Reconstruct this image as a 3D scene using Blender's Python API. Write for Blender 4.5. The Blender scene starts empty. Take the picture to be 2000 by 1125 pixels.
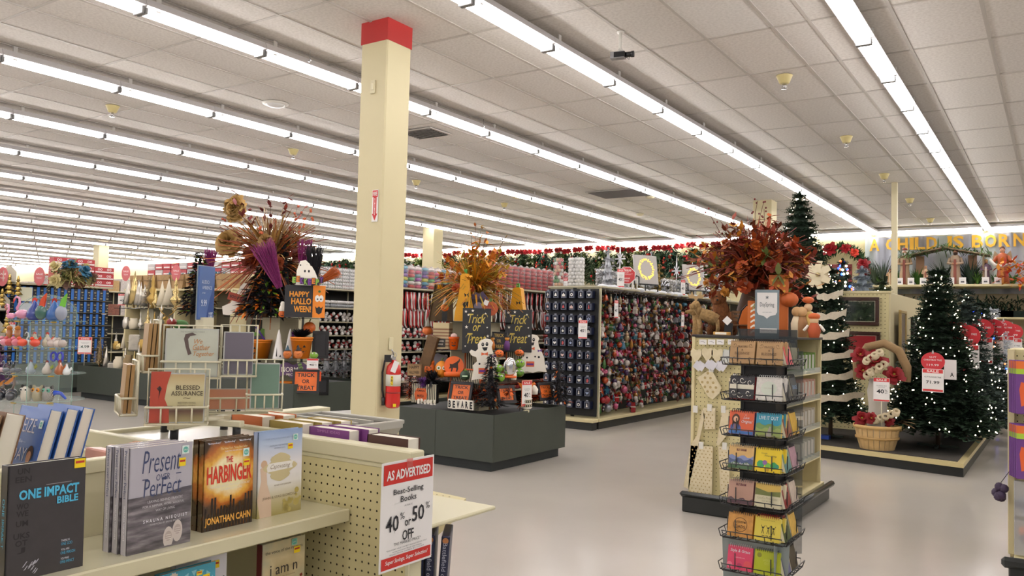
import bpy, math, random
from mathutils import Vector, Matrix
R_ = random.Random(11)
U = R_.uniform
SC = bpy.context.scene
COL = SC.collection
PI = math.pi

# ------------------------------------------------------------------ camera, world, exposure
RC = Matrix(((0.83024621, 0.00482403, 0.55737596), (0.55685257, -0.05135766, -0.82902208), (0.02462629, 0.99866867, -0.04532577)))
EYE = 1.6
cd = bpy.data.cameras.new('camera'); cam = bpy.data.objects.new('camera', cd); COL.objects.link(cam)
cd.sensor_width = 36; cd.lens = 1590 / 2000 * 36; cd.clip_start = .02; cd.clip_end = 200
cam.matrix_world = Matrix.Translation((0, 0, EYE)) @ RC.to_4x4()
SC.camera = cam
wd = bpy.data.worlds.new('world'); SC.world = wd; wd.use_nodes = True
wd.node_tree.nodes['Background'].inputs[0].default_value = (.94, .93, .93, 1)
wd.node_tree.nodes['Background'].inputs[1].default_value = .30
SC.view_settings.view_transform = 'Standard'; SC.view_settings.look = 'None'
SC.view_settings.exposure = 0.5; SC.view_settings.gamma = 1; SC.view_settings.use_curve_mapping = False
TUBE_POWER = 15.0
SC.cycles.max_bounces = 7; SC.cycles.diffuse_bounces = 3; SC.cycles.glossy_bounces = 3
SC.cycles.transparent_max_bounces = 10; SC.cycles.caustics_reflective = False; SC.cycles.caustics_refractive = False
SC.cycles.sample_clamp_indirect = 4

# ------------------------------------------------------------------ helpers
def ray(px, py): return RC @ Vector((px - 1000, -(py - 562.5), -1590))
def at(px, py, x=None, y=None, z=None):
    """the point on a real plane of the room that lies in the direction of a pixel of the 2000 wide photograph"""
    r = ray(px, py)
    t = x / r.x if x is not None else (y / r.y if y is not None else (z - EYE) / r.z)
    return Vector((r.x * t, r.y * t, EYE + r.z * t))
def lin(h):
    c = [int(h[i:i + 2], 16) / 255 for i in (0, 2, 4)]
    return tuple((v / 12.92 if v < .04045 else ((v + .055) / 1.055) ** 2.4) for v in c) + (1,)
MC = {}
def M(h, r=.5, me=0, var=0, sc=12, em=0, al=1, bump=0, coat=0):
    k = (h, r, me, var, sc, em, al, bump, coat)
    if k in MC: return MC[k]
    m = bpy.data.materials.new('m_' + h); m.use_nodes = True; m.diffuse_color = lin(h)
    nt = m.node_tree; p = nt.nodes['Principled BSDF']; c = lin(h)
    p.inputs['Base Color'].default_value = c; p.inputs['Roughness'].default_value = r
    p.inputs['Metallic'].default_value = me; p.inputs['Alpha'].default_value = al
    if coat: p.inputs['Coat Weight'].default_value = coat; p.inputs['Coat Roughness'].default_value = .08
    if em:
        p.inputs['Emission Color'].default_value = c; p.inputs['Emission Strength'].default_value = em
    if var or bump:
        tc = nt.nodes.new('ShaderNodeTexCoord'); n = nt.nodes.new('ShaderNodeTexNoise')
        n.inputs['Scale'].default_value = sc; n.inputs['Detail'].default_value = 4
        nt.links.new(tc.outputs['Object'], n.inputs['Vector'])
        if var:
            mx = nt.nodes.new('ShaderNodeMix'); mx.data_type = 'RGBA'
            mr = nt.nodes.new('ShaderNodeMapRange'); mr.inputs[1].default_value = .3; mr.inputs[2].default_value = .7
            nt.links.new(n.outputs['Fac'], mr.inputs[0]); nt.links.new(mr.outputs[0], mx.inputs[0])
            mx.inputs[6].default_value = tuple(v * (1 - var) for v in c[:3]) + (1,)
            mx.inputs[7].default_value = tuple(min(1, v * (1 + var)) for v in c[:3]) + (1,)
            nt.links.new(mx.outputs[2], p.inputs['Base Color'])
        if bump:
            b = nt.nodes.new('ShaderNodeBump'); b.inputs['Strength'].default_value = bump; b.inputs['Distance'].default_value = .01
            nt.links.new(n.outputs['Fac'], b.inputs['Height']); nt.links.new(b.outputs[0], p.inputs['Normal'])
    MC[k] = m; return m
def ramp_mat(name, kind, cols, r=.3, sc=1.0, detail=3, mapping=None, coat=0, rot=0):
    """printed cover art: noise, gradient (spherical / linear) or wave through a colour ramp, in object space"""
    m = bpy.data.materials.new(name); m.use_nodes = True; nt = m.node_tree; p = nt.nodes['Principled BSDF']
    p.inputs['Roughness'].default_value = r
    if coat: p.inputs['Coat Weight'].default_value = coat; p.inputs['Coat Roughness'].default_value = .05
    tc = nt.nodes.new('ShaderNodeTexCoord'); mp = nt.nodes.new('ShaderNodeMapping')
    nt.links.new(tc.outputs['Object'], mp.inputs[0])
    if mapping: mp.inputs['Location'].default_value = mapping[0]; mp.inputs['Scale'].default_value = mapping[1]
    mp.inputs['Rotation'].default_value = (0, rot, 0)
    if kind == 'noise':
        t = nt.nodes.new('ShaderNodeTexNoise'); t.inputs['Scale'].default_value = sc; t.inputs['Detail'].default_value = detail; out = t.outputs['Fac']
    elif kind == 'wave':
        t = nt.nodes.new('ShaderNodeTexWave'); t.bands_direction = 'Z'; t.inputs['Scale'].default_value = sc; t.inputs['Distortion'].default_value = 6; t.inputs['Detail'].default_value = detail; out = t.outputs['Fac']
    elif kind == 'bands':
        t = nt.nodes.new('ShaderNodeTexWave'); t.bands_direction = 'X'; t.inputs['Scale'].default_value = sc; out = t.outputs['Fac']
    elif kind == 'sphere':
        t = nt.nodes.new('ShaderNodeTexGradient'); t.gradient_type = 'SPHERICAL'; out = t.outputs['Fac']
        nz = nt.nodes.new('ShaderNodeTexNoise'); nz.inputs['Scale'].default_value = sc; nz.inputs['Detail'].default_value = detail
        nt.links.new(tc.outputs['Object'], nz.inputs[0])
        mm = nt.nodes.new('ShaderNodeMath'); mm.operation = 'MULTIPLY_ADD'; mm.inputs[1].default_value = .5
        nt.links.new(nz.outputs['Fac'], mm.inputs[0]); nt.links.new(t.outputs['Fac'], mm.inputs[2]); out = mm.outputs[0]
    else:
        t = nt.nodes.new('ShaderNodeSeparateXYZ'); out = t.outputs['Z']
    nt.links.new(mp.outputs[0], t.inputs[0])
    cr = nt.nodes.new('ShaderNodeValToRGB'); e = cr.color_ramp.elements
    while len(e) < len(cols): e.new(.5)
    for i, (ps, h) in enumerate(cols): e[i].position = ps; e[i].color = lin(h)
    nt.links.new(out, cr.inputs[0]); nt.links.new(cr.outputs[0], p.inputs['Base Color'])
    return m

def nrm(v): return Vector(v).normalized()
class B:
    def __init__(s): s.v = []; s.f = []; s.m = []; s.sm = []; s.mats = []; s.X = None
    def mi(s, m):
        if m not in s.mats: s.mats.append(m)
        return s.mats.index(m)
    def add(s, vs, fs, m, smooth=False):
        o = len(s.v); i = s.mi(m)
        if s.X is not None: vs = [s.X @ Vector(v) for v in vs]
        s.v += [tuple(v) for v in vs]
        for f in fs: s.f.append(tuple(o + k for k in f)); s.m.append(i); s.sm.append(smooth)
        return s
    def box(s, x0, y0, z0, x1, y1, z1, m):
        return s.add([(x0, y0, z0), (x1, y0, z0), (x1, y1, z0), (x0, y1, z0), (x0, y0, z1), (x1, y0, z1), (x1, y1, z1), (x0, y1, z1)],
                     [(0, 3, 2, 1), (4, 5, 6, 7), (0, 1, 5, 4), (1, 2, 6, 5), (2, 3, 7, 6), (3, 0, 4, 7)], m)
    def cb(s, c, sz, m, rz=0, rx=0, ry=0):
        T = Matrix.Translation(c) @ Matrix.Rotation(rz, 4, 'Z') @ Matrix.Rotation(ry, 4, 'Y') @ Matrix.Rotation(rx, 4, 'X')
        a, b, d = sz[0] / 2, sz[1] / 2, sz[2] / 2
        vs = [T @ Vector(v) for v in ((-a, -b, -d), (a, -b, -d), (a, b, -d), (-a, b, -d), (-a, -b, d), (a, -b, d), (a, b, d), (-a, b, d))]
        return s.add(vs, [(0, 3, 2, 1), (4, 5, 6, 7), (0, 1, 5, 4), (1, 2, 6, 5), (2, 3, 7, 6), (3, 0, 4, 7)], m)
    def rbox(s, x0, y0, z0, x1, y1, z1, m, b=.004):
        """box with chamfered edges"""
        X, Y, Z = (x0, x1), (y0, y1), (z0, z1); vs = []; idx = {}
        for i in (0, 1):
            for j in (0, 1):
                for k in (0, 1):
                    sx, sy, sz = (b, -b)[i], (b, -b)[j], (b, -b)[k]
                    for a, v in enumerate(((X[i], Y[j] + sy, Z[k] + sz), (X[i] + sx, Y[j], Z[k] + sz), (X[i] + sx, Y[j] + sy, Z[k]))):
                        idx[i, j, k, a] = len(vs); vs.append(v)
        g = lambda *a: idx[a]; fs = []
        for i in (0, 1): fs.append((g(i, 0, 0, 0), g(i, 1, 0, 0), g(i, 1, 1, 0), g(i, 0, 1, 0)))
        for j in (0, 1): fs.append((g(0, j, 0, 1), g(1, j, 0, 1), g(1, j, 1, 1), g(0, j, 1, 1)))
        for k in (0, 1): fs.append((g(0, 0, k, 2), g(1, 0, k, 2), g(1, 1, k, 2), g(0, 1, k, 2)))
        for j in (0, 1):
            for k in (0, 1): fs.append((g(0, j, k, 1), g(1, j, k, 1), g(1, j, k, 2), g(0, j, k, 2)))
        for i in (0, 1):
            for k in (0, 1): fs.append((g(i, 0, k, 0), g(i, 1, k, 0), g(i, 1, k, 2), g(i, 0, k, 2)))
            for j in (0, 1): fs.append((g(i, j, 0, 0), g(i, j, 1, 0), g(i, j, 1, 1), g(i, j, 0, 1)))
            for j in (0, 1):
                for k in (0, 1): fs.append((g(i, j, k, 0), g(i, j, k, 1), g(i, j, k, 2)))
        return s.add(vs, fs, m)
    def lathe(s, prof, m, c=(0, 0, 0), n=12, sx=1, sy=1, rib=0, ribn=8, cap=True, smooth=True):
        vs = []; fs = []
        for r, z in prof:
            for i in range(n):
                a = 2 * PI * i / n; rr = r * (1 - rib * abs(math.sin(a * ribn / 2)) if rib else 1)
                vs.append((c[0] + rr * math.cos(a) * sx, c[1] + rr * math.sin(a) * sy, c[2] + z))
        for k in range(len(prof) - 1):
            for i in range(n):
                j = (i + 1) % n; fs.append((k * n + i, k * n + j, (k + 1) * n + j, (k + 1) * n + i))
        if cap: fs.append(tuple(range(n))[::-1]); fs.append(tuple((len(prof) - 1) * n + i for i in range(n)))
        return s.add(vs, fs, m, smooth)
    def ball(s, c, r, m, n=10, k=6, sx=1, sy=1, sz=1, rib=0, ribn=8):
        return s.lathe([(max(.001, r * math.sin(PI * i / k)), -r * sz * math.cos(PI * i / k)) for i in range(k + 1)], m, c, n, sx, sy, rib, ribn, cap=False)
    def tube(s, pts, r, m, n=6, closed=False, taper=None, cap=True):
        pts = [Vector(p) for p in pts]; N = len(pts); vs = []; fs = []
        up = None
        for i, p in enumerate(pts):
            t = (pts[(i + 1) % N] - pts[i - 1]) if closed else (pts[min(i + 1, N - 1)] - pts[max(i - 1, 0)])
            t = t.normalized() if t.length > 1e-9 else Vector((0, 0, 1))
            if up is None: up = t.orthogonal().normalized()
            up = (up - t * up.dot(t)); up = up.normalized() if up.length > 1e-6 else t.orthogonal().normalized()
            w = t.cross(up); rr = r if taper is None else r * (1 + (taper - 1) * i / max(1, N - 1))
            for k in range(n):
                a = 2 * PI * k / n; vs.append(p + up * (rr * math.cos(a)) + w * (rr * math.sin(a)))
        for i in range(N if closed else N - 1):
            for k in range(n):
                j = (k + 1) % n; a = i * n; b = ((i + 1) % N) * n; fs.append((a + k, a + j, b + j, b + k))
        if not closed and cap: fs.append(tuple(range(n))[::-1]); fs.append(tuple((N - 1) * n + k for k in range(n)))
        return s.add(vs, fs, m, n > 4)
    def prism(s, pts, y0, y1, m, mback=None):
        """2-d outline (x, z), front face at y0, back at y1"""
        n = len(pts); a = sum(pts[i][0] * pts[(i + 1) % n][1] - pts[(i + 1) % n][0] * pts[i][1] for i in range(n))
        if a < 0: pts = pts[::-1]
        vs = [(x, y0, z) for x, z in pts] + [(x, y1, z) for x, z in pts]
        fs = [tuple(range(n)), tuple(range(n, 2 * n))[::-1]] + [(i, (i + 1) % n, n + (i + 1) % n, n + i)[::-1] for i in range(n)]
        return s.add(vs, fs, m)
    def dec(s, x0, z0, x1, z1, m, y=-.001):
        """flat print, facing -y"""
        return s.add([(x0, y, z0), (x1, y, z0), (x1, y, z1), (x0, y, z1)], [(0, 1, 2, 3)], m)
    def decp(s, pts, m, y=-.001):
        n = len(pts); a = sum(pts[i][0] * pts[(i + 1) % n][1] - pts[(i + 1) % n][0] * pts[i][1] for i in range(n))
        if a < 0: pts = pts[::-1]
        return s.add([(x, y, z) for x, z in pts], [tuple(range(n))], m)
    def disc(s, cx, cz, r, m, y=-.001, n=14, sx=1, sz=1):
        return s.decp([(cx + r * sx * math.cos(2 * PI * i / n), cz + r * sz * math.sin(2 * PI * i / n)) for i in range(n)], m, y)
    def mesh(s, name):
        me = bpy.data.meshes.new(name); me.from_pydata(s.v, [], s.f)
        for m in s.mats: me.materials.append(m)
        me.polygons.foreach_set('material_index', s.m); me.polygons.foreach_set('use_smooth', s.sm); me.update()
        return me
    def obj(s, name, parent=None, loc=(0, 0, 0), rz=0):
        o = bpy.data.objects.new(name, s.mesh(name)); COL.objects.link(o); o.parent = parent
        o.location = loc; o.rotation_euler = (0, 0, rz); return o
def tag(o, label, cat, group=None, kind=None):
    if label: o['label'] = label
    if cat: o['category'] = cat
    if group: o['group'] = group
    if kind: o['kind'] = kind
    return o
def T(name, label, cat, loc=(0, 0, 0), rz=0, group=None, rx=0, ry=0):
    o = bpy.data.objects.new(name, None); o.empty_display_size = .05; COL.objects.link(o)
    o.location = loc; o.rotation_euler = (rx, ry, rz); return tag(o, label, cat, group)
def one(name, label, cat, b, loc=(0, 0, 0), rz=0, group=None, rx=0, ry=0):
    o = b.obj(name, None, loc, rz); o.rotation_euler = (rx, ry, rz); return tag(o, label, cat, group)
def struct(name, b, parent=None):
    o = b.obj(name, parent)
    if parent is None: o['kind'] = 'structure'
    return o
KIDS = {}
def dup(root, loc, rz=None, label=None, group=None, sc=None, rx=None):
    r = root.copy(); COL.objects.link(r); r.location = loc
    if rz is not None: r.rotation_euler = (r.rotation_euler[0] if rx is None else rx, r.rotation_euler[1], rz)
    if label: r['label'] = label
    if group: r['group'] = group
    if sc: r.scale = (sc,) * 3 if not isinstance(sc, tuple) else sc
    if root.name not in KIDS:
        ch = [c for c in bpy.data.objects if c.parent == root]
        KIDS[root.name] = [(c, [g for g in bpy.data.objects if g.parent == c]) for c in ch]
    for c, gs in KIDS[root.name]:
        n = c.copy(); COL.objects.link(n); n.parent = r
        for g in gs:
            d = g.copy(); COL.objects.link(d); d.parent = n
    return r
ORD = 'first second third fourth fifth sixth seventh eighth ninth tenth eleventh twelfth thirteenth fourteenth fifteenth sixteenth seventeenth eighteenth nineteenth twentieth'.split()
def nth(i):
    if i < 20: return ORD[i]
    t = {20: 'twenty', 30: 'thirty', 40: 'forty', 50: 'fifty'}[(i + 1) // 10 * 10] if (i + 1) % 10 else None
    return t + '-' + ORD[(i + 1) % 10 - 1] if t else {30: 'thirtieth', 40: 'fortieth', 50: 'fiftieth'}[i + 1]
# lettering: built-in font turned into a mesh, fitted into a w x h box, in the x-z plane facing -y
TX = {}
def tmesh(s, bold=0, shear=0):
    k = (s, bold, shear)
    if k not in TX:
        c = bpy.data.curves.new('t', 'FONT'); c.body = s; c.resolution_u = 2; c.offset = bold; c.shear = shear; c.align_x = 'CENTER'
        o = bpy.data.objects.new('t', c); COL.objects.link(o); bpy.context.view_layer.update()
        me = o.to_mesh(); vs = [(v.co.x, v.co.y) for v in me.vertices]; fs = [tuple(p.vertices) for p in me.polygons]
        o.to_mesh_clear(); bpy.data.objects.remove(o); bpy.data.curves.remove(c)
        if not vs: vs = [(0, 0), (1, 0), (1, 1)]; fs = [(0, 1, 2)]
        x0 = min(v[0] for v in vs); x1 = max(v[0] for v in vs); z0 = min(v[1] for v in vs); z1 = max(v[1] for v in vs)
        TX[k] = ([((x - (x0 + x1) / 2) / (x1 - x0), (z - (z0 + z1) / 2) / (z1 - z0)) for x, z in vs], fs)
    return TX[k]
def text(b, s, cx, cz, w, h, m, y=-.001, bold=0, shear=0, rot=0):
    vs, fs = tmesh(s, bold, shear); c, sn = math.cos(rot), math.sin(rot)
    return b.add([(cx + x * w * c - z * h * sn, y, cz + x * w * sn + z * h * c) for x, z in vs], fs, m)
def lettering(parent, items, name='lettering', y=-.001):
    """items: (string, cx, cz, w, h, material[, bold[, shear[, rot]]])"""
    b = B()
    for it in items:
        s, cx, cz, w, h, m = it[:6]; ex = list(it[6:]) + [0, 0, 0]
        text(b, s, cx, cz, w, h, m, y, ex[0], ex[1], ex[2])
    return b.obj(name, parent)

CREAM = M('cfc8a6', .42); CREAM2 = M('d6c99c', .55); PEG = M('d0c493', .6); HOLE = M('3a3222', .9)
BLACK = M('16171a', .4); GREEN = M('3b4139', .5, var=.06, sc=3); GREEND = M('23292a', .55); WHITE = M('ece9e2', .5); RED = M('c8262b', .45)
SREDM = M('d23b3c', .5); PAPER = M('f0edea', .55); INK = M('26262a', .6); GOLD = M('c9a24a', .3, .9); SILV = M('c8c8cc', .3, .85)
CHROME = M('d0d0d2', .15, 1); GLASS = M('d5e8e0', .03, al=.10); GLASSEDGE = M('9fc4b4', .1, al=.45); ORANGE = M('e0681c', .45)
WOODB = M('6b4a2a', .6, var=.2, sc=20); PURPLE = M('5b2e7a', .5); STICKY = M('f2d21a', .5); TEAL = M('5fb0a0', .5)
# ------------------------------------------------------------------ room shell
CEIL = 4.26
YB = 22.15
b = B(); fm = M('c2bbb2', .20, var=.03, sc=1.2)
b.box(-56, -16, -.05, 9, YB, 0, fm); struct('floor', b)
b = B(); b.box(-56, YB, 0, 9, YB + .15, CEIL + .1, M('e6dcb6', .7, var=.02)); struct('wall_back', b)
b = B(); b.box(-56.2, -4, 0, -56, YB, CEIL + .1, M('e0d8ba', .7)); struct('wall_left', b)
# ceiling: lay-in panels between a metal grid
ceil = struct('ceiling', B().box(-56, -16, CEIL + .03, 9, YB, CEIL + .12, M('cfc9c3', .9)))
xs = [-.5 + .61 * i for i in range(0, 14)][::-1] + [-1.13, -1.76, -2.07, -2.67, -3.26]
x = -3.26
while x > -55: x -= .602; xs.append(x)
xs = sorted(xs); ys = [5.87 + 1.21 * k for k in range(-8, 14)] + [YB - .02]
ct = [ramp_mat('ceiling_panel_' + str(i), 'noise', [(.30, a), (.62, c)], r=.95, sc=38, detail=6) for i, (a, c) in
      enumerate([('cec8c2', 'dfdad5'), ('d1cbc5', 'e2ddd7'), ('cac4be', 'dad5cf'), ('dad7d3', 'e8e5e2')])]
pan = []; GRD = M('bdb7b0', .5)
def seen(x, y, z=CEIL):
    c = RC.transposed() @ Vector((x, y, z - EYE))
    if c.z > -.3: return False
    px, py = 1000 + 1590 * c.x / -c.z, 562.5 - 1590 * c.y / -c.z
    return -150 < px < 2150 and -150 < py < 1300
for i in range(len(xs) - 1):
    for j in range(len(ys) - 1):
        cx, cy = (xs[i] + xs[i + 1]) / 2, (ys[j] + ys[j + 1]) / 2
        pan.append((not seen(cx, cy), math.hypot(cx, cy), xs[i], xs[i + 1], ys[j], ys[j + 1]))
pan.sort(); rest = B(); pm = {}
for n, (ns, d, x0, x1, y0, y1) in enumerate(pan):
    g = .011; mt = ct[R_.choice([0, 0, 1, 1, 2])]
    if abs(x0 + 2.67) < .1 and abs(y0 - 5.87) < .1: mt = ct[3]
    if n < 296 and not ns:
        k = (round(x1 - x0, 2), round(y1 - y0, 2), mt)
        if k not in pm:
            w, l = (x1 - x0) / 2 - g, (y1 - y0) / 2 - g
            pm[k] = B().box(-w, -l, 0, w, l, .02, mt).mesh('ceiling_panel')
        o = bpy.data.objects.new('ceiling_panel', pm[k]); COL.objects.link(o); o.parent = ceil
        o.location = ((x0 + x1) / 2, (y0 + y1) / 2, CEIL + .006 + U(-.0015, .0015))
    else: rest.box(x0 + g, y0 + g, CEIL + .006, x1 - g, y1 - g, CEIL + .026, mt)
o = rest.obj('distant_ceiling_panels', ceil); o['kind'] = 'stuff'
b = B()
for x in xs: b.box(x - .014, -16, CEIL - .001, x + .014, YB, CEIL + .008, GRD)
for y in ys: b.box(-56, y - .014, CEIL, 9, y + .014, CEIL + .007, GRD)
b.obj('ceiling_grid', ceil)
# fluorescent battens: rows run along y, one tube holder every 1.215 m
TUBE = M('fdf9f8', .5, em=TUBE_POWER); HOUS = M('dcd9da', .4)
def batten():
    t = T('fluorescent_light', 'x', 'ceiling light')
    B().prism([(-.06, .085), (-.09, .02), (-.02, .008), (.02, .008), (.09, .02), (.06, .085)], -.605, .605, HOUS).obj('housing', t)
    for s in (-.032, .032): B().tube([(s, -.575, -.016), (s, .575, -.016)], .023, TUBE, 6).obj('tube', t)
    for e in (-.592, .592): B().rbox(-.065, e - .012, -.045, .065, e + .012, .01, M('8d8d8d', .4)).obj('lamp_holder', t)
    B().box(.04, -.50, .0, .052, -.46, .14, M('d8d5d0', .5)).obj('hanger', t)
    return t
ZL = CEIL - .145
bat = batten(); used = 0; rowx = [-1.38 - 2.437 * k for k in range(21)]; extra = B()
for ri, x in enumerate(rowx):
    for k in range(31):
        y = 21.35 - 1.215 * k
        if y < -15 or (y < -3 and x < -26): break
        if seen(x, y, ZL) or seen(x, y + .6, ZL) or seen(x, y - .6, ZL):
            lb = 'white fluorescent ceiling light, %s from rear wall in %s row from trees' % (nth(k), nth(ri))
            if used == 0:
                bat.location = (x, y, ZL); bat['label'] = lb; bat['group'] = 'ceiling light rows'
            else: dup(bat, (x, y, ZL), 0, lb, 'ceiling light rows')
            used += 1
        else:
            extra.box(x - .055, y - .6, ZL + .01, x + .055, y + .6, ZL + .085, HOUS)
            extra.box(x - .035, y - .57, ZL - .03, x + .035, y + .57, ZL - .008, TUBE)
for x in (1.06, 3.5, 5.93):
    for k in range(30):
        y = 21.35 - 1.215 * k; extra.box(x - .035, y - .57, ZL - .03, x + .035, y + .57, ZL - .008, TUBE)
        extra.box(x - .055, y - .6, ZL + .01, x + .055, y + .6, ZL + .085, HOUS)
o = extra.obj('ceiling_lights_overhead'); tag(o, 'continuing rows of white ceiling lights above and behind the viewer', 'ceiling light', kind='stuff')
# row along the rear wall
for k in range(22):
    x = -.2 - 2.44 * k
    w = dup(bat, (x, 22.045, ZL + .03), PI / 2, 'long fluorescent light running along rear wall, %s from the nativity side' % nth(k), 'rear wall lights', sc=(1, 1.98, 1))
# pillars
def pillar(n, x, y, w, cap=False):
    t = T('pillar', 'x', 'pillar', (x, y, 0)); m = M('d3c8a0', .55, var=.02, sc=2)
    B().rbox(-w, -w, 0, w, w, CEIL + .02, m, .012).obj('shaft', t)
    if cap: B().box(-w - .003, -w - .003, CEIL - .19, w + .003, w + .003, CEIL + .015, M('bf2f2c', .5)).obj('painted_band', t)
    return t
p = pillar(0, -5.02, 5.345, .158, True); p['label'] = 'large cream square pillar with a red band below the ceiling'
for (x, y, l) in ((-13.72, 16.6, 'cream square pillar behind the yellow autumn spray, amid the ornament aisles'), (-5.0, 16.68, 'cream square pillar rising behind the orange autumn flowers'),
                  (-28.8, 16.1, 'small distant cream pillar above the stacked red boxes'), (-37.6, 16.1, 'distant cream pillar at the far end beside the white village shelves')):
    pillar(0, x, y, .19)['label'] = l
one('pole', 'slender cream pole from ceiling to platform in front of the nativity curtain', 'pole', B().box(-.045, -.045, 0, .045, .045, CEIL, M('d9cfab', .5)), (-2.38, 15.5, 0))
# fittings on the near pillar (front face y = 5.187, right face x = -4.862)
t = T('wall_switch', 'cream blank switch plate high on the near pillar', 'switch', at(729, 170, y=5.185)); B().rbox(-.028, -.012, -.06, .028, 0, .06, M('d8cfab', .4)).obj('plate', t); B().rbox(-.012, -.018, -.03, .012, -.01, .03, M('e2d9b8', .4), .002).obj('rocker', t)
one('wall_plate', 'small cream cover plate low on the near pillar above the extinguisher', 'switch', B().rbox(-.028, -.01, -.055, .028, 0, .055, M('e0d7b2', .45)), at(763, 671, x=-4.86) + Vector((0, .0, 0)), PI / 2)
p = at(733, 402, y=5.185)
t = T('fire_sign', 'red and white arrow sign reading FIRE EXTINGUISHER on the near pillar', 'sign', p + Vector((0, -.003, 0)))
B().box(-.035, -.002, -.14, .035, .002, .14, PAPER).obj('plate', t)
b = B(); b.dec(-.031, .075, .031, .135, RED, -.003).decp([(-.018, .075), (.018, .075), (.018, -.07), (.031, -.07), (0, -.13), (-.031, -.07), (-.018, -.07)], RED, -.003).obj('arrow', t)
lettering(t, [('FIRE', 0, .105, .048, .035, PAPER, .02)] + [(c, 0, .06 - i * .0125, .011, .010, PAPER, .02) for i, c in enumerate('EXTINGUISHER')], y=-.004)
# fire extinguisher on the right face
t = T('fire_extinguisher', 'red fire extinguisher hung on the near pillar with a paper tag', 'fire extinguisher', (-4.775, 5.30, .86))
t.scale = (.76,) * 3
r_ = M('c9201c', .25, coat=.5)
B().lathe([(.06, 0), (.082, .02), (.085, .06), (.085, .42), (.078, .47), (.05, .505), (.028, .52), (.028, .545)], r_, n=20).obj('cylinder', t)
B().lathe([(.0865, .17), (.0865, .18)], M('7a1513', .4), n=20).lathe([(.0865, .25), (.0865, .38)], M('d9d6c8', .5), n=20).obj('label_band', t)
b = B(); text(b, 'A', -.0, .35, .022, .025, INK, -.088, .02); text(b, 'B', 0, .315, .022, .025, INK, -.088, .02); text(b, 'C', 0, .28, .022, .025, INK, -.088, .02); b.dec(-.014, .26, .014, .365, STICKY, -.0875); b.dec(.02, .02, .055, .055, STICKY, -.084); b.obj('sticker', t)
B().box(-.02, -.02, .54, .02, .02, .58, SILV).tube([(0, -.02, .58), (0, -.12, .6), (.0, -.15, .57)], .009, SILV).tube([(0, -.02, .60), (0, -.09, .645), (0, -.13, .66)], .009, SILV).tube([(.03 * math.cos(a), 0, .6 + .03 * math.sin(a)) for a in [i * PI / 4 for i in range(8)]], .004, SILV, closed=True).obj('valve', t)
B().tube([(-.02, -.01, .55), (-.1, -.02, .53), (-.12, -.03, .4), (-.115, -.03, .2), (-.10, -.03, .12)], .012, BLACK, 8).lathe([(.02, 0), (.022, .09)], BLACK, (-.10, -.03, .03), 8).obj('hose', t)
B().box(-.1, -.05, .52, -.02, -.03, .6, BLACK).obj('bracket', t)
b = B(); b.cb((.03, -.095, .47), (.06, .002, .13), PAPER, ry=.35).obj('paper_tag', t); t.rotation_euler = (0, 0, .55)
# ceiling fittings
def sprinkler(p, lb):
    t = T('sprinkler', lb, 'sprinkler', p); m = M('d8c98f', .4)
    B().lathe([(.085, .0), (.08, -.01), (.05, -.08), (.045, -.085)], m, n=14).obj('cup', t)
    B().lathe([(.012, -.08), (.012, -.13)], CHROME, n=8).lathe([(.03, -.135), (.03, -.14)], CHROME, n=10).tube([(-.022, 0, -.13), (-.022, 0, -.09), (.022, 0, -.09), (.022, 0, -.13)], .004, CHROME, 5).obj('head', t)
for i, (px, py) in enumerate([(220, 207), (573, 292), (813, 353), (985, 397), (1532, 148), (1653, 267), (1727, 340), (1777, 388), (1817, 427)]):
    sprinkler(at(px, py, z=CEIL), 'cream cupped ceiling sprinkler, %s from the viewer in the %s line' % (nth(i if i < 4 else i - 4), 'aisle' if i < 4 else 'tree side'))
for (px, py, s_) in ((605, 118, 1), (944, 248, 1)):
    p = at(px, py, z=CEIL - .16)
    one('ceiling_hook', 'small clear hook hanging under the %s' % ('light nearest the domed mirror' if px < 700 else 'lights beyond the near pillar'), 'hook', B().tube([(0, 0, .1), (0, 0, .03), (.02, 0, .0), (0, 0, -.02), (-.02, 0, 0)], .005, CHROME), p)
p = at(538, 202, z=CEIL)
t = T('ceiling_dome', 'shallow round white dome speaker cover on the ceiling', 'ceiling dome', p)
B().lathe([(.16, 0), (.155, -.012), (.12, -.02)], WHITE, n=24).obj('rim', t); B().ball((0, 0, -.012), .12, M('f2f2f2', .2), 20, 8, sz=.35).obj('cover', t)
for (x, y, w, l, lb, nn) in ((-7.36, 8.66, .3, .24, 'square louvred ceiling vent beyond the near pillar', 8), (-7.15, 14.45, .6, .42, 'wide dark return air grille in the ceiling over the ornament aisles', 16)):
    t = T('ceiling_vent', lb, 'vent', (x, y, CEIL - .005))
    B().box(-w, -l, -.012, w, l, 0, M('b9b3ae', .5)).obj('frame', t)
    B().box(-w + .04, -l + .04, -.014, w - .04, l - .04, -.011, M('4a4744', .8)).obj('recess', t)
    sl = None
    for k in range(nn):
        yy = -l + .05 + (2 * l - .1) * k / (nn - 1)
        if sl is None: sl = B().cb((0, 0, -.02), (2 * w - .08, .018, .003), M('a9a39e', .5), rx=.6).obj('slat', t, (0, yy, 0))
        else:
            o = sl.copy(); COL.objects.link(o); o.parent = t; o.location = (0, yy, 0)
for px, py, lb in ((1270, 383, 'round cream smoke detector beside the return air grille'), (1250, 417, 'round flat smoke detector deeper in the ceiling, past the grille'), (1008, 383, 'faint round smoke detector over the middle aisles')):
    one('smoke_detector', lb, 'smoke detector', B().lathe([(.09, 0), (.09, -.025), (.06, -.05), (.03, -.06)], M('ddd3b4', .5), n=16), at(px, py, z=CEIL))
t = T('security_camera', 'black and silver security camera on a white ceiling bracket', 'security camera', at(1212, 62, z=CEIL))
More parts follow.
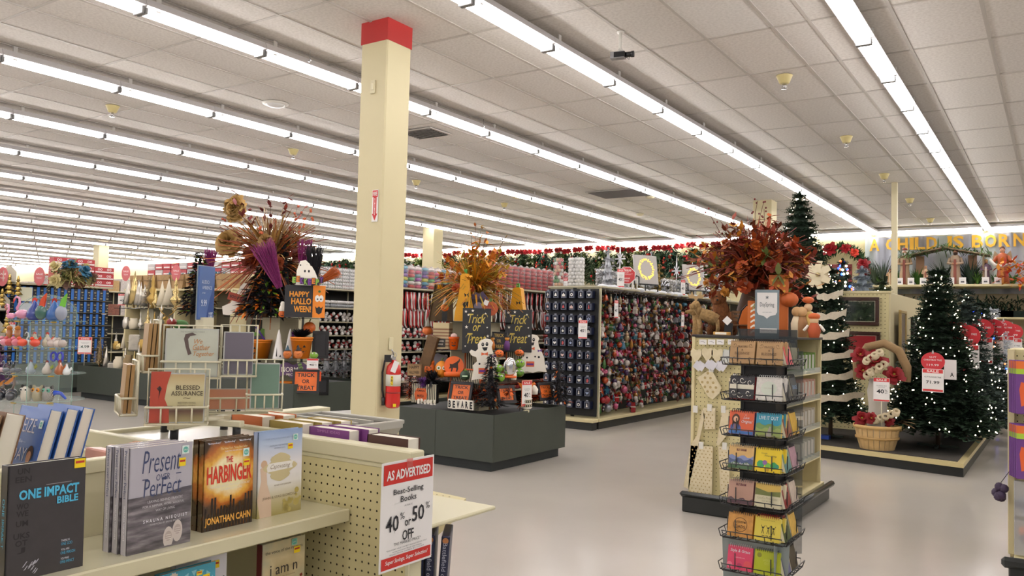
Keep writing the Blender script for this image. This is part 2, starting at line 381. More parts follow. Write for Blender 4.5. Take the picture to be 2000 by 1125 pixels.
B().tube([(0, 0, 0), (0, 0, -.16)], .013, WHITE, 8).lathe([(.035, 0), (.035, -.012)], WHITE, n=12).ball((0, 0, -.17), .022, WHITE).obj('bracket', t)
B().cb((-.02, 0, -.215), (.13, .065, .06), M('a9a9ac', .3, .5), rz=.2).cb((.0, 0, -.215), (.10, .068, .045), BLACK, rz=.2).obj('body', t)
o = B().tube([(.045, .01, -.215), (.12, .025, -.215)], .024, BLACK, 12).tube([(.1, .02, -.215), (.125, .026, -.215)], .028, M('2c2c30', .2), 12).obj('lens', t)
B().tube([(.06, .0, -.24), (.09, 0, -.27), (.1, 0, -.23)], .003, BLACK, 5).obj('cable', t)
# ------------------------------------------------------------------ foreground book fixture
ZT = 1.24                       # top of the low book fixture
def pegboard(b, x0, z0, x1, z1, m, t=.006, y=0, step=.0254, hr=.0035, hole=True):
    """perforated panel in the x-z plane, front at y: holes are flat dark hexagons laid over the face, their inner shade painted in"""
    b.box(x0, y, z0, x1, y + t, z1, m)
    if not hole: return b
    vs = []; fs = []; nx = int((x1 - x0) / step); nz = int((z1 - z0) / step)
    ox = x0 + ((x1 - x0) - (nx - 1) * step) / 2; oz = z0 + ((z1 - z0) - (nz - 1) * step) / 2
    for i in range(nx):
        for k in range(nz):
            o = len(vs)
            for a in range(6): vs.append((ox + i * step + hr * math.cos(a * PI / 3), y - .0006, oz + k * step + hr * math.sin(a * PI / 3)))
            fs.append(tuple(range(o, o + 6)))
    return b.add(vs, fs, HOLE)
fx = T('book_gondola', 'low cream pegboard book fixture with white top holding facing-out books', 'shelf unit', (0, 0, 0))
# panel behind the books, faces +x at x = -2.0
b = B(); b.X = Matrix.Translation((-2.0, .2, 0)) @ Matrix.Rotation(PI / 2, 4, 'Z'); b.box(0, 0, .1, 1.545, .02, ZT - .03, CREAM)
for k in range(26): b.disc(1.515, .18 + k * .04, .0045, HOLE, -.0008, 8); b.disc(.85, .18 + k * .04, .0045, HOLE, -.0008, 8)
b.obj('back_panel', fx)
B().rbox(-2.03, .2, ZT - .035, -1.995, 1.745, ZT, CREAM, .003).obj('top_rail', fx)
B().rbox(-1.995, 1.70, .1, -1.975, 1.742, ZT - .03, CREAM, .002).obj('upright', fx)
# white top board with raised lip
b = B().box(-2.46, 1.40, ZT - .035, -2.03, 1.80, ZT - .012, M('e4dfd2', .2)); b.obj('top_board', fx)
b = B().rbox(-2.70, 1.385, ZT - .05, -2.03, 1.412, ZT, CREAM, .003).rbox(-2.70, 1.37, ZT - .085, -2.03, 1.385, ZT - .055, CREAM, .003); b.obj('front_rail', fx)
B().rbox(-2.485, 1.41, ZT - .05, -2.46, 1.80, ZT, CREAM, .003).obj('side_rail', fx)
B().rbox(-2.485, 1.795, ZT - .04, -2.03, 1.82, ZT + .001, CREAM, .003).obj('rear_rail', fx)
B().box(-3.3, 1.41, .1, -2.70, 1.43, ZT - .01, CREAM).box(-2.70, 1.415, .1, -2.0, 1.43, ZT - .1, CREAM).obj('divider', fx)
B().rbox(-3.3, 1.385, ZT - .05, -2.70, 1.412, ZT, CREAM, .003).obj('front_rail', fx)
# pegboard wing facing the viewer, y = 1.745
b = pegboard(B(), -1.975, .12, -1.497, ZT - .055, PEG, y=1.748); b.obj('peg_panel', fx)
B().rbox(-2.0, 1.742, ZT - .045, -1.493, 1.80, ZT, CREAM, .004).rbox(-1.975, 1.745, ZT - .057, -1.497, 1.76, ZT - .045, CREAM, .002).obj('cap_rail', fx)
B().rbox(-1.51, 1.745, .1, -1.493, 1.80, ZT - .045, CREAM, .003).obj('end_post', fx)
def shelf(z, x=-1.728, y0=.2, y1=1.742):
    B().box(-1.995, y0, z - .006, x, y1, z, M('cfc9ac', .12, coat=.6)).obj('shelf_board', fx)
    B().rbox(x - .004, y0, z - .034, x + .006, y1, z + .002, CREAM, .003).obj('shelf_edge', fx)
shelf(1.05); shelf(.75)
B().box(-3.3, .6, 1.1, -2.03, 1.385, 1.112, CREAM).obj('inner_shelf', fx)
b = B().box(-2.0, .2, 0, -1.75, 1.74, .1, BLACK); b.obj('plinth', fx)
# peg shelf sticking out behind the wing, with the dark books below it
b = B(); b.X = Matrix.Rotation(0, 4, 'Z')
pp = [(-1.84, 2.464), (-2.35, 2.52), (-2.2, 1.86), (-1.62, 1.86), (-1.60, 1.90)]
b.add([(x, y, .95) for x, y in pp] + [(x, y, .905) for x, y in pp], [(0, 1, 2, 3, 4), (9, 8, 7, 6, 5)] + [(i, 5 + i, 5 + (i + 1) % 5, (i + 1) % 5) for i in range(5)], PEG)
for i in range(12):
    for k in range(8):
        cx, cy = -1.90 - .03 * i - .0 * k + (.44 * k * .045), 2.44 - k * .045
        o = len(b.v); b.add([(cx + .004 * math.cos(a * PI / 3), cy + .004 * math.sin(a * PI / 3), .9506) for a in range(6)], [tuple(range(6))], HOLE)
b.obj('peg_shelf', fx)
B().box(-1.93, 1.82, .72, -1.40, 2.2, .733, PEG).obj('low_shelf', fx)

def book(name, label, w, h, t, cover, loc, rz=PI / 2, lean=0, group=None, deco=None, txt=None, spine=None, sticker=None, rolls=None):
    """upright book, front cover faces local -y, spine on local -x"""
    o = T(name, label, 'book', loc, rz, group, rx=lean)
    b = B().box(-w / 2, -t / 2, 0, w / 2, -t / 2 + .0022, h, cover).box(-w / 2, t / 2 - .0022, 0, w / 2, t / 2, h, cover).box(-w / 2, -t / 2, 0, -w / 2 + .003, t / 2, h, cover)
    if deco:
        deco(b, -t / 2)
    cv_ = b.obj('cover', o)
    B().box(-w / 2 + .003, -t / 2 + .0022, .003, w / 2 - .004, t / 2 - .0022, h - .0025, M('e8e2d2', .8)).obj('pages', o)
    if txt: lettering(cv_, txt, y=-t / 2 - .0012)
    if spine:
        sb = B(); sb.X = Matrix.Translation((-w / 2, 0, h / 2)) @ Matrix.Rotation(-PI / 2, 4, 'Z')
        for it in spine:
            s_, z_, l_, hh, m_ = it[:5]; text(sb, s_, 0, z_, l_, hh, m_, -.0006, rot=it[5] if len(it) > 5 else -PI / 2)
        sb.obj('spine_lettering', cv_)
    if sticker:
        for (x, z, ws, hs, m_, kind) in sticker:
            sb = B().dec(x - ws / 2, z - hs / 2, x + ws / 2, z + hs / 2, m_, -t / 2 - .0018)
            if kind == 'p': sb.dec(x - ws * .4, z + hs * .0, x + ws * .4, z + hs * .25, M('c0392b', .5), -t / 2 - .0021)
            else: sb.disc(x, z, ws * .38, TEAL, -t / 2 - .0021); text(sb, 'SALE', x, z, ws * .6, hs * .2, PAPER, -t / 2 - .0024)
            sb.obj('price_sticker' if kind == 'p' else 'round_sticker', cv_)
    return o
WH = M('e6e4ea', .5); CY = M('4fb4d8', .4); CB_ = M('3a3637', .3, var=.1, sc=30, coat=.15)
# grey impact bible
def deco_bible(b, y):
    for i, (z, l) in enumerate(((.222, 'UN'), (.205, 'EEN'), (.15, 'WO'), (.135, 'WE'), (.115, 'UM'), (.09, 'UKS'), (.075, 'OT'), (.06, 'J'))): text(b, l, -.05, z, .008 * len(l) + .008, .012, M('232021', .5), y - .0006, .02)
    b.dec(-.004, .187, .05, .1885, M('8a8688', .5), y - .0006)
    for i in range(12):
        x, z = U(-.055, -.02), U(.005, .035); b.decp([(x, z), (x + .004, z + .002), (x + .009, z + .009), (x + .007, z + .009)], M('b8b8c0', .4), y - .0006)
book('paperback_bible', 'charcoal grey paperback bible with bright blue title letters', .160, .236, .028, CB_, (-1.79, .905, 1.05), lean=-.03, deco=deco_bible,
     txt=[('ONE IMPACT', .004, .173, .124, .021, CY, .035), ('BIBLE', .042, .152, .045, .015, CY, .03),
          ('THERE IS', .040, .064, .018, .0045, WH), ('ONE GOD', .043, .057, .024, .006, CY), ('YOU ARE', .040, .045, .018, .0045, WH), ('ONE PERSON', .046, .038, .031, .006, CY), ('YOU MAKE', .040, .026, .018, .0045, WH), ('ONE IMPACT', .045, .019, .03, .006, CY)],
     spine=[('ONE IMPACT', .0, .10, .009, CY), ('BIBLE', -.015, .04, .006, CY)], sticker=[(.066, .2245, .024, .02, STICKY, 'p')])
# sea cover
def sea_cover(b, y):
    b.box(-.0825, y - .0008, 0, .0825, y, .128, M_SEA)
    b.decp([(-.0825, .128), (.0825, .128), (.0825, .137), (.06, .1365), (.03, .132), (.0, .129)], M('57535a', .3), y - .0008)
    for c, a in (((.022, .022), .0), ((.046, .034), .35)):
        pts = [(c[0] + .0135 * math.cos(t) * (1.0), c[1] + .026 * math.sin(t)) for t in [i * PI / 8 for i in range(16)] if c[1] + .026 * math.sin(t) > 0.001]
        b.decp(pts, M('cfc4bd', .6), y - .0012)
        b.decp([(c[0] + .009 * math.cos(t), c[1] + .004 + .012 * math.sin(t)) for t in [i * PI / 6 for i in range(12)]], M('b3a49c', .6), y - .0015)
        for k in range(3): b.dec(c[0] - .007, c[1] - .004 + k * .005, c[0] + .007, c[1] - .003 + k * .005, M('efe9e4', .6), y - .0017)
M_SEA = ramp_mat('sea', 'noise', [(.30, '332f33'), (.5, '625c60'), (.72, '938b8f')], r=.15, sc=16, detail=6, mapping=((0, 0, 0), (1, 1, 5)), coat=.6)
M_SKY = M('b4b0b8', .15, coat=.6)
NB = M('3a4468', .5)
for i in range(3):
    book('hardcover_book', ('grey and sea coloured hardcover with handwritten style title, in front of its copies', 'second copy of the grey sea hardcover, only its spine showing', 'rearmost copy of the grey sea hardcover beside the pegboard strip')[i], .165, .243, .026, M_SKY,
         (-1.785 - .029 * i, 1.165 - .004 * i, 1.05), lean=-.02, group='grey sea hardcovers', deco=sea_cover,
         txt=[('Present', .0, .207, .1, .052, NB, -.008, .25), ('OVER', .004, .168, .036, .015, NB, -.005, .1), ('PerFect', .004, .146, .098, .042, NB, -.005, .15), ('-', -.042, .167, .014, .002, NB), ('-', .045, .172, .014, .002, NB),
              ('LEAVING BEHIND FRANTIC', .012, .114, .092, .006, M('c9c5c8', .5)), ('FOR A SIMPLER, MORE SOULFUL', .008, .103, .108, .006, M('c9c5c8', .5)), ('WAY OF LIVING', .012, .092, .05, .006, M('c9c5c8', .5)),
              ('S H A U N A   N I E Q U I S T', .014, .069, .115, .009, WH, .01), ('FOREWORD BY BRENE BROWN', .014, .060, .08, .004, M('b5b1b4', .5))] if i == 0 else None,
         spine=[('Present over Perfect', .06, .11, .010, NB), ('SHAUNA NIEQUIST', -.05, .08, .006, WH)],
         sticker=[(.062, .226, .019, .02, M('dfeee8', .5), 'r'), (.054, .197, .018, .02, STICKY, 'p')] if i == 0 else None)
M_FIRE = ramp_mat('fire', 'sphere', [(.0, '1d1a16'), (.30, '4a3218'), (.5, 'b5641c'), (.66, 'e9b048'), (.85, 'fff2c0')], r=.12, sc=28, detail=5, mapping=((0, 0, -1.45), (8.5, 1, 10.5)), coat=.6)
def fire_deco(b, y):
    for k in range(16):
        x0 = -.072 + k * .0095; b.dec(x0, .0, x0 + .006, U(.045, .085), M('2a1c12', .5), y - .0004)
for i in range(2):
    book('paperback_book', ('fiery orange and black paperback with tall red title, facing out', 'second copy hidden behind the fiery orange paperback')[i], .155, .232, .022, M_FIRE, (-1.83 - .024 * i, 1.392, 1.05), lean=-.02, deco=fire_deco,
         txt=[('THE', .0, .177, .022, .016, RED, .02), ('HARBINGER', .002, .141, .140, .046, M('d23a22', .4), .03), ('THE ANCIENT MYSTERY THAT HOLDS THE SECRET', .004, .110, .125, .006, M('f0e6d0', .5), .01), ('OF AMERICA\'S FUTURE', .008, .101, .065, .006, M('f0e6d0', .5), .01),
              ('"Extraordinary"', -.048, .223, .04, .006, WH, .01), ('"Spellbinding"', -.001, .223, .036, .006, WH, .01), ('"Mind Blowing"', .048, .223, .04, .006, WH, .01), ('The New York Times Best Seller', .014, .207, .085, .006, M('e8d9a0', .5)), ('OVER TWO MILLION SOLD', .012, .199, .055, .004, WH),
              ('JONATHAN CAHN', .0, .022, .142, .024, M('f0b050', .4), .03)] if i == 0 else None, sticker=[(.052, .190, .02, .022, M('dfeee8', .5), 'r'), (.054, .163, .02, .017, STICKY, 'p')] if i == 0 else None)
M_CAP = ramp_mat('dawn', 'z', [(.0, 'a89a5c'), (.045, 'c9be96'), (.09, 'efece6'), (.14, 'eeeaee'), (.20, 'b9c8e0'), (.235, '93a9cf')], r=.15, coat=.5)
def cap_deco(b, y):
    b.decp([(-.068, 0), (-.078, .05), (-.066, .1), (-.07, .135), (-.058, .14), (-.048, .13), (-.045, .09), (-.03, .05), (-.028, 0)], M('d9bfa6', .4), y - .0004); b.disc(-.057, .146, .011, M('cfae90', .4), y - .0005)
    b.decp([(.0 + (.05 + .012 * math.cos(6 * a)) * math.cos(a), .133 + (.028 + .012 * abs(math.cos(2 * a))) * math.sin(a)) for a in [i * PI / 18 for i in range(36)]], M('cdbf94', .4), y - .0006)
    b.decp([(-.045, .122), (.045, .126), (.042, .135), (.048, .146), (-.042, .146), (-.048, .134)], M('f3efe6', .4), y - .0008)
    for k in range(14): x = U(.01, .075); b.disc(x, U(.0, .04) + .02 * (x > .05), U(.004, .012), M('b9a860', .5), y - .0005, 7)
book('paperback_book', 'pale sky blue and cream paperback with gold ornamental title plate', .158, .236, .02, M_CAP, (-1.84, 1.572, 1.05), lean=-.02, deco=cap_deco,
     txt=[('Captivating', .0, .134, .07, .016, M('8a6f50', .4), -.01, .4), ('REVISED AND EXPANDED', .01, .083, .06, .004, M('8a7a60', .4)), ('OVER 3 MILLION COPIES BESTSELLER', .0, .214, .11, .004, M('8f9bb5', .4)), ('UNVEILING THE MYSTERY OF A', .0, .194, .08, .004, M('6d7890', .4)), ('WOMAN\'S SOUL', -.004, .187, .04, .004, M('6d7890', .4)), ('JOHN & STASI ELDREDGE', .0, .05, .12, .009, M('7a6a50', .4))],
     sticker=[(.052, .212, .018, .018, M('dfeee8', .5), 'r'), (.034, .188, .018, .016, STICKY, 'p')])
# lower shelf books (tops show)
def lower(name, label, y, w, h, cover, x=-1.80, deco=None, txt=None, sticker=None, t=.02):
    return book(name, label, w, h, t, cover, (x, y, .75), lean=-.02, deco=deco, txt=txt, sticker=sticker)
M_TAN = ramp_mat('parchment', 'noise', [(.3, 'a89468'), (.5, 'c8b78e'), (.7, '9fa58c')], r=.3, sc=9, coat=.3)
M_PNK = ramp_mat('faded', 'noise', [(.3, 'b8a088'), (.5, 'd0b49c'), (.7, '9aa898')], r=.3, sc=12, coat=.3)
lower('paperback_book', 'faded pink and green book under the sea hardcovers', 1.055, .14, .232, M_PNK, txt=[('the voice of the martyrs', 0, .215, .1, .006, M('6a5a50', .5))], sticker=[(.045, .205, .022, .02, M('7fc0a8', .5), 'r')])
def holy_deco(b, y):
    for k in range(10):
        a = PI * k / 9; b.decp([(.02, .15), (.02 + .12 * math.cos(a - .06), .15 + .12 * math.sin(a - .06)), (.02 + .12 * math.cos(a + .06), .15 + .12 * math.sin(a + .06))], M('9fd0dc', .4), y - .0004) if False else None
    b.decp([(.02 + (.048 + .005 * math.cos(9 * a)) * math.cos(a), .168 + (.040 + .004 * math.cos(9 * a)) * math.sin(a)) for a in [i * PI / 27 for i in range(54)]], M('e0e4d4', .5), y - .0008)
    for k in range(9):
        a = .2 + k * .36; b.decp([(.02 + .05 * math.cos(a), .168 + .045 * math.sin(a)), (.02 + .062 * math.cos(a - .12), .168 + .06 * math.sin(a - .12)), (.02 + .062 * math.cos(a + .12), .168 + .06 * math.sin(a + .12))], M('8fd0da', .4), y - .0006)
    for x, z in ((-.062, .195), (-.04, .222), (-.066, .16)): b.decp([(x + (.012 + .002 * math.cos(10 * a)) * math.cos(a), z + (.012 + .002 * math.cos(10 * a)) * math.sin(a)) for a in [i * PI / 16 for i in range(32)]], M('d8cdb8', .5), y - .0008)
lower('paperback_bible', 'turquoise sunburst bible with a cream cloud shaped title', 1.245, .155, .236, M('3f9db5', .3, coat=.3), x=-1.775, deco=holy_deco, txt=[('HOLY', .022, .178, .062, .022, M('4a4a48', .5), 0, .05), ('BIBLE', .022, .145, .062, .02, M('4a4a48', .5), 0, .05)], sticker=[(.05, .2, .02, .022, STICKY, 'p'), (.03, .218, .016, .01, STICKY, 'p')])
lower('paperback_book', 'white book with black and blue title partly behind the turquoise bible', 1.315, .15, .238, M('dedce0', .3, coat=.3), x=-1.82, txt=[('her', .035, .17, .07, .05, M('303034', .4)), ('ON', .04, .125, .07, .045, CY, .03)], sticker=[(.04, .213, .022, .02, STICKY, 'p')])
lower('paperback_book', 'tan parchment coloured paperback with dark red spine and plain black title', 1.555, .15, .24, M_TAN, x=-1.79, txt=[('the voice of the martyrs', .0, .213, .13, .011, M('4a4a40', .5)), ('i am n', .0, .165, .095, .028, M('3a3430', .4)), ('inspiring stories of christians', .0, .142, .08, .005, M('7a6a50', .5))], sticker=[(.035, .228, .02, .018, M('8fc8b0', .5), 'r'), (.045, .205, .022, .018, STICKY, 'p')],
      deco=lambda b, y: [b.decp([(x, z), (x + .008, z + .003), (x + .006, z + .011), (x - .003, z + .008)], M('7a2a20', .5), y - .0005) for x, z in ((.02, .12), (.045, .115), (.06, .125))] and b.box(-.0765, y, 0, -.074, -y, .24, M('5a201c', .5)))

# advertisement sign on the wing end
t = T('sale_sign', 'red and white AS ADVERTISED best-selling books sign taped to the fixture end', 'sign', (-1.465, 1.70, .945), PI / 2, ry=0)
t.rotation_euler = (.0, 0, PI / 2)
W_, H_ = .212, .285
B().box(-W_ / 2, 0, 0, W_ / 2, .002, H_, PAPER).obj('card', t)
B().dec(-.1, .226, .1, .279, M('c8281f', .45), -.0012).obj('red_band', t); B().dec(-.1, .006, .1, .036, M('c8281f', .45), -.0012).obj('red_band', t)
k = INK
lettering(t, [('AS ADVERTISED', 0, .250, .178, .026, PAPER, .03), ('Best-Selling', 0, .202, .122, .019, k, .008), ('Books', 0, .182, .064, .016, k, .008), ('ALWAYS', 0, .163, .032, .005, M('777777', .5)),
              ('40', -.062, .122, .05, .042, k, .012), ('%', -.023, .137, .018, .018, k), ('or', .0, .115, .024, .016, k, .01), ('50', .042, .134, .05, .042, k, .012), ('%', .082, .149, .018, .018, k), ('OFF', .002, .084, .046, .027, k, .015), ('THE MARKED PRICE*', 0, .066, .11, .008, M('555555', .5)),
              ('*DISCOUNT VALID ON BEST-SELLING BOOKS ONLY', 0, .054, .165, .0035, M('666666', .5)), ('YOUR DISCOUNT PRICES ARE MARKED', 0, .047, .12, .003, M('666666', .5)), ('SELECTION VARIES BY STORE', 0, .0415, .14, .003, M('666666', .5)), ('Super Savings, Super Selection!', 0, .022, .172, .014, PAPER, .012, .25)], y=-.0022)
B().dec(-.012, .262, .012, .287, M('e07068', .3, al=.6), -.003).obj('tape', t)
# books in the trough behind the bible: leaning copies, facing +x and toward the viewer
M_OR = ramp_mat('autumn', 'noise', [(.3, '6a2a1c'), (.5, 'c06a20'), (.7, 'e0a040')], r=.3, sc=14)
t1 = M('2b5ca8', .3, coat=.3)
def seize_deco(b, y):
    b.decp([(-.02, 0), (.075, 0), (.078, .05), (.06, .075), (.04, .08), (.02, .075), (-.005, .05)], M('a9b4c4', .6), y - .0005)
    b.decp([(.022, .08), (.035, .055), (.05, .08), (.046, .1), (.03, .1)], M('d0946c', .6), y - .0008); b.disc(.038, .118, .018, M('4a2c1c', .7), y - .0009, sx=.9, sz=1.25); b.disc(.036, .11, .013, M('d9a078', .6), y - .0012, sx=.85, sz=1.25)
    b.dec(-.055, .145, .0, .1465, M('9fb4d8', .5), y - .0006)
for i in range(3):
    book('hardcover_book', ('blue hardcover titled in tall white letters with a woman in grey', 'blue hardcover directly behind the titled blue one', 'rearmost blue hardcover of the leaning three')[i], .155, .240, .034, t1, (-2.2775, 1.075 + .043 * i, 1.112), rz=0, lean=-.24,
         group='leaning blue hardcovers', deco=seize_deco, txt=[('SEIZE', -.01, .19, .08, .038, WH, -.005), ('the', -.025, .148, .02, .01, M('b8c8e4', .5)), ('DAY', -.015, .115, .07, .034, WH, -.005), ('LIVING', -.045, .05, .03, .008, M('b8c8e4', .5)), ('WITH PURPOSE', -.045, .038, .045, .007, M('b8c8e4', .5)), ('AND PASSION', -.05, .027, .04, .007, M('b8c8e4', .5))], sticker=[(.055, .197, .018, .022, M('dfeee8', .5), 'r')])
for i in range(4):
    book('hardcover_book', ('orange autumn patterned hardcover at the edge of the leaning row', 'thick cream paged hardcover with brown cover, second of the leaning row', 'brown and tan hardcover third in the leaning row', 'dark tan hardcover touching the blue books')[i], .16, .25 - .004 * i, .048, [M_OR, M('a0785a', .5), M('8a6a4a', .5), M('7a5a40', .5)][i],
             (-2.27, .805 + .056 * i, 1.112), rz=0, lean=-.22)
for i in range(3):
    b = B().rbox(-.06, -.022, 0, .06, .022, .128, M('d9a090', .35), .004).box(-.05, -.0225, .03, .05, -.022, .10, M('e8b8aa', .3))
    one('boxed_stationery', 'pink boxed stationery set in the trough, %s from the blue books' % nth(i), 'box', b, (-2.13, 1.215 + .06 * i, 1.112), 0, 'pink boxed sets', rx=-.1)
o = book('paperback_book', 'pale pink paperback leaning below the white board behind the sea hardcovers', .16, .125, .012, M('d9b08c', .5), (-2.15, 1.372, 1.112), rz=0, lean=0)
# books standing behind the cap rail (only tops show)
def rear_books(label, x0, x1, y, n, th, ztop, cover, cat='book', title=None, rz=0.0, hgt=.22):
    for i in range(n):
        w = x1 - x0
        book('upright_book', label % ('' if n == 1 else nth(i) + ' '), w, hgt, th, cover, ((x0 + x1) / 2 + .03 * i, y + (th + .004) * i, ztop - hgt + .002 * i), rz=rz, txt=title if i == 0 else None, group=None)
rear_books('%sbrown leather look book behind the cap rail nearest the sign', -1.725, -1.565, 1.835, 1, .055, 1.262, M('4a2a22', .5))
rear_books('%spurple book of the pair standing behind the cap rail', -1.985, -1.81, 1.84, 2, .05, 1.262, M('7a3a80', .4), title=[('SIMPLE IDEAS', .0, .21, .1, .008, M('b880b8', .5))])
rear_books('%sgold covered book of three behind the rear rail', -2.20, -2.04, 1.86, 3, .052, 1.262, M('a8924a', .5))
rear_books('%sblack and orange book of the stack beside the wire rack', -2.40, -2.24, 1.865, 2, .06, 1.268, M('c86a30', .5))
rear_books('%swhite edged black book of three near the wire rack base', -2.66, -2.5, 1.90, 3, .04, 1.275, M('26262a', .5))
t = T('display_table', 'plain cream book fixture standing behind the low fixture', 'table')
B().rbox(-2.75, 1.825, 1.0, -1.52, 2.2, 1.012, CREAM, .004).obj('board', t); B().box(-2.75, 2.2, 1.0, -2.2, 2.56, 1.012, CREAM).obj('board', t); B().box(-2.75, 1.83, 0, -1.98, 1.85, 1.0, CREAM).obj('panel', t)
t = T('book_fixture', 'cream fixture end with a white paper card beside the grey plastic bin', 'shelf unit')
B().rbox(-2.76, 2.3, 0, -2.70, 2.56, 1.205, CREAM, .004).obj('end_panel', t); B().box(-3.6, 2.31, 0, -2.76, 2.35, 1.19, CREAM).obj('panel', t); B().rbox(-2.77, 2.28, 1.19, -2.69, 2.58, 1.215, CREAM, .003).obj('cap', t)
one('paper_card', 'plain white card upright on the cream fixture end', 'sign', B().box(-.001, -.06, -.17, .001, .06, 0, PAPER), (-2.66, 2.6, 1.2), -.3)
t = T('plastic_bin', 'grey translucent plastic bin lying between the books and the pillar', 'bin', (-2.50, 2.36, 1.013), .0)
t.scale = (.68, .85, 1.05); m = M('a8a59c', .35)
b = B(); 
for (x0, y0, x1, y1) in ((-.28, -.2, .30, -.19), (-.28, .19, .30, .2), (-.28, -.2, -.27, .2)): b.box(x0, y0, .0, x1, y1, .17, m)
b.box(-.28, -.2, 0, .28, .2, .01, m).prism([(.28, .0), (.32, .08), (.40, .15), (.40, .17), (.29, .17), (.27, .0)], -.2, .2, m); b.obj('tray', t)
B().rbox(-.29, -.215, .165, .41, -.185, .18, m, .003).rbox(-.29, .185, .165, .41, .215, .18, m, .003).rbox(-.3, -.2, .165, -.27, .2, .18, m, .003).rbox(.385, -.2, .15, .415, .2, .18, m, .003).obj('rim', t)
B().cb((.0, 0, .172), (.56, .02, .01), m).cb((.0, .1, .172), (.56, .02, .01), m).cb((0, -.1, .172), (.56, .02, .01), m).obj('grid', t)
for i in range(5):
    b = B().rbox(-.013, -.075, 0, .013, .075, .23, M('232845', .4), .003)
    o = T('devotional_book', 'dark blue spined book below the peg shelf, %s from the outer edge' % nth(i), 'book', (-1.575 - .027 * i - (.01 if i else 0), 2.0 - .016 * i, .735), 0, 'dark blue spines'); b.obj('cover', o)
    sb = B(); text(sb, 'Battlefield of the Mind', 0, .115, .19, .013, M('b9bcd0', .4), -.0762, rot=-PI / 2); sb.disc(0, .216, .009, M('c08050', .5), -.0762); sb.obj('spine_lettering', o); o.rotation_euler = (-.0, .05 if i == 0 else .02, .60)
# ------------------------------------------------------------------ wire CD spinner on the white board
IV = M('d9d2b6', .35)
sp = T('wire_spinner_rack', 'ivory wire spinner rack holding music albums on the white board', 'display rack', (-2.272, 1.620, ZT - .012))
b = B()
B().rbox(-.018, -.018, .055, .018, .018, .335, IV, .003).obj('mast', sp)
for a, L in ((.35, .15), (.35 + PI / 2, .15)):
    b = B(); b.X = Matrix.Rotation(a, 4, 'Z'); b.rbox(-L, -.013, .03, L, .013, .05, IV, .003); b.obj('foot_bar', sp)
    for s in (-1, 1):
        B().lathe([(.013, 0), (.013, .03)], BLACK, (s * (L - .02) * math.cos(a), s * (L - .02) * math.sin(a), 0), 10).obj('rubber_foot', sp)
B().lathe([(.07, .048), (.07, .054), (.02, .058)], IV, n=24).obj('turntable', sp)
def wire_pocket(w, d, h1, h2, r=.0035):
    """open wire pocket facing -y, back at y=0, front lip at y=-d"""
    b = B()
    b.tube([(-w / 2, 0, 0), (-w / 2, 0, h2), (w / 2, 0, h2), (w / 2, 0, 0)], r, IV, 6, closed=True)
    b.tube([(-w / 2, -d, 0), (-w / 2, -d, h1), (w / 2, -d, h1), (w / 2, -d, 0)], r, IV, 6, closed=True)
    for k in range(1, 4): b.tube([(-w / 2 + w * k / 4, 0, h2), (-w / 2 + w * k / 4, 0, 0), (-w / 2 + w * k / 4, -d, 0), (-w / 2 + w * k / 4, -d, h1)], r * .8, IV, 5)
    for s in (-1, 1):
        b.tube([(s * w / 2, 0, h1), (s * w / 2, -d, h1)], r, IV, 6); b.tube([(s * w / 2, 0, 0), (s * w / 2, -d, 0)], r, IV, 6)
    return b
def album(name, label, w, h, t, cover, loc, rz, lean=-.1, txt=None, deco=None, group=None, case=None):
    o = T(name, label, 'album', loc, rz, group, rx=lean)
    b = B().box(-w / 2, -t / 2, 0, w / 2, t / 2, h, case or M('c9cac4', .15, al=.9)); b.obj('case', o)
    b = B().dec(-w / 2 + .004, .003, w / 2 - .002, h - .003, cover, -t / 2 - .0006)
    if deco: deco(b, -t / 2 - .001)
    sl_ = b.obj('sleeve', o)
    if txt: lettering(sl_, txt, y=-t / 2 - .0022)
    return o
F1 = PI / 4 + .10     # direction that faces the viewer best
def pocket(dx, dy, z, rz, w=.165, d=.045, h1=.05, h2=.16):
    wire_pocket(w, d, h1, h2).obj('wire_pocket', sp, (dx, dy, z), rz)
    return Vector((sp.location.x + dx, sp.location.y + dy, sp.location.z + z))
M_CELLO = ramp_mat('cello', 'z', [(.0, 'a99c6a'), (.035, '6a4a3a'), (.05, 'c4b98c'), (.1, 'd2c89c'), (.15, 'b99a6a')], r=.1, coat=.6)
def cello(b, y):
    red = M('b4452c', .15, coat=.6)
    b.decp([(-.075, .0), (-.02, .0), (-.022, .04), (-.035, .07), (-.03, .11), (-.02, .15), (-.075, .15)], red, y); b.decp([(-.058, .10), (-.05, .108), (-.044, .10), (-.05, .085), (-.052, .07), (-.048, .088)], M('3a1a14', .4), y - .0003)
    b.dec(-.036, .045, -.012, .049, M('3a1a14', .4), y - .0003)
c, s_ = math.cos(F1), math.sin(F1)
def loc(side, out, z): return (side * c + out * s_, side * s_ - out * c, z)   # side along the face, out toward the viewer
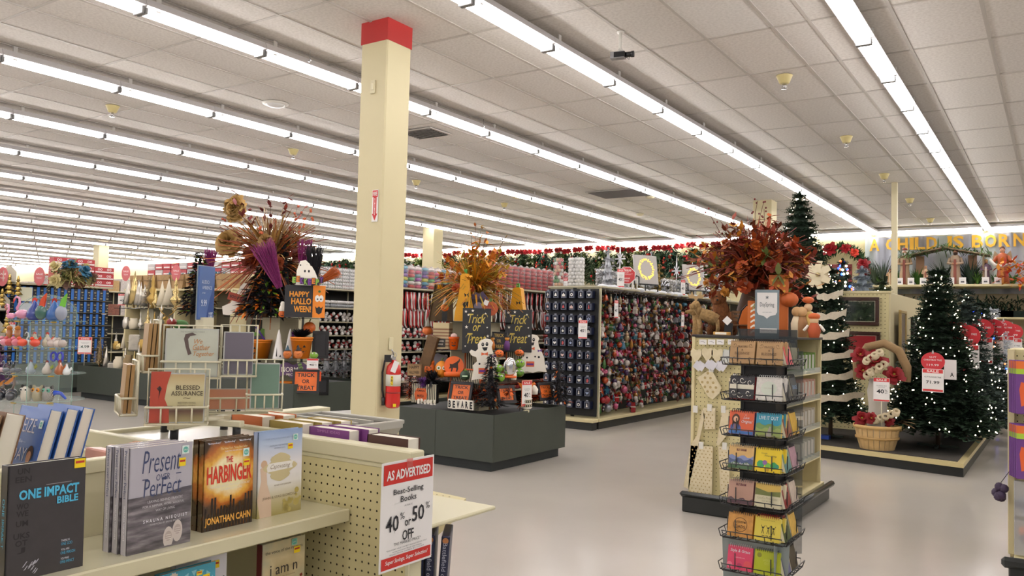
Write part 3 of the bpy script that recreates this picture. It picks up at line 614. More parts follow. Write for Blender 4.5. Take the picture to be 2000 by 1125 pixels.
for (side, out, z, w) in ((-.055, .15, .055, .17), (-.028, .06, .185, .17)):
    p = loc(side, out, z); q = pocket(p[0], p[1], z, F1, w)
    for k in range(3):
        col = M_CELLO if z < .1 else M('c3c6b6', .12, var=.05, sc=20)
        dl = Vector((s_, -c, 0)) * (.032 - .013 * k)
        if z < .1:
            album('music_album', ('red cello and cream hymn album in the lower front pocket', 'second hymn album behind the red cello cover', 'third hymn album in the lower front pocket')[k], .15, .145, .010, col, q + dl + Vector((0, 0, .004)), F1, -.09, group='hymn albums', deco=cello if k == 0 else None,
                  txt=[('BLESSED', .028, .103, .066, .013, M('4a3c28', .4), .012), ('ASSURANCE', .026, .086, .088, .013, M('4a3c28', .4), .012), ('~', .026, .072, .02, .004, M('6a5a40', .4)), ('WESTERN SWING', .026, .058, .05, .005, M('6a5a40', .4)), ('INSPIRED HYMNS', .026, .050, .05, .005, M('6a5a40', .4))] if k == 0 else None)
        else:
            album('music_album', ('pale green album with a goose in the upper front pocket', 'second pale green album behind the goose cover', 'third pale green album in the upper front pocket')[k], .152, .147, .010, col, q + dl + Vector((0, 0, .004)), F1, -.06, group='goose albums',
                  deco=(lambda b, y: b.decp([(-.02, .13), (.0, .135), (.012, .128), (-.006, .124), (-.012, .115), (-.008, .09), (.0, .07), (-.01, .065), (-.018, .09), (-.024, .115)], M('5a4a44', .4), y)) if k == 0 else None,
                  txt=[('THE WONDERFULLY MADE', -.0, .137, .07, .005, M('8a8c80', .4)), ('We', .018, .108, .024, .015, M('c98a50', .4), 0, .3), ('Gather', .028, .09, .05, .018, M('c98a50', .4), 0, .3), ('Together', .035, .068, .06, .018, M('c98a50', .4), 0, .3)] if k == 0 else None)
for (side, out, z, rz, w, h, mt, nm, nn) in ((.108, .04, .19, F1, .10, .135, M('6f6872', .15, coat=.5), 'grey brown album in the upper side pocket', 2), (.192, .01, .08, F1, .10, .145, M('6f8a78', .15, var=.1, coat=.5), 'green marbled album in the lower side pocket', 3),
                                             (-.14, .0, .20, F1 - PI / 2 + .25, .13, .145, M('a5814f', .4), 'tan album seen edge on in the upper rear pocket', 4), (-.19, .05, .075, F1 - PI / 2 + .25, .13, .145, M('a5814f', .4), 'tan album seen edge on in the lower rear pocket', 2)):
    p = loc(side, out, z); q = pocket(p[0], p[1], z, rz, w + .01)
    n = Vector((math.sin(rz), -math.cos(rz), 0))
    for k in range(nn):
        album('music_album', nm + (', %s copy' % nth(k)), w * .9, h, .0095, mt, q + n * (.032 - .0125 * k) + Vector((0, 0, .004)), rz, -.05, case=mt if rz < F1 - .5 else None)
for (side, out, z, rz) in ((.1, -.09, .06, F1 + .1), (-.06, -.12, .06, F1)): p = loc(side, out, z); q = pocket(p[0], p[1], z, rz, .2)
album('music_album', 'peach coloured album seen through the rear wires', .2, .07, .01, M('c98a6a', .3), sp.location + Vector(loc(.1, -.06, .07)), F1)
# blue price sign on the mast
t = T('price_sign', 'blue audio ambience 9.99 sign standing on the wire rack mast', 'sign', sp.location + Vector((0, 0, .335)), F1 + .95)
B().cb((0, 0, .012), (.05, .03, .05), IV).obj('holder', t)
B().box(-.036, -.003, .03, .036, .003, .20, M('4f6da8', .25, coat=.4)).prism([(-.04, .028), (.04, .028), (.04, .203), (-.04, .203)], .0035, .0045, M('c8d4d8', .1, al=.5)).obj('panel', t)
b = B(); b.decp([(.036, .03), (.036, .15), (.028, .13), (.016, .10), (.006, .06), (.0, .03)], M('34508c', .25), -.0035); b.obj('blue_curve', t)
k = M('c9d6ec', .4)
lettering(t, [('AUDIO', -.008, .15, .035, .012, k), ('AMBIENCE', -.0, .132, .045, .011, k), ('DVD', -.014, .115, .014, .005, k), ('9.99', -.012, .083, .026, .022, k, .01), ('HOBBY', .022, .05, .02, .008, k, .02), ('LOBBY', .022, .04, .02, .008, k, .02)], y=-.004)

# ------------------------------------------------------------------ black calendar tower
CT = Vector((-1.275, 4.26, 0))
BW = M('1d1e21', .35)
ct_ = T('calendar_spinner', 'tall black wire calendar spinner tower standing in the aisle', 'display rack', CT)
B().lathe([(.02, .06), (.02, 1.52)], BW, n=12).obj('pole', ct_)
for a in (0, PI / 2):
    b = B(); b.X = Matrix.Rotation(a, 4, 'Z'); b.rbox(-.3, -.03, .02, .3, .03, .06, BW); b.obj('base_bar', ct_)
GP = M('8b9493', .3)
for a in range(4):
    b = B(); b.X = Matrix.Rotation(a * PI / 2, 4, 'Z'); b.prism([(-.15, .07), (.15, .07), (.17, .55), (-.17, .55)], -.115, -.11, GP) if a in (0, 1) else b.prism([(-.1, .5), (.1, .5), (.1, 1.5), (-.1, 1.5)], -.075, -.07, BW)
    b.obj('body_panel', ct_)
B().box(-.09, -.09, .5, .09, .09, 1.56, M('17181a', .5)).obj('core', ct_)
tz = [1.435, 1.255, 1.075, .90, .725, .56, .395]
def tower_pocket(w):
    b = B(); r = .0028; d = .075
    b.tube([(-w / 2, 0, 0), (-w / 2, -d, 0), (w / 2, -d, 0), (w / 2, 0, 0)], r, BW, 5, closed=True)
    b.tube([(-w / 2, -d, 0), (-w / 2, -d - .012, .035), (w / 2, -d - .012, .035), (w / 2, -d, 0)], r, BW, 5, closed=True)
    for k in range(1, 7):
        x = -w / 2 + w * k / 7; b.tube([(x, 0, 0), (x, -d, 0), (x, -d - .012, .035 if k % 2 else .02)], r * .8, BW, 5)
    b.tube([(-w / 2, 0, 0), (-w / 2, 0, .09)], r, BW, 5); b.tube([(w / 2, 0, 0), (w / 2, 0, .09)], r, BW, 5)
    return b
pk = tower_pocket(.30).mesh('wire_pocket')
for z in tz:
    for a in range(4):
        o = bpy.data.objects.new('wire_pocket', pk); COL.objects.link(o); o.parent = ct_
        v = Matrix.Rotation(a * PI / 2, 3, 'Z') @ Vector((0, -.09, 0)); o.location = (v.x, v.y, z - .01); o.rotation_euler = (0, 0, a * PI / 2)
SM = M('3a4244', .06, al=.38)
for a in (1, 2):
    for z in (1.33, .97, .62):
        B().box(-.05, -.002, -.17, .05, .002, .17, SM).obj('smoked_divider', ct_, tuple(Matrix.Rotation(a * PI / 2 + PI / 4, 3, 'Z') @ Vector((0, -.175, z))), a * PI / 2 + PI / 4 + PI / 2)
def calendar(label, cover, loc, rz, w=.125, h=.115, deco=None, txt=None, n=3, coil='3a3a3a', lean=-.24, pagec='e2dcc8', group=None):
    """flip calendar: block of pages, card cover, row of wire loops along the top"""
    o = T('flip_calendar', label, 'calendar', loc, rz, group, rx=lean)
    B().box(-w / 2, -.003, 0, w / 2, .024, h, M(pagec, .6)).obj('page_block', o)
    b = B().box(-w / 2 - .001, -.005, -.001, w / 2 + .001, -.003, h + .001, cover)
    if deco: deco(b, -.0056, w, h)
    cv_ = b.obj('cover', o)
    b = B(); m = M(coil, .4)
    for k in range(11):
        x = -w / 2 + .01 + (w - .02) * k / 10; b.tube([(x, -.007, h - .006), (x, -.006, h + .009), (x, .012, h + .014), (x, .027, h + .009), (x, .027, h - .006)], .0014, m, 4)
    c = b.obj('wire_binding', o); c['kind'] = 'stuff'
    if txt: lettering(cv_, txt, y=-.0072)
    return o
def scroll(col):
    def f(b, y, w, h):
        m = M(col, .5)
        for sx in (-1, 1):
            for sz in (0, 1):
                for k in range(12):
                    a = k * .5; r = .004 + .0011 * k; b.disc(sx * (w * .33 + r * math.cos(a) * .8), h * (.2 + .6 * sz) + r * math.sin(a) * .8, .0018, m, y, 5)
    return f
def bands(*cs):
    def f(b, y, w, h):
        for z0, z1, c in cs: b.dec(-w / 2, h * z0, w / 2, h * z1, M(c, .3), y)
    return f
def hills(pal, extra=None):
    def f(b, y, w, h):
        for i, (z, c) in enumerate(pal):
            n = 8; pts = [(-w / 2, 0)] + [(-w / 2 + w * k / n, h * (z + .06 * math.sin(k * 1.7 + i * 2))) for k in range(n + 1)] + [(w / 2, 0)]
            b.decp(pts, M(c, .3), y - .0002 * i)
        if extra: extra(b, y - .001, w, h)
    return f
def swirl_deco(b, y, w, h):
    for cx, cz in ((-.04, .03), (-.01, .02), (.035, .03), (-.04, .09), (0, .095), (.04, .085)):
        b.tube([(cx + (.003 + .0016 * k) * math.cos(k * .6), y, cz + (.003 + .0016 * k) * math.sin(k * .6)) for k in range(11)], .0018, M('e6e2d8', .5), 4)
    b.dec(-w / 2, h * .42, w / 2, h * .62, M('d8d2be', .5), y - .002)
def portrait(b, y, w, h):
    b.dec(-w / 2, 0, w / 2, h * .14, M('3a6fae', .4), y)
    b.decp([(-.055, .016), (-.055, .04), (-.04, .055), (-.015, .055), (-.002, .035), (.0, .016)], M('4a5f9a', .5), y - .0003); b.disc(-.03, .075, .02, M('4a2f20', .6), y - .0005, sz=1.3); b.decp([(-.048, .02), (-.046, .08), (-.03, .09), (-.014, .08), (-.012, .03), (-.02, .05), (-.04, .05)], M('4a2f20', .6), y - .0005)
    b.disc(-.03, .074, .0125, M('e0b090', .5), y - .0008, sz=1.2); b.decp([(-.04, .016), (-.036, .05), (-.024, .05), (-.018, .016)], M('8a6a70', .5), y - .0008)
def blobs(cols):
    def f(b, y, w, h):
        for i, (x, z, r, c) in enumerate(cols): b.disc(x, z, r, M(c, .4), y - .0001 * i, 9)
    return f
KR = 'b08d62'
rows = [
 [('kraft brown prayers calendar at the outer end of the top tier', M(KR, .6, var=.06), scroll('6a4e30'), [('PRAYERS', 0, .085, .05, .011, M('5a4028', .5)), ('&', 0, .068, .01, .009, M('5a4028', .5)), ('BLESSINGS', 0, .05, .075, .014, M('5a4028', .5)), ('---', 0, .02, .05, .002, M('5a4028', .5))], '3a2a20', 'b89868'),
  ('kraft brown prayers calendar beside the pink one on the top tier', M(KR, .6, var=.06), scroll('6a4e30'), [('PRAYERS', 0, .085, .05, .011, M('5a4028', .5)), ('&', 0, .068, .01, .009, M('5a4028', .5)), ('BLESSINGS', 0, .05, .075, .014, M('5a4028', .5)), ('---', 0, .02, .05, .002, M('5a4028', .5))], '3a2a20', 'b89868')],
 [('black and cream scrollwork calendar titled two hearts', M('26242a', .4), swirl_deco, [('two hearts', 0, .060, .075, .010, M('4a4a44', .5))], '22201f', 'c04048'),
  ('white floral lace calendar with a pale oval on the second tier', M('d9d4cc', .5, var=.1, sc=90), lambda b, y, w, h: b.disc(0, h * .52, .035, M('d2d8c8', .5), y, 18, sx=1.15), [('sweet blessings', 0, .06, .05, .008, M('b9b0a0', .5), 0, .2)], 'dcdcd8', 'd8d4cc')],
 [('orange calendar with a smiling brown haired woman on a blue base', M('cf5a32', .4), portrait, [('A', .02, .098, .006, .008, WH), ('Live', .024, .084, .03, .012, WH, 0, .3), ('Original', .028, .062, .055, .02, WH, 0, .3)], '2a2a2a', '2f6fb8'),
  ('blue sky and road calendar titled LIVE IT OUT', M('2f8fa8', .4), hills([(.52, '6a8a4a'), (.34, '8a9a50'), (.0, '7a7a48')], lambda b, y, w, h: b.decp([(-.01, 0), (.02, 0), (.012, .05), (.006, .05)], M('9a9488', .5), y)), [('LIVE IT OUT', 0, .092, .095, .018, M('dfe9ea', .4), .01)], '2a3034', 'd8c060')],
 [('mountain sunset calendar with white title along the base', M('d8b070', .4), hills([(.55, '7a86b0'), (.42, '4a5a80'), (.26, '4a6a48')]), [('Unto the Hills', .0, .026, .09, .012, WH, 0, .1), ('BILLY GRAHAM', .0, .095, .05, .012, M('6a2a3a', .5), .03)], '8a8a80', '8a9080'),
  ('bright yellow calendar with green and lilac shrubs', M('e6c820', .4), blobs([(-.035, .035, .02, '3aa060'), (.0, .032, .014, '7ac040'), (.03, .033, .018, '3a9a50'), (-.015, .045, .012, '8a60a0'), (.045, .03, .012, '2f8f70'), (.0, .012, .01, 'c09a20')]), [('Simply', -.02, .09, .03, .008, M('8a8040', .5)), ('Friendship', .012, .078, .06, .012, M('7a7040', .5), 0, .2)], '5a4a20', 'e0c840')],
 [('dusky rose sunset calendar with a dark title plate', M('b08a78', .4), hills([(.22, '5a4048')], None), [('BILLY GRAHAM', .0, .095, .05, .012, M('5a2030', .5), .03), ('WISDOM', 0, .02, .06, .006, M('c8b0a8', .5))], '7a7470', '9a6a70'),
  ('cream and olive hills calendar of promises', M('d0c8a8', .4), lambda b, y, w, h: b.dec(-w / 2, h * .5, w / 2, h, M('c8a850', .4), y).decp([(-w / 2, h * .5), (w / 2, h * .5), (w / 2, h * .72), (0, h * .66), (-w / 2, h * .8)], M('6a7038', .4), y - .0003), [("God's Promises", 0, .045, .1, .013, M('a8a080', .5), 0, .2), ('DAY BY DAY', 0, .03, .05, .006, M('8a8468', .5))], '2a2a2a', 'd8d0b0')],
 [('wood grain calendar with a round stamp for dads', M('c89048', .5, var=.18, sc=40), lambda b, y, w, h: b.tube([(.034 * math.cos(a * PI / 10), y, h * .52 + .034 * math.sin(a * PI / 10)) for a in range(20)], .0013, M('3a2a1a', .5), 4, closed=True), [('A LITTLE GOD TIME', 0, .072, .055, .010, M('3a2a1a', .5), .02), ('DADS', 0, .05, .05, .015, M('3a2a1a', .5), .01)], '3a2a1a', 'e09a30'),
  ('yellow calendar with three dancing stick figures and red wire loops', M('dcc850', .4), lambda b, y, w, h: [b.tube([(x - .01, y, .075), (x, y, .055), (x + .01, y, .075)], .0012, INK, 4).tube([(x, y, .055), (x - .006, y, .035)], .0012, INK, 4).tube([(x, y, .055), (x + .006, y, .035)], .0012, INK, 4).disc(x, .064, .004, INK, y) for x in (-.022, .004, .03)], [('the power of words', 0, .1, .07, .005, M('8a8040', .5)), ('---', 0, .025, .05, .003, INK)], 'b03030', 'e0d070')],
 [('bright pink calendar titled style and grace, tilted in the bottom tier', M('d84a6a', .4), blobs([(-.05, .02, .015, 'e87a90'), (.04, .03, .02, 'e05a60'), (.0, .02, .014, 'b83a60')]), [('Style & Grace', 0, .09, .1, .02, WH, .005, .15), ('wisdom', 0, .06, .05, .007, M('f0b8c0', .5))], 'd8d4d0', 'd85a78'),
  ('lime green calendar with drawn leaves on the bottom tier', M('b0b82a', .4), blobs([(-.04, .09, .012, '8a8a30'), (.04, .07, .008, '7a8a40'), (.035, .03, .012, '8a9a40')]), [('LAUGH', .0, .07, .04, .012, M('c8cc60', .5)), ('OUT', 0, .054, .025, .012, M('c8cc60', .5))], '3a3a20', 'b8c040')]]
for r, row in enumerate(rows):
    for c_, (lb, cv, dc, tx, coil, pg) in enumerate(row):
        x = CT.x + (-.068, .068)[c_]
        for q in range(2):
            dx = .006 * q
            if q == 0: calendar(lb, cv, (x, CT.y - .148, tz[r]), (.0, -.02)[c_], deco=dc, txt=tx, coil=coil, pagec=pg)
            else: calendar('spare copy behind the ' + ' '.join(lb.split()[:9]), cv, (x + dx + .006, CT.y - .117, tz[r]), 0, coil=coil, pagec=pg)
side = [('d84a5a', 'red', '5a5a40', 'olive photo'), ('2c3038', 'near black', '30343c', 'dark GRACE'), ('8a4a30', 'rust', 'c8a030', 'mustard'), ('5a8a88', 'teal', 'b08a98', 'pink blossom'), ('8a2a28', 'dark red', 'c8b8a8', 'cream rose'), ('4a5a30', 'green', 'd8b050', 'gold and white'), ('6a6a90', 'lilac', '4a4030', 'brown portrait')]
for r, (c1, n1, c2, n2) in enumerate(side):
    for q, (c_, nm) in enumerate(((c1, n1), (c2, n2))):
        calendar('narrow %s calendar facing the trees, %s tier down' % (nm, nth(r)), M(c_, .35, var=.15, sc=40), (CT.x + .148, CT.y - .066 + .132 * q, tz[r]), PI / 2, w=.11, deco=None,
                 txt=[('GRACE', .0, .06, .08, .02, M('8ab0d8', .4), .01)] if (r == 1 and q) else ([('Jesus Calling', 0, .07, .06, .02, WH)] if r == 0 and not q else None))
t = T('header_sign', 'grey DaySpring header card in a clear holder on the black tower', 'sign', CT + Vector((.02, -.02, 1.56)), .25)
B().box(-.06, .0, -.02, .06, .004, .255, M('7c8a90', .4)).obj('card', t)
b = B(); b.decp([(-.042, .125), (-.015, .118), (0, .105), (.015, .118), (.042, .125), (.05, .14), (.05, .24), (-.05, .24), (-.05, .14)], PAPER, -.001).dec(-.035, .03, .05, .055, PAPER, -.001); b.obj('white_plate', t)
lettering(t, [('DaySpring', 0, .175, .07, .028, M('3a4a52', .5), 0), ('LIVE YOUR FAITH', 0, .138, .045, .004, M('8a9298', .5)), ('www.dayspring.com', .008, .043, .07, .006, INK), ('*', 0, .215, .014, .018, M('3a4a52', .5), .01)], y=-.002)
B().box(-.14, -.03, -.04, .15, -.026, .05, SM).box(-.14, .03, -.04, .15, .034, .05, SM).obj('smoked_holder', t)
# ------------------------------------------------------------------ item library (each returns a thing facing local -y, base at z = 0)
OR = M('df6a20', .4, var=.08); OR2 = M('e8821e', .4); LIME = M('7ea83a', .45); CREAMW = M('efe9dc', .5)
FEA = M('15141a', .6); PUR = M('6a2f86', .5); STEM = M('4a6a2a', .6)
def spherey(x, z, cx, cz, r, sx=1, sz=1, sy=1, e=.002):
    q = 1 - ((x - cx) / (r * sx)) ** 2 - ((z - cz) / (r * sz)) ** 2
    return -r * sy * math.sqrt(max(q, .0)) - e
def facepolys(b, polys, cx, cz, r, m, sx=1, sz=1, sy=1):
    for p in polys:
        n = len(p); a = sum(p[i][0] * p[(i + 1) % n][1] - p[(i + 1) % n][0] * p[i][1] for i in range(n)); p = p[::-1] if a < 0 else p
        b.add([(x, spherey(x, z, cx, cz, r, sx, sz, sy), z) for x, z in p], [tuple(range(n))], m)
def jack(s, cz):
    return [[(-.45 * s, cz + .15 * s), (-.15 * s, cz + .15 * s), (-.3 * s, cz + .42 * s)], [(.45 * s, cz + .15 * s), (.15 * s, cz + .15 * s), (.3 * s, cz + .42 * s)], [(-.07 * s, cz), (.07 * s, cz), (0, cz + .13 * s)],
            [(-.55 * s, cz - .12 * s), (-.3 * s, cz - .22 * s), (-.2 * s, cz - .15 * s), (-.1 * s, cz - .27 * s), (.1 * s, cz - .27 * s), (.2 * s, cz - .15 * s), (.3 * s, cz - .22 * s), (.55 * s, cz - .12 * s), (.3 * s, cz - .42 * s), (0, cz - .5 * s), (-.3 * s, cz - .42 * s)]]
def pumpkin(label, loc, r=.08, m=OR, rz=0, face=True, sz=.8, cat='pumpkin', group=None, tall=1):
    t = T('pumpkin', label, cat, loc, rz, group); h = r * sz * tall
    B().ball((0, 0, h), r, m, 24, 8, sz=sz * tall, rib=.09, ribn=8).obj('body', t)
    B().tube([(0, 0, 2 * h - .01), (.005, 0, 2 * h + r * .25), (.02, 0, 2 * h + r * .4)], r * .1, STEM, 6).obj('stem', t)
    if face: b = B(); facepolys(b, jack(r, h), 0, h, r, BLACK, 1, sz * tall); b.obj('face', t)
    return t
def bucket(label, loc, r=.12, h=.22, m=OR2, rz=0, face=True):
    t = T('bucket', label, 'bucket', loc, rz)
    B().lathe([(r * .72, 0), (r, h * .92), (r * 1.06, h * .92), (r * 1.06, h), (r * .98, h), (r * .96, h * .9), (r * .7, .01)], m, n=28).lathe([(r * 1.01, h * .84), (r * 1.03, h * .86), (r * 1.01, h * .88)], m, n=28, cap=False).obj('pail', t)
    if face:
        b = B()
        for p in jack(r * .95, h * .45):
            n = len(p); a = sum(p[i][0] * p[(i + 1) % n][1] - p[(i + 1) % n][0] * p[i][1] for i in range(n)); p = p[::-1] if a < 0 else p
            b.add([(x, -math.sqrt(max(0, (r * (.72 + .28 * z / (h * .92))) ** 2 - x * x)) - .003, z) for x, z in p], [tuple(range(n))], BLACK)
        b.obj('face', t)
    return t
def ghost_pts(s):
    return [(x * s, z * s) for x, z in ((-.30, 0), (-.12, .04), (.05, .0), (.20, .05), (.42, .02), (.38, .2), (.34, .42), (.27, .58), (.2, .70), (.17, .82), (.2, .92), (.14, 1.0), (.02, 1.02), (-.1, .97), (-.17, .87), (-.16, .76), (-.22, .70), (-.33, .74), (-.37, .68), (-.32, .6), (-.2, .56), (-.18, .46), (-.28, .36), (-.26, .22))]
def ghost_cut(label, loc, s=.45, rz=0):
    t = T('ghost_cutout', label, 'ghost decoration', loc, rz)
    B().prism(ghost_pts(s), -.008, .008, CREAMW).obj('board', t)
    b = B()
    for x, z in ((-.05, .87), (.05, .88)): b.disc(x * s, z * s, .035 * s, BLACK, -.009, 10, sz=1.4).disc(x * s, z * s + .01 * s, .012 * s, WHITE, -.0095, 8)
    b.decp([(-.07 * s, .8 * s), (.07 * s, .81 * s), (.05 * s, .73 * s), (-.02 * s, .72 * s)], BLACK, -.009)
    b.disc(-.12 * s, .4 * s, .025 * s, BLACK, -.009).disc(.2 * s, .42 * s, .03 * s, BLACK, -.009).disc(.1 * s, .43 * s, .025 * s, BLACK, -.009)
    b.obj('face', t)
    b = B(); b.decp([(-.08 * s, .68 * s), (0, .65 * s), (.08 * s, .69 * s), (.08 * s, .6 * s), (0, .63 * s), (-.08 * s, .6 * s)], M('d8643a', .5), -.0095); b.obj('orange_bow', t)
    B().decp([(.16 * s, .62 * s), (.22 * s, .6 * s), (.28 * s, .64 * s), (.28 * s, .56 * s), (.22 * s, .58 * s), (.17 * s, .55 * s)], M('6a4a9a', .5), -.0095).obj('purple_bow', t)
    B().dec(-.14 * s, .16 * s, .08 * s, .3 * s, M('d8643a', .5), -.0092).dec(-.12 * s, .2 * s, .06 * s, .25 * s, PUR, -.0097).obj('sweet_box', t)
    return t
def cone_tree(label, loc, h, r, m, n=300, cols=(), seed=1, name='feather_tree', cat='tree', L=.07, wd=.018, droop=.25, trunk=None, tw=1):
    """cone built of many overlapping blades"""
    t = T(name, label, cat, loc); b = B(); g = random.Random(seed); base = h * .06 if trunk is None else trunk
    b.lathe([(r * .5, base), (r * .25, base + (h - base) * .5), (.004, h * .97)], m, n=8)
    for i in range(n):
        f = (i / n) ** 1.0; z = base + (h - base) * (1 - (1 - f) ** .75); rr = r * (1 - (z - base) / (h - base)) * g.uniform(.45, .92) + .006
        a = g.uniform(0, 2 * PI); mm = g.choice(cols)[0] if cols and g.random() < cols_p(cols) else m
        p = Vector((rr * math.cos(a), rr * math.sin(a), z)); d = nrm((math.cos(a + g.uniform(-.5, .5)), math.sin(a + g.uniform(-.5, .5)), g.uniform(-.7, .25) * droop * 4))
        w = Vector((0, 0, 1)).cross(d).normalized() * wd * g.uniform(.6, 1.2); l = L * g.uniform(.7, 1.3) * (.5 + .5 * (1 - f)); up = d.cross(w).normalized() * wd * .4
        b.add([p, p + d * l * .5 + w + up, p + d * l, p + d * l * .5 - w + up], [(0, 1, 2, 3)], mm)
    b.obj('foliage', t)
    if base > .03: B().lathe([(r * .12 * tw, 0), (r * .1 * tw, base + .05)], WOODB, n=8).obj('trunk', t)
    return t
def cols_p(c): return c[0][1] if c else 0
def broom(label, loc, L, m, tilt=0, rz=0, n=90, w=.07, seed=2, hand=.35, ry=0):
    """upturned twig broom: handle end down, bristles up"""
    t = T('broom', label, 'broom', loc, rz); t.rotation_euler = (tilt, ry, rz); g = random.Random(seed)
    B().tube([(0, 0, 0), (.005, 0, L * hand), (0, 0, L * .6)], .012, M('3a2a22', .7), 7).obj('handle', t)
    b = B()
    for i in range(n):
        a = g.uniform(0, 2 * PI); q = math.sqrt(g.random()); x, y = w * q * math.cos(a), w * q * math.sin(a) * .6; z1 = L * g.uniform(.82, 1.0)
        b.tube([(x * .25, y * .25, L * hand), (x * .7, y * .7, L * .62), (x + g.uniform(-.02, .02), y + g.uniform(-.02, .02), z1)], .0042, m, 3, cap=False)
    b.lathe([(.022, L * hand), (.026, L * hand + .04)], M('1c1a1c', .7), n=8)
    b.obj('bristles', t); return t
def framed(label, loc, w, h, lines, rz=0, tilt=-.2, fm=None, pm=None, tm=None, name='framed_sign', fw=.035, cat='sign', bold=.02, depth=.025):
    t = T(name, label, cat, loc, rz, rx=tilt); fm = fm or M('211e22', .5); pm = pm or OR; tm = tm or BLACK
    b = B().rbox(-w / 2, -depth / 2, 0, w / 2, depth / 2, fw, fm, .003).rbox(-w / 2, -depth / 2, h - fw, w / 2, depth / 2, h, fm, .003).rbox(-w / 2, -depth / 2, fw, -w / 2 + fw, depth / 2, h - fw, fm, .003).rbox(w / 2 - fw, -depth / 2, fw, w / 2, depth / 2, h - fw, fm, .003)
    b.obj('frame', t); B().box(-w / 2 + fw * .8, -.004, fw * .8, w / 2 - fw * .8, .004, h - fw * .8, pm).obj('panel', t); pn_ = t.children[-1]
    n = len(lines); ih = h - 2 * fw
    if n: lettering(pn_, [(s, 0, h - fw - ih * (i + .5) / n, (w - 2 * fw) * (.8 if len(s) > 3 else .35), ih / n * .62, tm, bold) for i, s in enumerate(lines)], y=-.0055)
    return t
def blocks(label, word, loc, w, h, rz=0, name='letter_block_sign'):
    t = T(name, label, 'sign', loc, rz); n = len(word)
    for i, c in enumerate(word):
        x = -w / 2 + w * (i + .5) / n; dz = U(0, .012)
        b = B().rbox(x - w / n * .48, -.012, dz, x + w / n * .48, .012, h + dz, CREAMW, .002); text(b, c, x, h / 2 + dz, w / n * .6, h * .75, BLACK, -.0135, .05); b.obj('letter_block', t)
    return t
def stripes_m(c1, c2, sc): return ramp_mat('stripes_' + c1, 'bands', [(.48, c1), (.52, c2)], r=.5, sc=sc)
STR = stripes_m('191919', 'ddd6b8', 14)
def tray(label, loc, w=.3, h=.3, rz=0, tilt=-.25, m=None):
    t = T('striped_tray', label, 'tray', loc, rz, rx=tilt)
    pts = [(w / 2 * (1 - .18 * (abs(math.sin(2 * a)) ** 3)) * math.cos(a) * 1.0, h / 2 + h / 2 * (1 - .18 * (abs(math.sin(2 * a)) ** 3)) * math.sin(a)) for a in [i * PI / 12 for i in range(24)]]
    pts = [(w / 2 * max(-1, min(1, 1.35 * math.cos(a))) , h / 2 + h / 2 * max(-1, min(1, 1.35 * math.sin(a)))) for a in [i * PI / 12 for i in range(24)]]
    B().prism(pts, -.004, .004, m or STR).obj('plate', t); B().tube([(x, -.008, z) for x, z in pts], .009, M('d8622a', .4), 6, closed=True).obj('rim', t); return t
def price_card(label, loc, rz=0, big='40%', w=.14, h=.23, post=.06, group=None, name='sale_card', head='SALE', small=1):
    t = T(name, label, 'sign', loc, rz, group); z = post
    if post: B().rbox(-.04, -.012, 0, .04, .012, .03, IV, .002).tube([(0, 0, .02), (0, 0, post + .02)], .006, IV, 6).obj('stand', t)
    B().box(-w / 2, -.002, z, w / 2, .002, z + h, M('e2744a', .4)).obj('holder', t) if post else None
    b = B().box(-w / 2 * .93, -.0035, z + h * .02, w / 2 * .93, -.002, z + h * .98, PAPER); cd_ = b.obj('card', t)
    B().dec(-w / 2 * .9, z + h * .82, w / 2 * .9, z + h * .97, SREDM, -.004).obj('red_band', cd_); B().dec(-w / 2 * .9, z + h * .03, w / 2 * .9, z + h * .09, SREDM, -.004).obj('red_strip', cd_)
    its = [(big.replace('%', ''), -.012 if '%' in big else 0, z + h * .43, w * (.42 if '%' in big else .6), h * .17, INK, .02)]
    if head: its.append((head, 0, z + h * .895, w * .6, h * .08, PAPER, .02))
    if '%' in big: its += [('%', w * .26, z + h * .47, w * .16, h * .08, INK), ('OFF', w * .27, z + h * .37, w * .15, h * .05, INK)]
    if small: its += [('THE MARKED PRICE', 0, z + h * .66, w * .6, h * .035, M('777777', .5)), ('SELECTED GROUP', 0, z + h * .60, w * .4, h * .03, M('777777', .5))]
    lettering(cd_, its, y=-.0045); return t
def ribbonblade(b, p0, d, L, w, m, g, grav=.5, seg=4, lobed=False):
    """arching blade leaf from p0"""
    d = nrm(d); side = d.cross(Vector((0, 0, 1))); side = side.normalized() if side.length > .05 else Vector((1, 0, 0))
    vs = []; p = Vector(p0); dd = d.copy()
    for k in range(seg + 1):
        ww = w * math.sin(PI * min(.97, .12 + .86 * k / seg)) ; vs += [p - side * ww, p + side * ww]
        p = p + dd * (L / seg); dd = (dd + Vector((0, 0, -grav * .25))).normalized()
    return b.add(vs, [(2 * k, 2 * k + 1, 2 * k + 3, 2 * k + 2) for k in range(seg)], m)
def flower(b, c, r, m, g, n=14, up=Vector((0, 0, 1)), core=None):
    up = nrm(up); a0 = up.orthogonal().normalized(); a1 = up.cross(a0)
    for ring, (q, lift) in enumerate(((1, .1), (.85, .35), (.66, .55), (.45, .7), (.28, .8)) if n > 15 else ((1, .15), (.75, .45), (.45, .8))):
        k = max(5, int(n * q * .6))
        for i in range(k):
            a = 2 * PI * (i + .5 * ring) / k + g.uniform(-.2, .2); d = a0 * math.cos(a) + a1 * math.sin(a); s = up.cross(d)
            p = Vector(c) + up * r * .1 * ring; e = p + d * r * q * g.uniform(.85, 1.1) + up * r * lift; w = s * r * .38
            mid = (p + e) / 2 + up * r * .12
            b.add([p, mid + w, e + w * .5, e - w * .5, mid - w], [(0, 1, 2, 3, 4)], m)
    b.ball(tuple(Vector(c) + up * r * .3), r * .22, core or m, 6, 4)
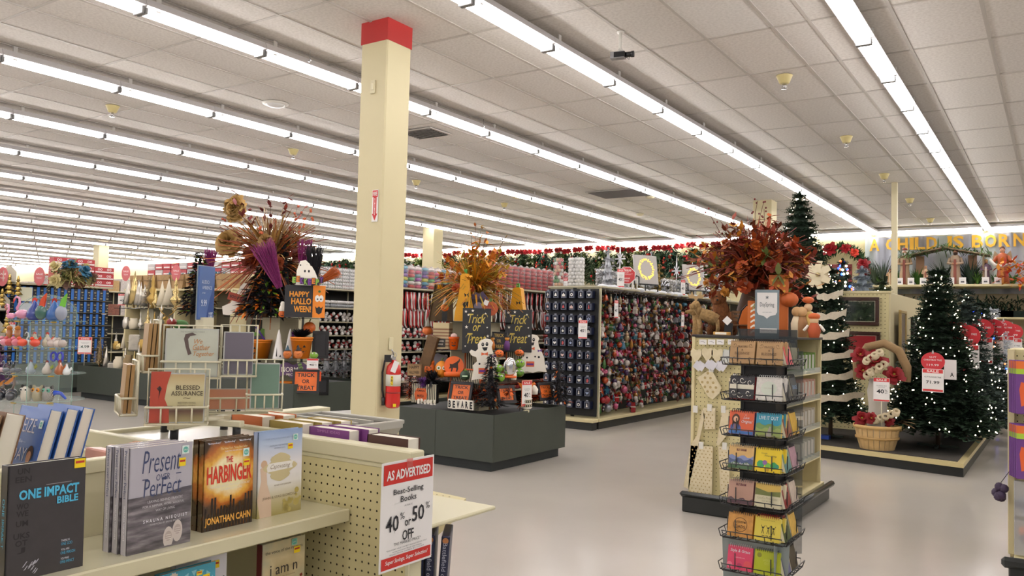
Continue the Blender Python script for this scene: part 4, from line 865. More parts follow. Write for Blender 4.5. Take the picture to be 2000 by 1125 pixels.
def bouquet(name, label, loc, spec, seed=3, vase=None, cat='floral arrangement', rz=0):
    """spec rows: (kind, count, material, length, spread, low, high, size)"""
    t = T(name, label, cat, loc, rz); g = random.Random(seed)
    for nm, kind, cnt, m, L, lo, hi, w in spec:
        b = B()
        for i in range(cnt):
            a = g.uniform(0, 2 * PI); e = g.uniform(lo, hi); d = Vector((math.cos(a) * math.cos(e), math.sin(a) * math.cos(e), math.sin(e))); l = L * g.uniform(.65, 1.1)
            mm = g.choice(m) if isinstance(m, (list, tuple)) else m
            if kind == 'blade': ribbonblade(b, d * .04, d, l, w * g.uniform(.6, 1.1), mm, g, g.uniform(.2, 1.1))
            elif kind == 'fine': b.tube([d * .04, d * l * .6 + Vector((0, 0, .03)), d * l + Vector((g.uniform(-.04, .04), g.uniform(-.04, .04), -.04 - .1 * g.random()))], w, mm, 3, cap=False)
            elif kind == 'flower': flower(b, d * l, w * g.uniform(.8, 1.2), mm, g, up=d)
            elif kind == 'leafstem':
                pts = [d * .05 + d * l * k / 5 + Vector((0, 0, .01 * k)) for k in range(6)]; b.tube(pts, .003, M('5a3a22', .7), 3, cap=False)
                for k in range(1, 6):
                    for s in range(3):
                        dd = nrm((g.uniform(-1, 1), g.uniform(-1, 1), g.uniform(-.4, .8))); ribbonblade(b, pts[k], dd, w * 2.4, w * .55, mm, g, .3, 2)
            elif kind == 'berry':
                pts = [d * .05 + d * l * k / 6 + Vector((g.uniform(-.02, .02), g.uniform(-.02, .02), 0)) for k in range(7)]; b.tube(pts, .003, M('5a2a1a', .7), 3, cap=False)
                for k in range(2, 7):
                    for s in range(2): b.ball(tuple(pts[k] + Vector((g.uniform(-.03, .03), g.uniform(-.03, .03), g.uniform(-.02, .03)))), w, mm, 6, 4)
        b.obj(nm, t)
    if vase: vase.obj('vase', t)
    return t
def tiered(name, label, x0, x1, y0, y1, h=.62, levels=(), gm=GREEN, inset=.06, seams=(), group=None):
    """green plinth with recessed kick and stepped glass shelves on a central core"""
    cx, cy = (x0 + x1) / 2, (y0 + y1) / 2; t = T(name, label, 'display stand', (cx, cy, 0), 0, group); a, c = (x1 - x0) / 2, (y1 - y0) / 2
    B().box(-a + inset, -c + inset, 0, a - inset, c - inset, .11, GREEND).obj('kick_plinth', t)
    xs_ = [-a] + [s - cx for s in seams] + [a]
    for i in range(len(xs_) - 1):
        B().rbox(xs_[i] + .002, -c, .11, xs_[i + 1] - .002, -c + .018, h, gm, .002).obj('front_panel', t)
    B().rbox(a - .018, -c + .02, .11, a, c, h, gm, .002).obj('side_panel', t); B().rbox(-a, -c + .02, .11, -a + .018, c, h, gm, .002).obj('side_panel', t); B().box(-a + .018, c - .018, .11, a - .018, c, h, gm).obj('rear_panel', t)
    B().box(-a + .018, -c + .018, h - .06, a - .018, c - .018, h - .045, M('1b1d1e', .7)).obj('deck', t)
    top = levels[-1][0] if levels else h
    B().box(-.22, -.2, h - .045, .22, .2, top - .01, M('b9b296', .7)).obj('core', t)
    for z, fx_, fy_ in levels:
        B().rbox(-a * fx_, -c * fy_, z - .01, a * fx_, c * fy_, z, M('20282a', .08, al=.72), .002).obj('glass_shelf', t)
    return t
# ------------------------------------------------------------------ halloween display beside the near pillar
tiered('display_stand', 'dark green tiered display stand of halloween goods right of the near pillar', -6.75, -5.07, 7.245, 8.80, .62, ((.93, .72, .72), (1.29, .58, .56), (1.63, .45, .44)), seams=(-5.87,))
DZ = .575      # deck height
A1 = .62       # things face the viewer obliquely
def vx(px, py, x): return at(px, py, x=x)
# top level (z 1.63)
bouquet('autumn_spray', 'large yellow and orange grass spray with maple leaves on the halloween stand', (-5.93, 8.0, 2.0), [
    ('grass', 'blade', 330, [M('c8861e', .6), M('d89a28', .6), M('b8741a', .6), M('a88a30', .6)], .62, -.25, 1.1, .011), ('fine_grass', 'fine', 170, [M('c07820', .6), M('9a8a38', .6)], .60, -.4, .9, .0035),
    ('maple_leaves', 'leafstem', 34, [M('d89420', .6), M('c8701c', .6), M('b89a2c', .6)], .50, .1, 1.3, .045), ('blossom', 'flower', 14, [M('e0a820', .6), M('cf6a20', .6), M('b84a20', .6)], .40, .0, 1.2, .055),
    ('twig', 'leafstem', 5, [M('b8703a', .6), M('a8803a', .6)], .78, 1.0, 1.5, .032)], 5, B().lathe([(.07, -.37), (.09, -.2), (.06, -.05), (.05, .06)], M('22242a', .3), n=14))
def tall_pumpkin(label, loc, rz, h=.50):
    t = T('wooden_pumpkin', label, 'pumpkin', loc, rz); ym = M('e0a01c', .45, bump=.3, sc=60)
    P_ = [(-.115, 0), (-.105, .10), (-.075, .26), (-.055, .40), (-.05, h - .02), (-.02, h), (.04, h), (.055, h - .02), (.065, .40), (.085, .26), (.12, .10), (.125, 0)]
    B().prism(P_, -.075, .075, ym).obj('body', t); B().rbox(-.02, -.02, h, .02, .02, h + .055, M('3f8a3c', .5), .004).obj('stem', t)
    b = B()
    for q in ([(.0, .33), (.03, .31), (.01, .28)], [(.05, .33), (.03, .31), (.06, .28)], [(-.02, .22), (.06, .23), (.05, .15), (.03, .19), (.01, .14), (-.01, .18)]): b.decp(q, BLACK, -.077)
    b.obj('face', t); b = B(); b.decp([(.0, .05), (.03, .1), (.06, .07), (.05, .02), (.02, .0)], STEM, -.078).obj('leaf', t); return t
tall_pumpkin('tall yellow wooden pumpkin with green stem beside the wooden crate column', at(907, 627, y=7.72), .5, .56)
tall_pumpkin('tall yellow wooden pumpkin standing behind the far trick or treat board', at(1010, 640, y=8.5), .3, .50)
t = T('wooden_stand', 'dark wood plank easel board leaning left of the tall yellow pumpkin', 'display prop', at(862, 628, y=7.85), .45)
B().prism([(-.16, 0), (-.09, .46), (.12, .46), (.14, 0)], .0, .05, M('5a4426', .6, var=.2, sc=15)).obj('board', t)
for k in range(3): B().prism([(-.165 + .023 * k * 0, .0), (-.155, .0), (-.085, .46), (-.095, .46)], -.02, .06, M('4a3820', .6)).obj('edge_strip', t, (.1 * k, 0, 0)) if k < 1 else None
t = pumpkin('small jack pumpkin figure in a silver pointed hat on the top shelf', at(868, 628, y=7.62) + Vector((0, 0, .12)), .048, OR, A1, True, .9)
B().lathe([(.055, .085), (.03, .087), (.0, .19)], M('9a9a9a', .4, var=.3, sc=80), n=14).obj('hat', t); B().box(-.03, -.03, -.12, .03, .03, 0, BLACK).obj('body_block', t)
b = B(); b.rbox(-.12, -.03, 0, .12, .03, .27, M('2f2638', .5)); b.prism([(-.13, .26), (-.05, .36), (0, .33), (.05, .36), (.13, .26)], -.03, .03, M('4a3a5a', .5)); b.disc(0, .18, .05, M('8a86a0', .5), -.031)
t = T('haunted_house', 'purple and silver haunted house figure under the autumn spray', 'halloween figure', (-5.72, 7.80, 1.63), A1); b.obj('walls', t); B().dec(-.06, .02, -.02, .12, BLACK, -.032).dec(.03, .02, .07, .12, BLACK, -.032).obj('windows', t)
t = T('wooden_pumpkin_plaque', 'small rust orange pumpkin plaque with a white tag on the top shelf', 'halloween figure', at(957, 618, y=7.8), A1)
b = B(); b.prism([(.09 * math.cos(a) * 1.0, .09 + .085 * math.sin(a)) for a in [i * PI / 9 for i in range(18)]], -.01, .01, M('b4552e', .55)); b.obj('plaque', t)
B().prism([(-.015, .17), (.015, .17), (.02, .21), (-.01, .21)], -.01, .01, STEM).obj('stem', t); lettering(t, [('THE WITCH', 0, .12, .1, .025, M('7a2a3a', .5), .02), ('IS IN', 0, .08, .06, .03, M('7a2a3a', .5), .02)], y=-.0115)
B().cb((-.05, -.013, .16), (.055, .002, .06), PAPER, ry=.4).obj('tag', t)
# middle level (z 1.29)
t = pumpkin('plain orange pumpkin in a grey felt hat on the wooden ramp', at(835, 655, y=7.7), .068, M('cf6a2c', .45), A1, False, .85); B().lathe([(.07, .11), (.03, .115), (.01, .2), (.0, .24)], M('8a8478', .7), n=14).obj('hat', t)
t = T('wooden_easel', 'brown wooden plank ramp leaning against the left side of the stand', 'display prop', at(822, 745, y=7.45), .2, ry=.28)
B().rbox(-.07, -.03, 0, .07, .03, .56, M('5f4526', .6, var=.2, sc=15)).obj('plank', t)
o = T('printed_box', 'brown and cream striped gift box with a dark label on the middle shelf', 'box', at(864, 681, y=7.62), .35); sm = ramp_mat('stripebox', 'z', [(i / 20, ['7a4a34', 'c8b890'][i % 2]) for i in range(1, 14)], r=.6, mapping=((0, 0, 0), (1, 1, 2.6)))
B().rbox(-.10, -.07, 0, .10, .07, .31, sm, .003).obj('box', o); B().dec(-.06, .02, .06, .12, M('3a3a3a', .6), -.0715).obj('label_patch', o); lettering(o, [('HAUNTED', 0, .09, .08, .018, CREAMW, .02), ('HOUSE', 0, .055, .06, .016, CREAMW, .02)], y=-.0725)
t = bucket('orange jack-o-lantern candle jar with a white lid on the middle shelf', at(886, 683, y=7.55), .062, .15, M('e8641c', .2), A1); B().ball((0, 0, .16), .04, M('e8c8c0', .5), 12, 6, sz=.8).obj('lid', t)
for (px, py, y, lb) in ((930, 690, 7.60, 'black trick or treat script board standing at the near edge of the middle shelf'), (1012, 688, 8.32, 'black trick or treat script board at the far end of the middle shelf')):
    p = at(px, py, y=y); t = T('chalkboard_sign', lb, 'sign', p, .75, rx=-.06); B().rbox(-.165, -.012, 0, .165, .012, .52, M('1f2023', .55), .003).obj('board', t); gd = M('c8b04a', .4)
    lettering(t, [('Trick', 0, .40, .2, .11, gd, .004, .35), ('or', 0, .29, .09, .07, gd, .004, .35), ('Treat', 0, .17, .22, .12, gd, .004, .35)], y=-.0135)
    b = B()
    for x, z, r in ((-.13, .48, .02), (-.05, .49, .02), (-.1, .44, .016), (.1, .46, .015), (-.12, .30, .022), (.13, .2, .018), (-.13, .08, .012), (.12, .3, .012)): b.decp([(x + r * (1 if i % 2 == 0 else .4) * math.sin(i * PI / 5), z + r * (1 if i % 2 == 0 else .4) * math.cos(i * PI / 5)) for i in range(10)], CREAMW, -.0135)
    b.obj('star', t)['kind'] = 'stuff'
    for k in (-1, 1): B().tube([(k * (.09 + .035 * math.cos(a * .45)), -.013, .30 + k * .12 + .035 * math.sin(a * .45)) for a in range(11)], .003, gd, 4).obj('flourish', t)
framed('small black plaque reading trick or treat held up by two dolls', at(974, 684, y=7.95), .17, .22, ['TRICK', 'OR', 'TREAT'], A1, -.05, M('1c1c1c', .5), M('242424', .5), M('b89a4a', .4), fw=.012)
for i, (px, c1) in enumerate(((961, 'c8742a'), (990, '5a2a6a'))):
    t = T('halloween_doll', ('small costumed doll with an orange face left of the plaque', 'small costumed doll in purple beside the plaque')[i], 'doll', at(px, 684, y=7.8), A1)
    B().lathe([(.03, 0), (.035, .06), (.022, .11)], M(c1, .6), n=12).obj('dress', t); B().ball((0, 0, .135), .028, M('d8943c', .5), 12, 8).obj('head', t); B().lathe([(.035, .15), (.012, .16), (.0, .22)], BLACK, n=12).obj('hat', t)
# bottom glass (z .93)
for (px, py, y, rz, lb) in ((945, 743, 7.42, .75, 'white three ghost cutout with purple bow at the near corner of the glass shelf'), (1037, 728, 8.45, .75, 'white three ghost cutout standing at the far end of the glass shelf')):
    ghost_cut(lb, at(px, py, y=y) + Vector((0, -.0, .0)), .46, rz)
t = T('serving_platter', 'grey plastic ghost shaped platter with a handle at the left end', 'platter', at(853, 735, y=7.75), .5, rx=-.1); B().prism([(-.16, 0), (-.15, .12), (-.10, .25), (0, .28), (.11, .25), (.15, .12), (.16, 0)], -.01, .02, M('8f8d96', .4)).obj('plate', t); B().tube([(-.16, -.01, .05), (-.2, -.01, .1), (-.16, -.01, .17), (-.12, -.01, .2)], .012, M('9a98a0', .4)).obj('handle', t)
pumpkin('stacked orange jack face pumpkin beside the grey platter', at(838, 735, y=7.5), .075, OR, A1, True, 1.15); pumpkin('orange jack face pumpkin balanced on the stacked pumpkin', at(839, 719, y=7.5) + Vector((0, 0, .02)), .06, OR, A1, True, .8)
t = pumpkin('tall yellow orange owl eyed pumpkin on the glass shelf', at(862, 738, y=7.5), .08, M('dd8a24', .45), A1, False, 1.25); b = B(); [b.disc(x, .12, .025, WHITE, -.082, 12).disc(x, .118, .012, STEM, -.084, 10) for x in (-.03, .035)]; b.obj('eyes', t)
t = T('paper_plates', 'round orange plates printed with a black cat standing on the glass shelf', 'plate', at(886, 736, y=7.5), A1, rx=-.12)
B().prism([(.115 * math.cos(i * PI / 14), .125 + .115 * math.sin(i * PI / 14)) for i in range(28)], -.012, .012, M('e2641c', .35)).obj('plate', t)
b = B(); b.decp([(-.06, .09), (-.045, .12), (-.05, .15), (-.02, .145), (.01, .16), (.05, .19), (.06, .215), (.07, .19), (.06, .17), (.045, .15), (.05, .10), (.04, .06), (.025, .06), (.03, .10), (-.01, .105), (-.02, .06), (-.035, .06), (-.03, .10)], M('2a1a12', .5), -.0135).obj('cat_print', t)
B().lathe([(.1, 0), (.115, .012), (.115, .05)], M('e2641c', .35), (0, .0, -.0), 20).obj('bowl_stack', t)
blackcat = T('ribbon_bow', 'black feathered bat shaped bow on a purple feather boa', 'halloween figure', at(845, 752, y=7.40), A1)
b = B(); g = random.Random(8)
for i in range(90): a = g.uniform(0, 2 * PI); ribbonblade(b, (g.uniform(-.02, .02), 0, .06), (math.cos(a), g.uniform(-.4, .4), math.sin(a)), .12, .018, FEA, g, .2, 2)
b.obj('black_feathers', blackcat); b = B()
for i in range(70): a = g.uniform(0, 2 * PI); ribbonblade(b, (-.12 + g.uniform(-.05, .05), 0, .03), (math.cos(a), g.uniform(-.4, .4), math.sin(a)), .07, .012, M('6a3a86', .4), g, .2, 2)
b.obj('purple_feathers', blackcat)
for i, (px, py, y, c, lb) in enumerate(((973, 722, 7.55, '7fb030', 'glossy green frog face pumpkin jar, upper of the near pair'), (976, 740, 7.5, '6fa02a', 'glossy green pumpkin jar, lower of the near pair'), (1015, 712, 8.0, '7fb030', 'glossy green pumpkin jar nearest the far ghosts'), (1014, 730, 7.95, '5a9028', 'darker green pumpkin jar under the far one'))):
    t = pumpkin(lb, at(px, py, y=y) - Vector((0, 0, .04)), .062, M(c, .12, coat=.6), A1, False, .85); b = B(); [b.ball((x, -.05, .075), .013, WHITE, 8, 5).ball((x, -.062, .075), .006, BLACK, 6, 4) for x in (-.025, .02)]; b.obj('eyes', t)
t = T('metal_bowl', 'shiny silver and orange oval balloon between the green jars', 'balloon', at(995, 738, y=7.6), A1); B().ball((0, 0, .12), .075, CHROME, 16, 8, sy=.5, sz=1.5).obj('balloon', t); B().lathe([(.078, .0), (.08, .012), (.078, .024)], M('e2641c', .3), n=20, sy=.5).obj('base', t)
pumpkin('small orange jack pumpkin on top of the near green jars', at(975, 694, y=7.55) - Vector((0, 0, .02)), .052, OR, A1, True, .8); pumpkin('small orange jack pumpkin on top of the far green jars', at(1014, 692, y=8.0) - Vector((0, 0, .02)), .055, OR, A1, True, .7)
t = T('green_monster', 'small black and green monster figure beside the cat plates', 'halloween figure', at(908, 742, y=7.42), A1); B().ball((0, 0, .05), .06, M('1f3a24', .4), 12, 8).obj('body', t); B().prism([(-.04, .07), (0, .13), (.04, .07), (.02, .06), (-.02, .06)], -.02, .02, LIME).obj('cap', t); B().dec(-.03, .04, .03, .055, M('c8e0c0', .4), -.062).obj('teeth', t)
t = T('skeleton_mug', 'small cream skull mug next to the far green jars', 'mug', at(1003, 742, y=7.7), A1); B().lathe([(.03, 0), (.035, .03), (.035, .08)], CREAMW, n=14).obj('cup', t); B().ball((0, 0, .1), .032, CREAMW, 12, 8).obj('skull', t); B().disc(-.01, .1, .008, BLACK, -.034).disc(.012, .1, .008, BLACK, -.034).obj('eye_sockets', t)
for i, (px, py, y) in enumerate(((928, 742, 7.8), (1008, 722, 8.4))): tray(('striped serving tray with orange rim behind the near ghosts', 'striped serving tray with orange rim behind the far ghosts')[i], at(px, py, y=y), .24, .34, .75)
# deck level around the plinth edge
yf = 7.36
def tinsel(label, loc, h, r, m, seed=4, n=260, rx=0, rz=0, ry=0):
    t = T('tinsel_garland', label, 'garland', loc, rz, rx=rx, ry=ry); b = B(); g = random.Random(seed)
    for i in range(n):
        z = g.uniform(0, h); a = g.uniform(0, 2 * PI); ribbonblade(b, (0, 0, z), (math.cos(a), math.sin(a), g.uniform(-.5, .5)), r * g.uniform(.7, 1.1), .006, m[i % len(m)], g, .2, 2)
    b.obj('tinsel', t); B().tube([(0, 0, 0), (0, 0, h)], .004, BLACK, 4).obj('cord', t); return t
CO = [M('d85a20', .2, .6), M('8a2a10', .2, .6), M('1a1414', .3, .3)]
tinsel('orange and black tinsel garland piled at the pillar end of the stand', at(800, 778, y=7.32), .26, .11, CO)
tinsel('orange and black tinsel garland lying behind the skull frames', (-5.55, 7.52, .80), .5, .10, CO, 6, 300, ry=1.45)
tinsel('orange and black tinsel garland at the far end of the stand', (-5.25, 8.05, .68), .4, .10, CO, 7, 260, rx=-1.3)
framed('small brown plaque reading happy halloween at the pillar end', at(809, 734, y=7.3), .17, .14, ['HAPPY', 'HALLOWEEN'], .4, -.05, M('8a6a48', .6), M('a08058', .6), M('3a2a1c', .6), fw=.01)
t = T('striped_basket', 'black and cream striped gift basket with an orange sign', 'basket', at(828, 787, y=yf) , .3); B().rbox(-.16, -.01, 0, .16, .06, .22, STR, .003).obj('basket', t)
b = B(); b.decp([(-.10, .03), (.03, .02), (.04, .10), (.02, .17), (-.09, .17), (-.12, .1)], M('d8622a', .5), -.014).obj('orange_sign', t); lettering(t, [('PUMPKIN', -.04, .14, .1, .02, BLACK, .02), ('PATCH', -.04, .08, .08, .03, BLACK, .02)], y=-.0155)
t = T('word_sign', 'pale SPOOKY letters standing on the stand edge', 'sign', at(833, 790, y=7.29), .0)
for i, c in enumerate('SPOOKY'):
    b = B(); text(b, c, 0, .03, .035, .055, CREAMW, -.004, .06); text(b, c, 0, .03, .035, .055, CREAMW, .004, .06); b.box(-.017, -.003, 0, .017, .003, .006, CREAMW); b.obj('letter', t, (-.12 + .048 * i, 0, .004 * (i % 2)))
blocks('black and white BEWARE letter block sign on the stand edge', 'BEWARE', at(900, 800, y=7.29), .36, .105, .0)
framed('black framed orange trick or treat picture at the middle of the front edge', at(897, 788, y=yf + .04), .30, .25, ['TRICK', 'OR', 'TREAT'], .1, -.25)
tray('large striped oval tray standing behind the framed picture', at(903, 785, y=7.52), .40, .38, .1)
framed('black framed orange trick or treat picture beside the feather trees', at(991, 788, y=7.48) , .26, .20, ['TRICK', 'OR', 'TREAT'], 1.3, -.25)
framed('black framed orange trick or treat picture at the far end of the stand', at(1068, 782, y=8.5), .26, .22, ['TRICK', 'OR', 'TREAT'], 1.4, -.25)
FC = (M('d86a20', .5), .06)
cone_tree('black feather tree in front of the near ghost cutout', at(957, 800, y=7.37), .62, .13, FEA, 420, [FC], 21, L=.09)
cone_tree('black feather tree behind the ghosts at the far corner', at(1090, 790, y=8.62), .55, .11, FEA, 330, [FC], 22, L=.08)
for i, (px, py) in enumerate(((1028, 798), (1022, 752))):
    t = T('striped_witch_legs', ('stack of black and white striped bowls by the sale card', 'orange and black striped jester figure by the sale card')[i], 'halloween figure', at(px, py, y=7.95) if i == 0 else at(1027, 775, y=8.05), A1)
    if i == 0:
        for k in range(5): B().lathe([(.055, .0), (.07, .02)], STR if k % 2 else CREAMW, (0, 0, .024 * k), 16).obj('bowl', t)
    else: B().ball((0, 0, .07), .055, BLACK, 12, 8).obj('head', t); B().prism([(-.06, .1), (-.1, .17), (-.03, .14), (0, .2), (.03, .14), (.1, .17), (.06, .1)], -.02, .02, OR2).obj('jester_hat', t)
for i, (px, py, h_) in enumerate(((847, 775, .16), (883, 742, .14), (1042, 770, .12))):
    t = T('purple_figure', ('purple glitter cobweb bunting behind the spooky letters', 'glass storm jar with a small pumpkin lid', 'cream eyeball string on black card')[i], 'halloween figure', at(px, py, y=7.6 if i < 2 else 8.2), A1); B().lathe([(.05, 0), (.055, h_ * .5), (.03, h_ * .8), (.0, h_)], [PUR, M('8a8a88', .2), CREAMW][i], n=12).obj('body', t); B().ball((0, 0, h_), .02, OR, 8, 6).obj('topper', t)
price_card('red and white sale 40 percent card on the green display edge', (-5.085, 7.92, .60), PI / 2 - .2, '40%', .17, .30, .07)

# ------------------------------------------------------------------ second halloween display, left of the near pillar
tiered('display_stand', 'wide dark green tiered display stand of halloween goods left of the near pillar', -12.2, -9.62, 8.45, 10.05, .62, ((.95, .80, .75), (1.63, .72, .55)), seams=(-10.9,))
A2 = .80
def p2(px, py, y=8.9): return at(px, py, y=y)
bouquet('autumn_spray', 'tall bronze and gold dried spray with large gold flowers above the halloween stand', (-11.15, 9.2, 2.55), [
    ('reed', 'fine', 300, [M('8a4a2a', .6), M('b05c28', .6), M('7a3a1c', .6)], 1.0, -1.3, .9, .008), ('gold_grass', 'blade', 150, [M('b08a4a', .5), M('c8a060', .5), M('8a6030', .5)], 1.05, .0, 1.1, .02),
    ('feather_grass', 'fine', 240, [M('b8a07a', .7), M('a89070', .7)], .95, .7, 1.45, .006), ('gold_flower', 'flower', 5, [M('a8864e', .5, .2)], .62, .3, 1.2, .13), ('rust_flower', 'flower', 9, [M('a04a24', .6), M('7a2f1c', .6)], .45, -.2, .8, .14),
    ('berry_twig', 'berry', 8, [M('c0603a', .4), M('a84a2a', .4)], 1.15, .5, 1.3, .024), ('maroon_leaves', 'leafstem', 10, [M('6a2424', .6), M('8a3424', .6)], 1.15, .8, 1.4, .06)], 9, B().lathe([(.12, -.9), (.16, -.6), (.1, -.3), (.07, 0)], M('8a7a6a', .5), n=16))
fl = T('gold_flower', 'large gold peony bloom at the front of the tall bronze spray', 'flower', p2(449, 477, 8.75)); b = B(); flower(b, (0, 0, 0), .25, M('a8864e', .5, .2), random.Random(3), 22, up=Vector((.5, -.8, .3))); b.obj('petals', fl); B().tube([(0, 0, 0), (-.1, .3, -.15)], .006, STEM, 5).obj('stalk', fl)
fl = T('gold_flower', 'large gold hydrangea bloom at the top of the tall bronze spray', 'flower', p2(455, 412, 8.75)); b = B(); [flower(b, (g_.uniform(-.13, .13), g_.uniform(-.05, .05), g_.uniform(-.13, .13)), .16, M('a8864e', .5, .2), g_, 16, up=Vector((.5 + g_.uniform(-.6, .6), -.8, .3 + g_.uniform(-.6, .6)))) for g_ in [random.Random(5)] for _ in range(9)]; b.obj('petals', fl); B().tube([(0, 0, 0), (.0, .3, -.35)], .006, STEM, 5).obj('stalk', fl)
FO = [(M('e07a20', .5), .16), (M('7aa830', .5), .1)]
cone_tree('tall black feather tree with orange feathers behind the blue price sign', p2(386, 618, 8.8), 1.15, .28, FEA, 700, FO, 31, L=.17, wd=.035)
cone_tree('large black feather tree with orange and green feathers, centre of the top shelf', p2(518, 620, 8.9), 1.05, .42, FEA, 1100, FO, 32, L=.2, wd=.04)
cone_tree('black feather tree with a witch hat tip beside the magenta broom', p2(552, 600, 9.2), 1.25, .26, FEA, 500, FO, 33, L=.15, wd=.03)
broom('magenta twig broom leaning across the large feather tree', p2(556, 585, 8.7), 1.0, M('842c66', .6, var=.3, sc=40), 0, .8, 150, .2, 3, .2, ry=-.42)
broom('upright magenta twig broom behind the ghost head', p2(590, 592, 9.3), 1.08, M('902e70', .6, var=.3, sc=40), 0, .8, 90, .12, 4, .3)
broom('upright black twig broom at the pillar end of the shelf', p2(611, 600, 9.3), 1.05, M('1c1a1e', .6), 0, .8, 190, .14, 5, .35)
broom('orange twig broom slanting out toward the near pillar', p2(606, 560, 9.3), .55, M('c0602a', .6), 0, .8, 120, .1, 6, .15, ry=1.0)
broom('magenta twig bundle behind the blue price sign', p2(408, 560, 9.2), .7, M('8a2a6a', .6), 0, .8, 120, .12, 7, .2)
for (px, py, s, lb, w) in ((450, 618, .62, 'white ghost cutout carrying a rust coloured too cute banner', 1), (592, 560, .42, 'white ghost cutout above the EEK letters', 0)):
    t = T('ghost_cutout', lb, 'ghost decoration', p2(px, py, 8.72), A2, ry=.25 if w else 0)
    if w: B().prism([(x * s, z * s) for x, z in ((-.2, .0), (-.05, .02), (.05, .1), (.12, .3), (.18, .6), (.25, .75), (.32, .9), (.25, .88), (.18, .98), (.08, .97), (.02, .85), (-.02, .6), (-.1, .35), (-.28, .2))], -.012, .012, CREAMW).obj('board', t); B().cb((.02, -.02, .33), (.30, .02, .13), M('a0402a', .6)).obj('banner', t); lettering(t, [('BOO BALM', .02, .33, .24, .05, BLACK, .02)], y=-.0325)
    else: B().prism([(x * s * .55, z * s) for x, z in ((-.5, 0), (.5, 0), (.55, .5), (.4, .85), (.1, 1.0), (-.25, .95), (-.45, .6))], -.012, .012, CREAMW).obj('board', t)
    b = B(); b.disc(.12 * s if w else -.05, s * .8, .012, BLACK, -.014).disc(.2 * s if w else .05, s * .8, .012, BLACK, -.014).disc(.15 * s if w else 0, s * .66, .03, M('b06a6a', .5), -.014); b.obj('face', t)
t = T('ghost_figure', 'small white ghost sitting in front of the larger ghost head', 'ghost decoration', p2(599, 545, 8.6), A2); B().prism([(-.15, 0), (.17, 0), (.12, .12), (.07, .2), (0, .22), (-.08, .18)], -.012, .012, CREAMW).obj('board', t); B().disc(-.03, .12, .014, BLACK, -.014, sz=1.5).disc(.03, .12, .014, BLACK, -.014, sz=1.5).obj('eyes', t)
t = T('word_sign', 'green and purple EEK letter sign above the happy halloween board', 'sign', p2(603, 558, 8.6), A2)
for i, (c, m_) in enumerate(zip('EEKKEEPY', [LIME, M('c8742a', .5), PUR, LIME, PUR, M('c8742a', .5), LIME, PUR])):
    b = B(); text(b, c, 0, .05, .05, .09, m_, -.008, .06); b.box(-.03, -.006, 0, .03, .006, .10, M('2a1f2a', .6)); b.obj('letter', t, (-.22 + .058 * i, 0, U(0, .05)))
t = T('halloween_sign', 'black and orange box sign reading happy halloween with a pumpkin face side', 'sign', p2(590, 620, 8.68), A2)
B().rbox(-.27, -.02, 0, .15, .02, .50, M('1c1b1f', .5), .003).obj('black_board', t); B().rbox(.152, -.025, 0, .34, .02, .50, M('e0821e', .5), .003).obj('orange_board', t)
lettering(t, [('HAPPY', -.05, .36, .30, .085, M('e0901e', .5), .03), ('HALLO', -.02, .25, .3, .10, M('e0901e', .5), .03), ('WEEN!', .0, .13, .26, .10, M('e0901e', .5), .03)], y=-.0215)
b = B(); b.disc(.22, .3, .035, WHITE, -.0265, sz=1.5).disc(.28, .3, .035, WHITE, -.0265, sz=1.5).disc(.225, .29, .012, BLACK, -.027).disc(.275, .29, .012, BLACK, -.027).decp([(.19, .18), (.22, .15), (.25, .18), (.28, .15), (.31, .18), (.29, .08), (.25, .05), (.21, .08)], BLACK, -.0265).disc(.25, .41, .02, STEM, -.0265); b.obj('pumpkin_face', t)
t = T('glass_lantern', 'clear glass jar lantern on the top shelf', 'lantern', p2(484, 618, 8.7), A2); B().lathe([(.05, 0), (.06, .04), (.06, .16), (.035, .2), (.035, .23)], M('b8b8b4', .05, al=.5), n=14).obj('jar', t); B().lathe([(.037, .23), (.037, .25)], SILV, n=14).obj('lid', t)
pumpkin('small orange mummy pumpkin on the top shelf', p2(467, 617, 8.65), .07, OR, A2, True, 1.1)
for px, lb in ((551, 'orange jack-o-lantern pumpkin with a white ghost on top, near the board'), (569, 'yellow pumpkin with a white ghost on top, touching the board')):
    t = pumpkin(lb, p2(px, 620, 8.6), .06, OR if px == 551 else M('d88a24', .4), A2, px == 551, .9); B().lathe([(.055, .10), (.05, .14), (.03, .19), (.035, .22), (.02, .25)], CREAMW, n=12).obj('ghost', t)
t = T('witch_hat_figure', 'orange and black witch hat ornament at the left end of the top shelf', 'halloween figure', p2(360, 610, 8.7), A2); B().lathe([(.1, 0), (.06, .02), (.03, .1), (.0, .18)], OR, n=14).obj('hat', t); B().lathe([(.062, .02), (.058, .035)], BLACK, n=14).obj('band', t)
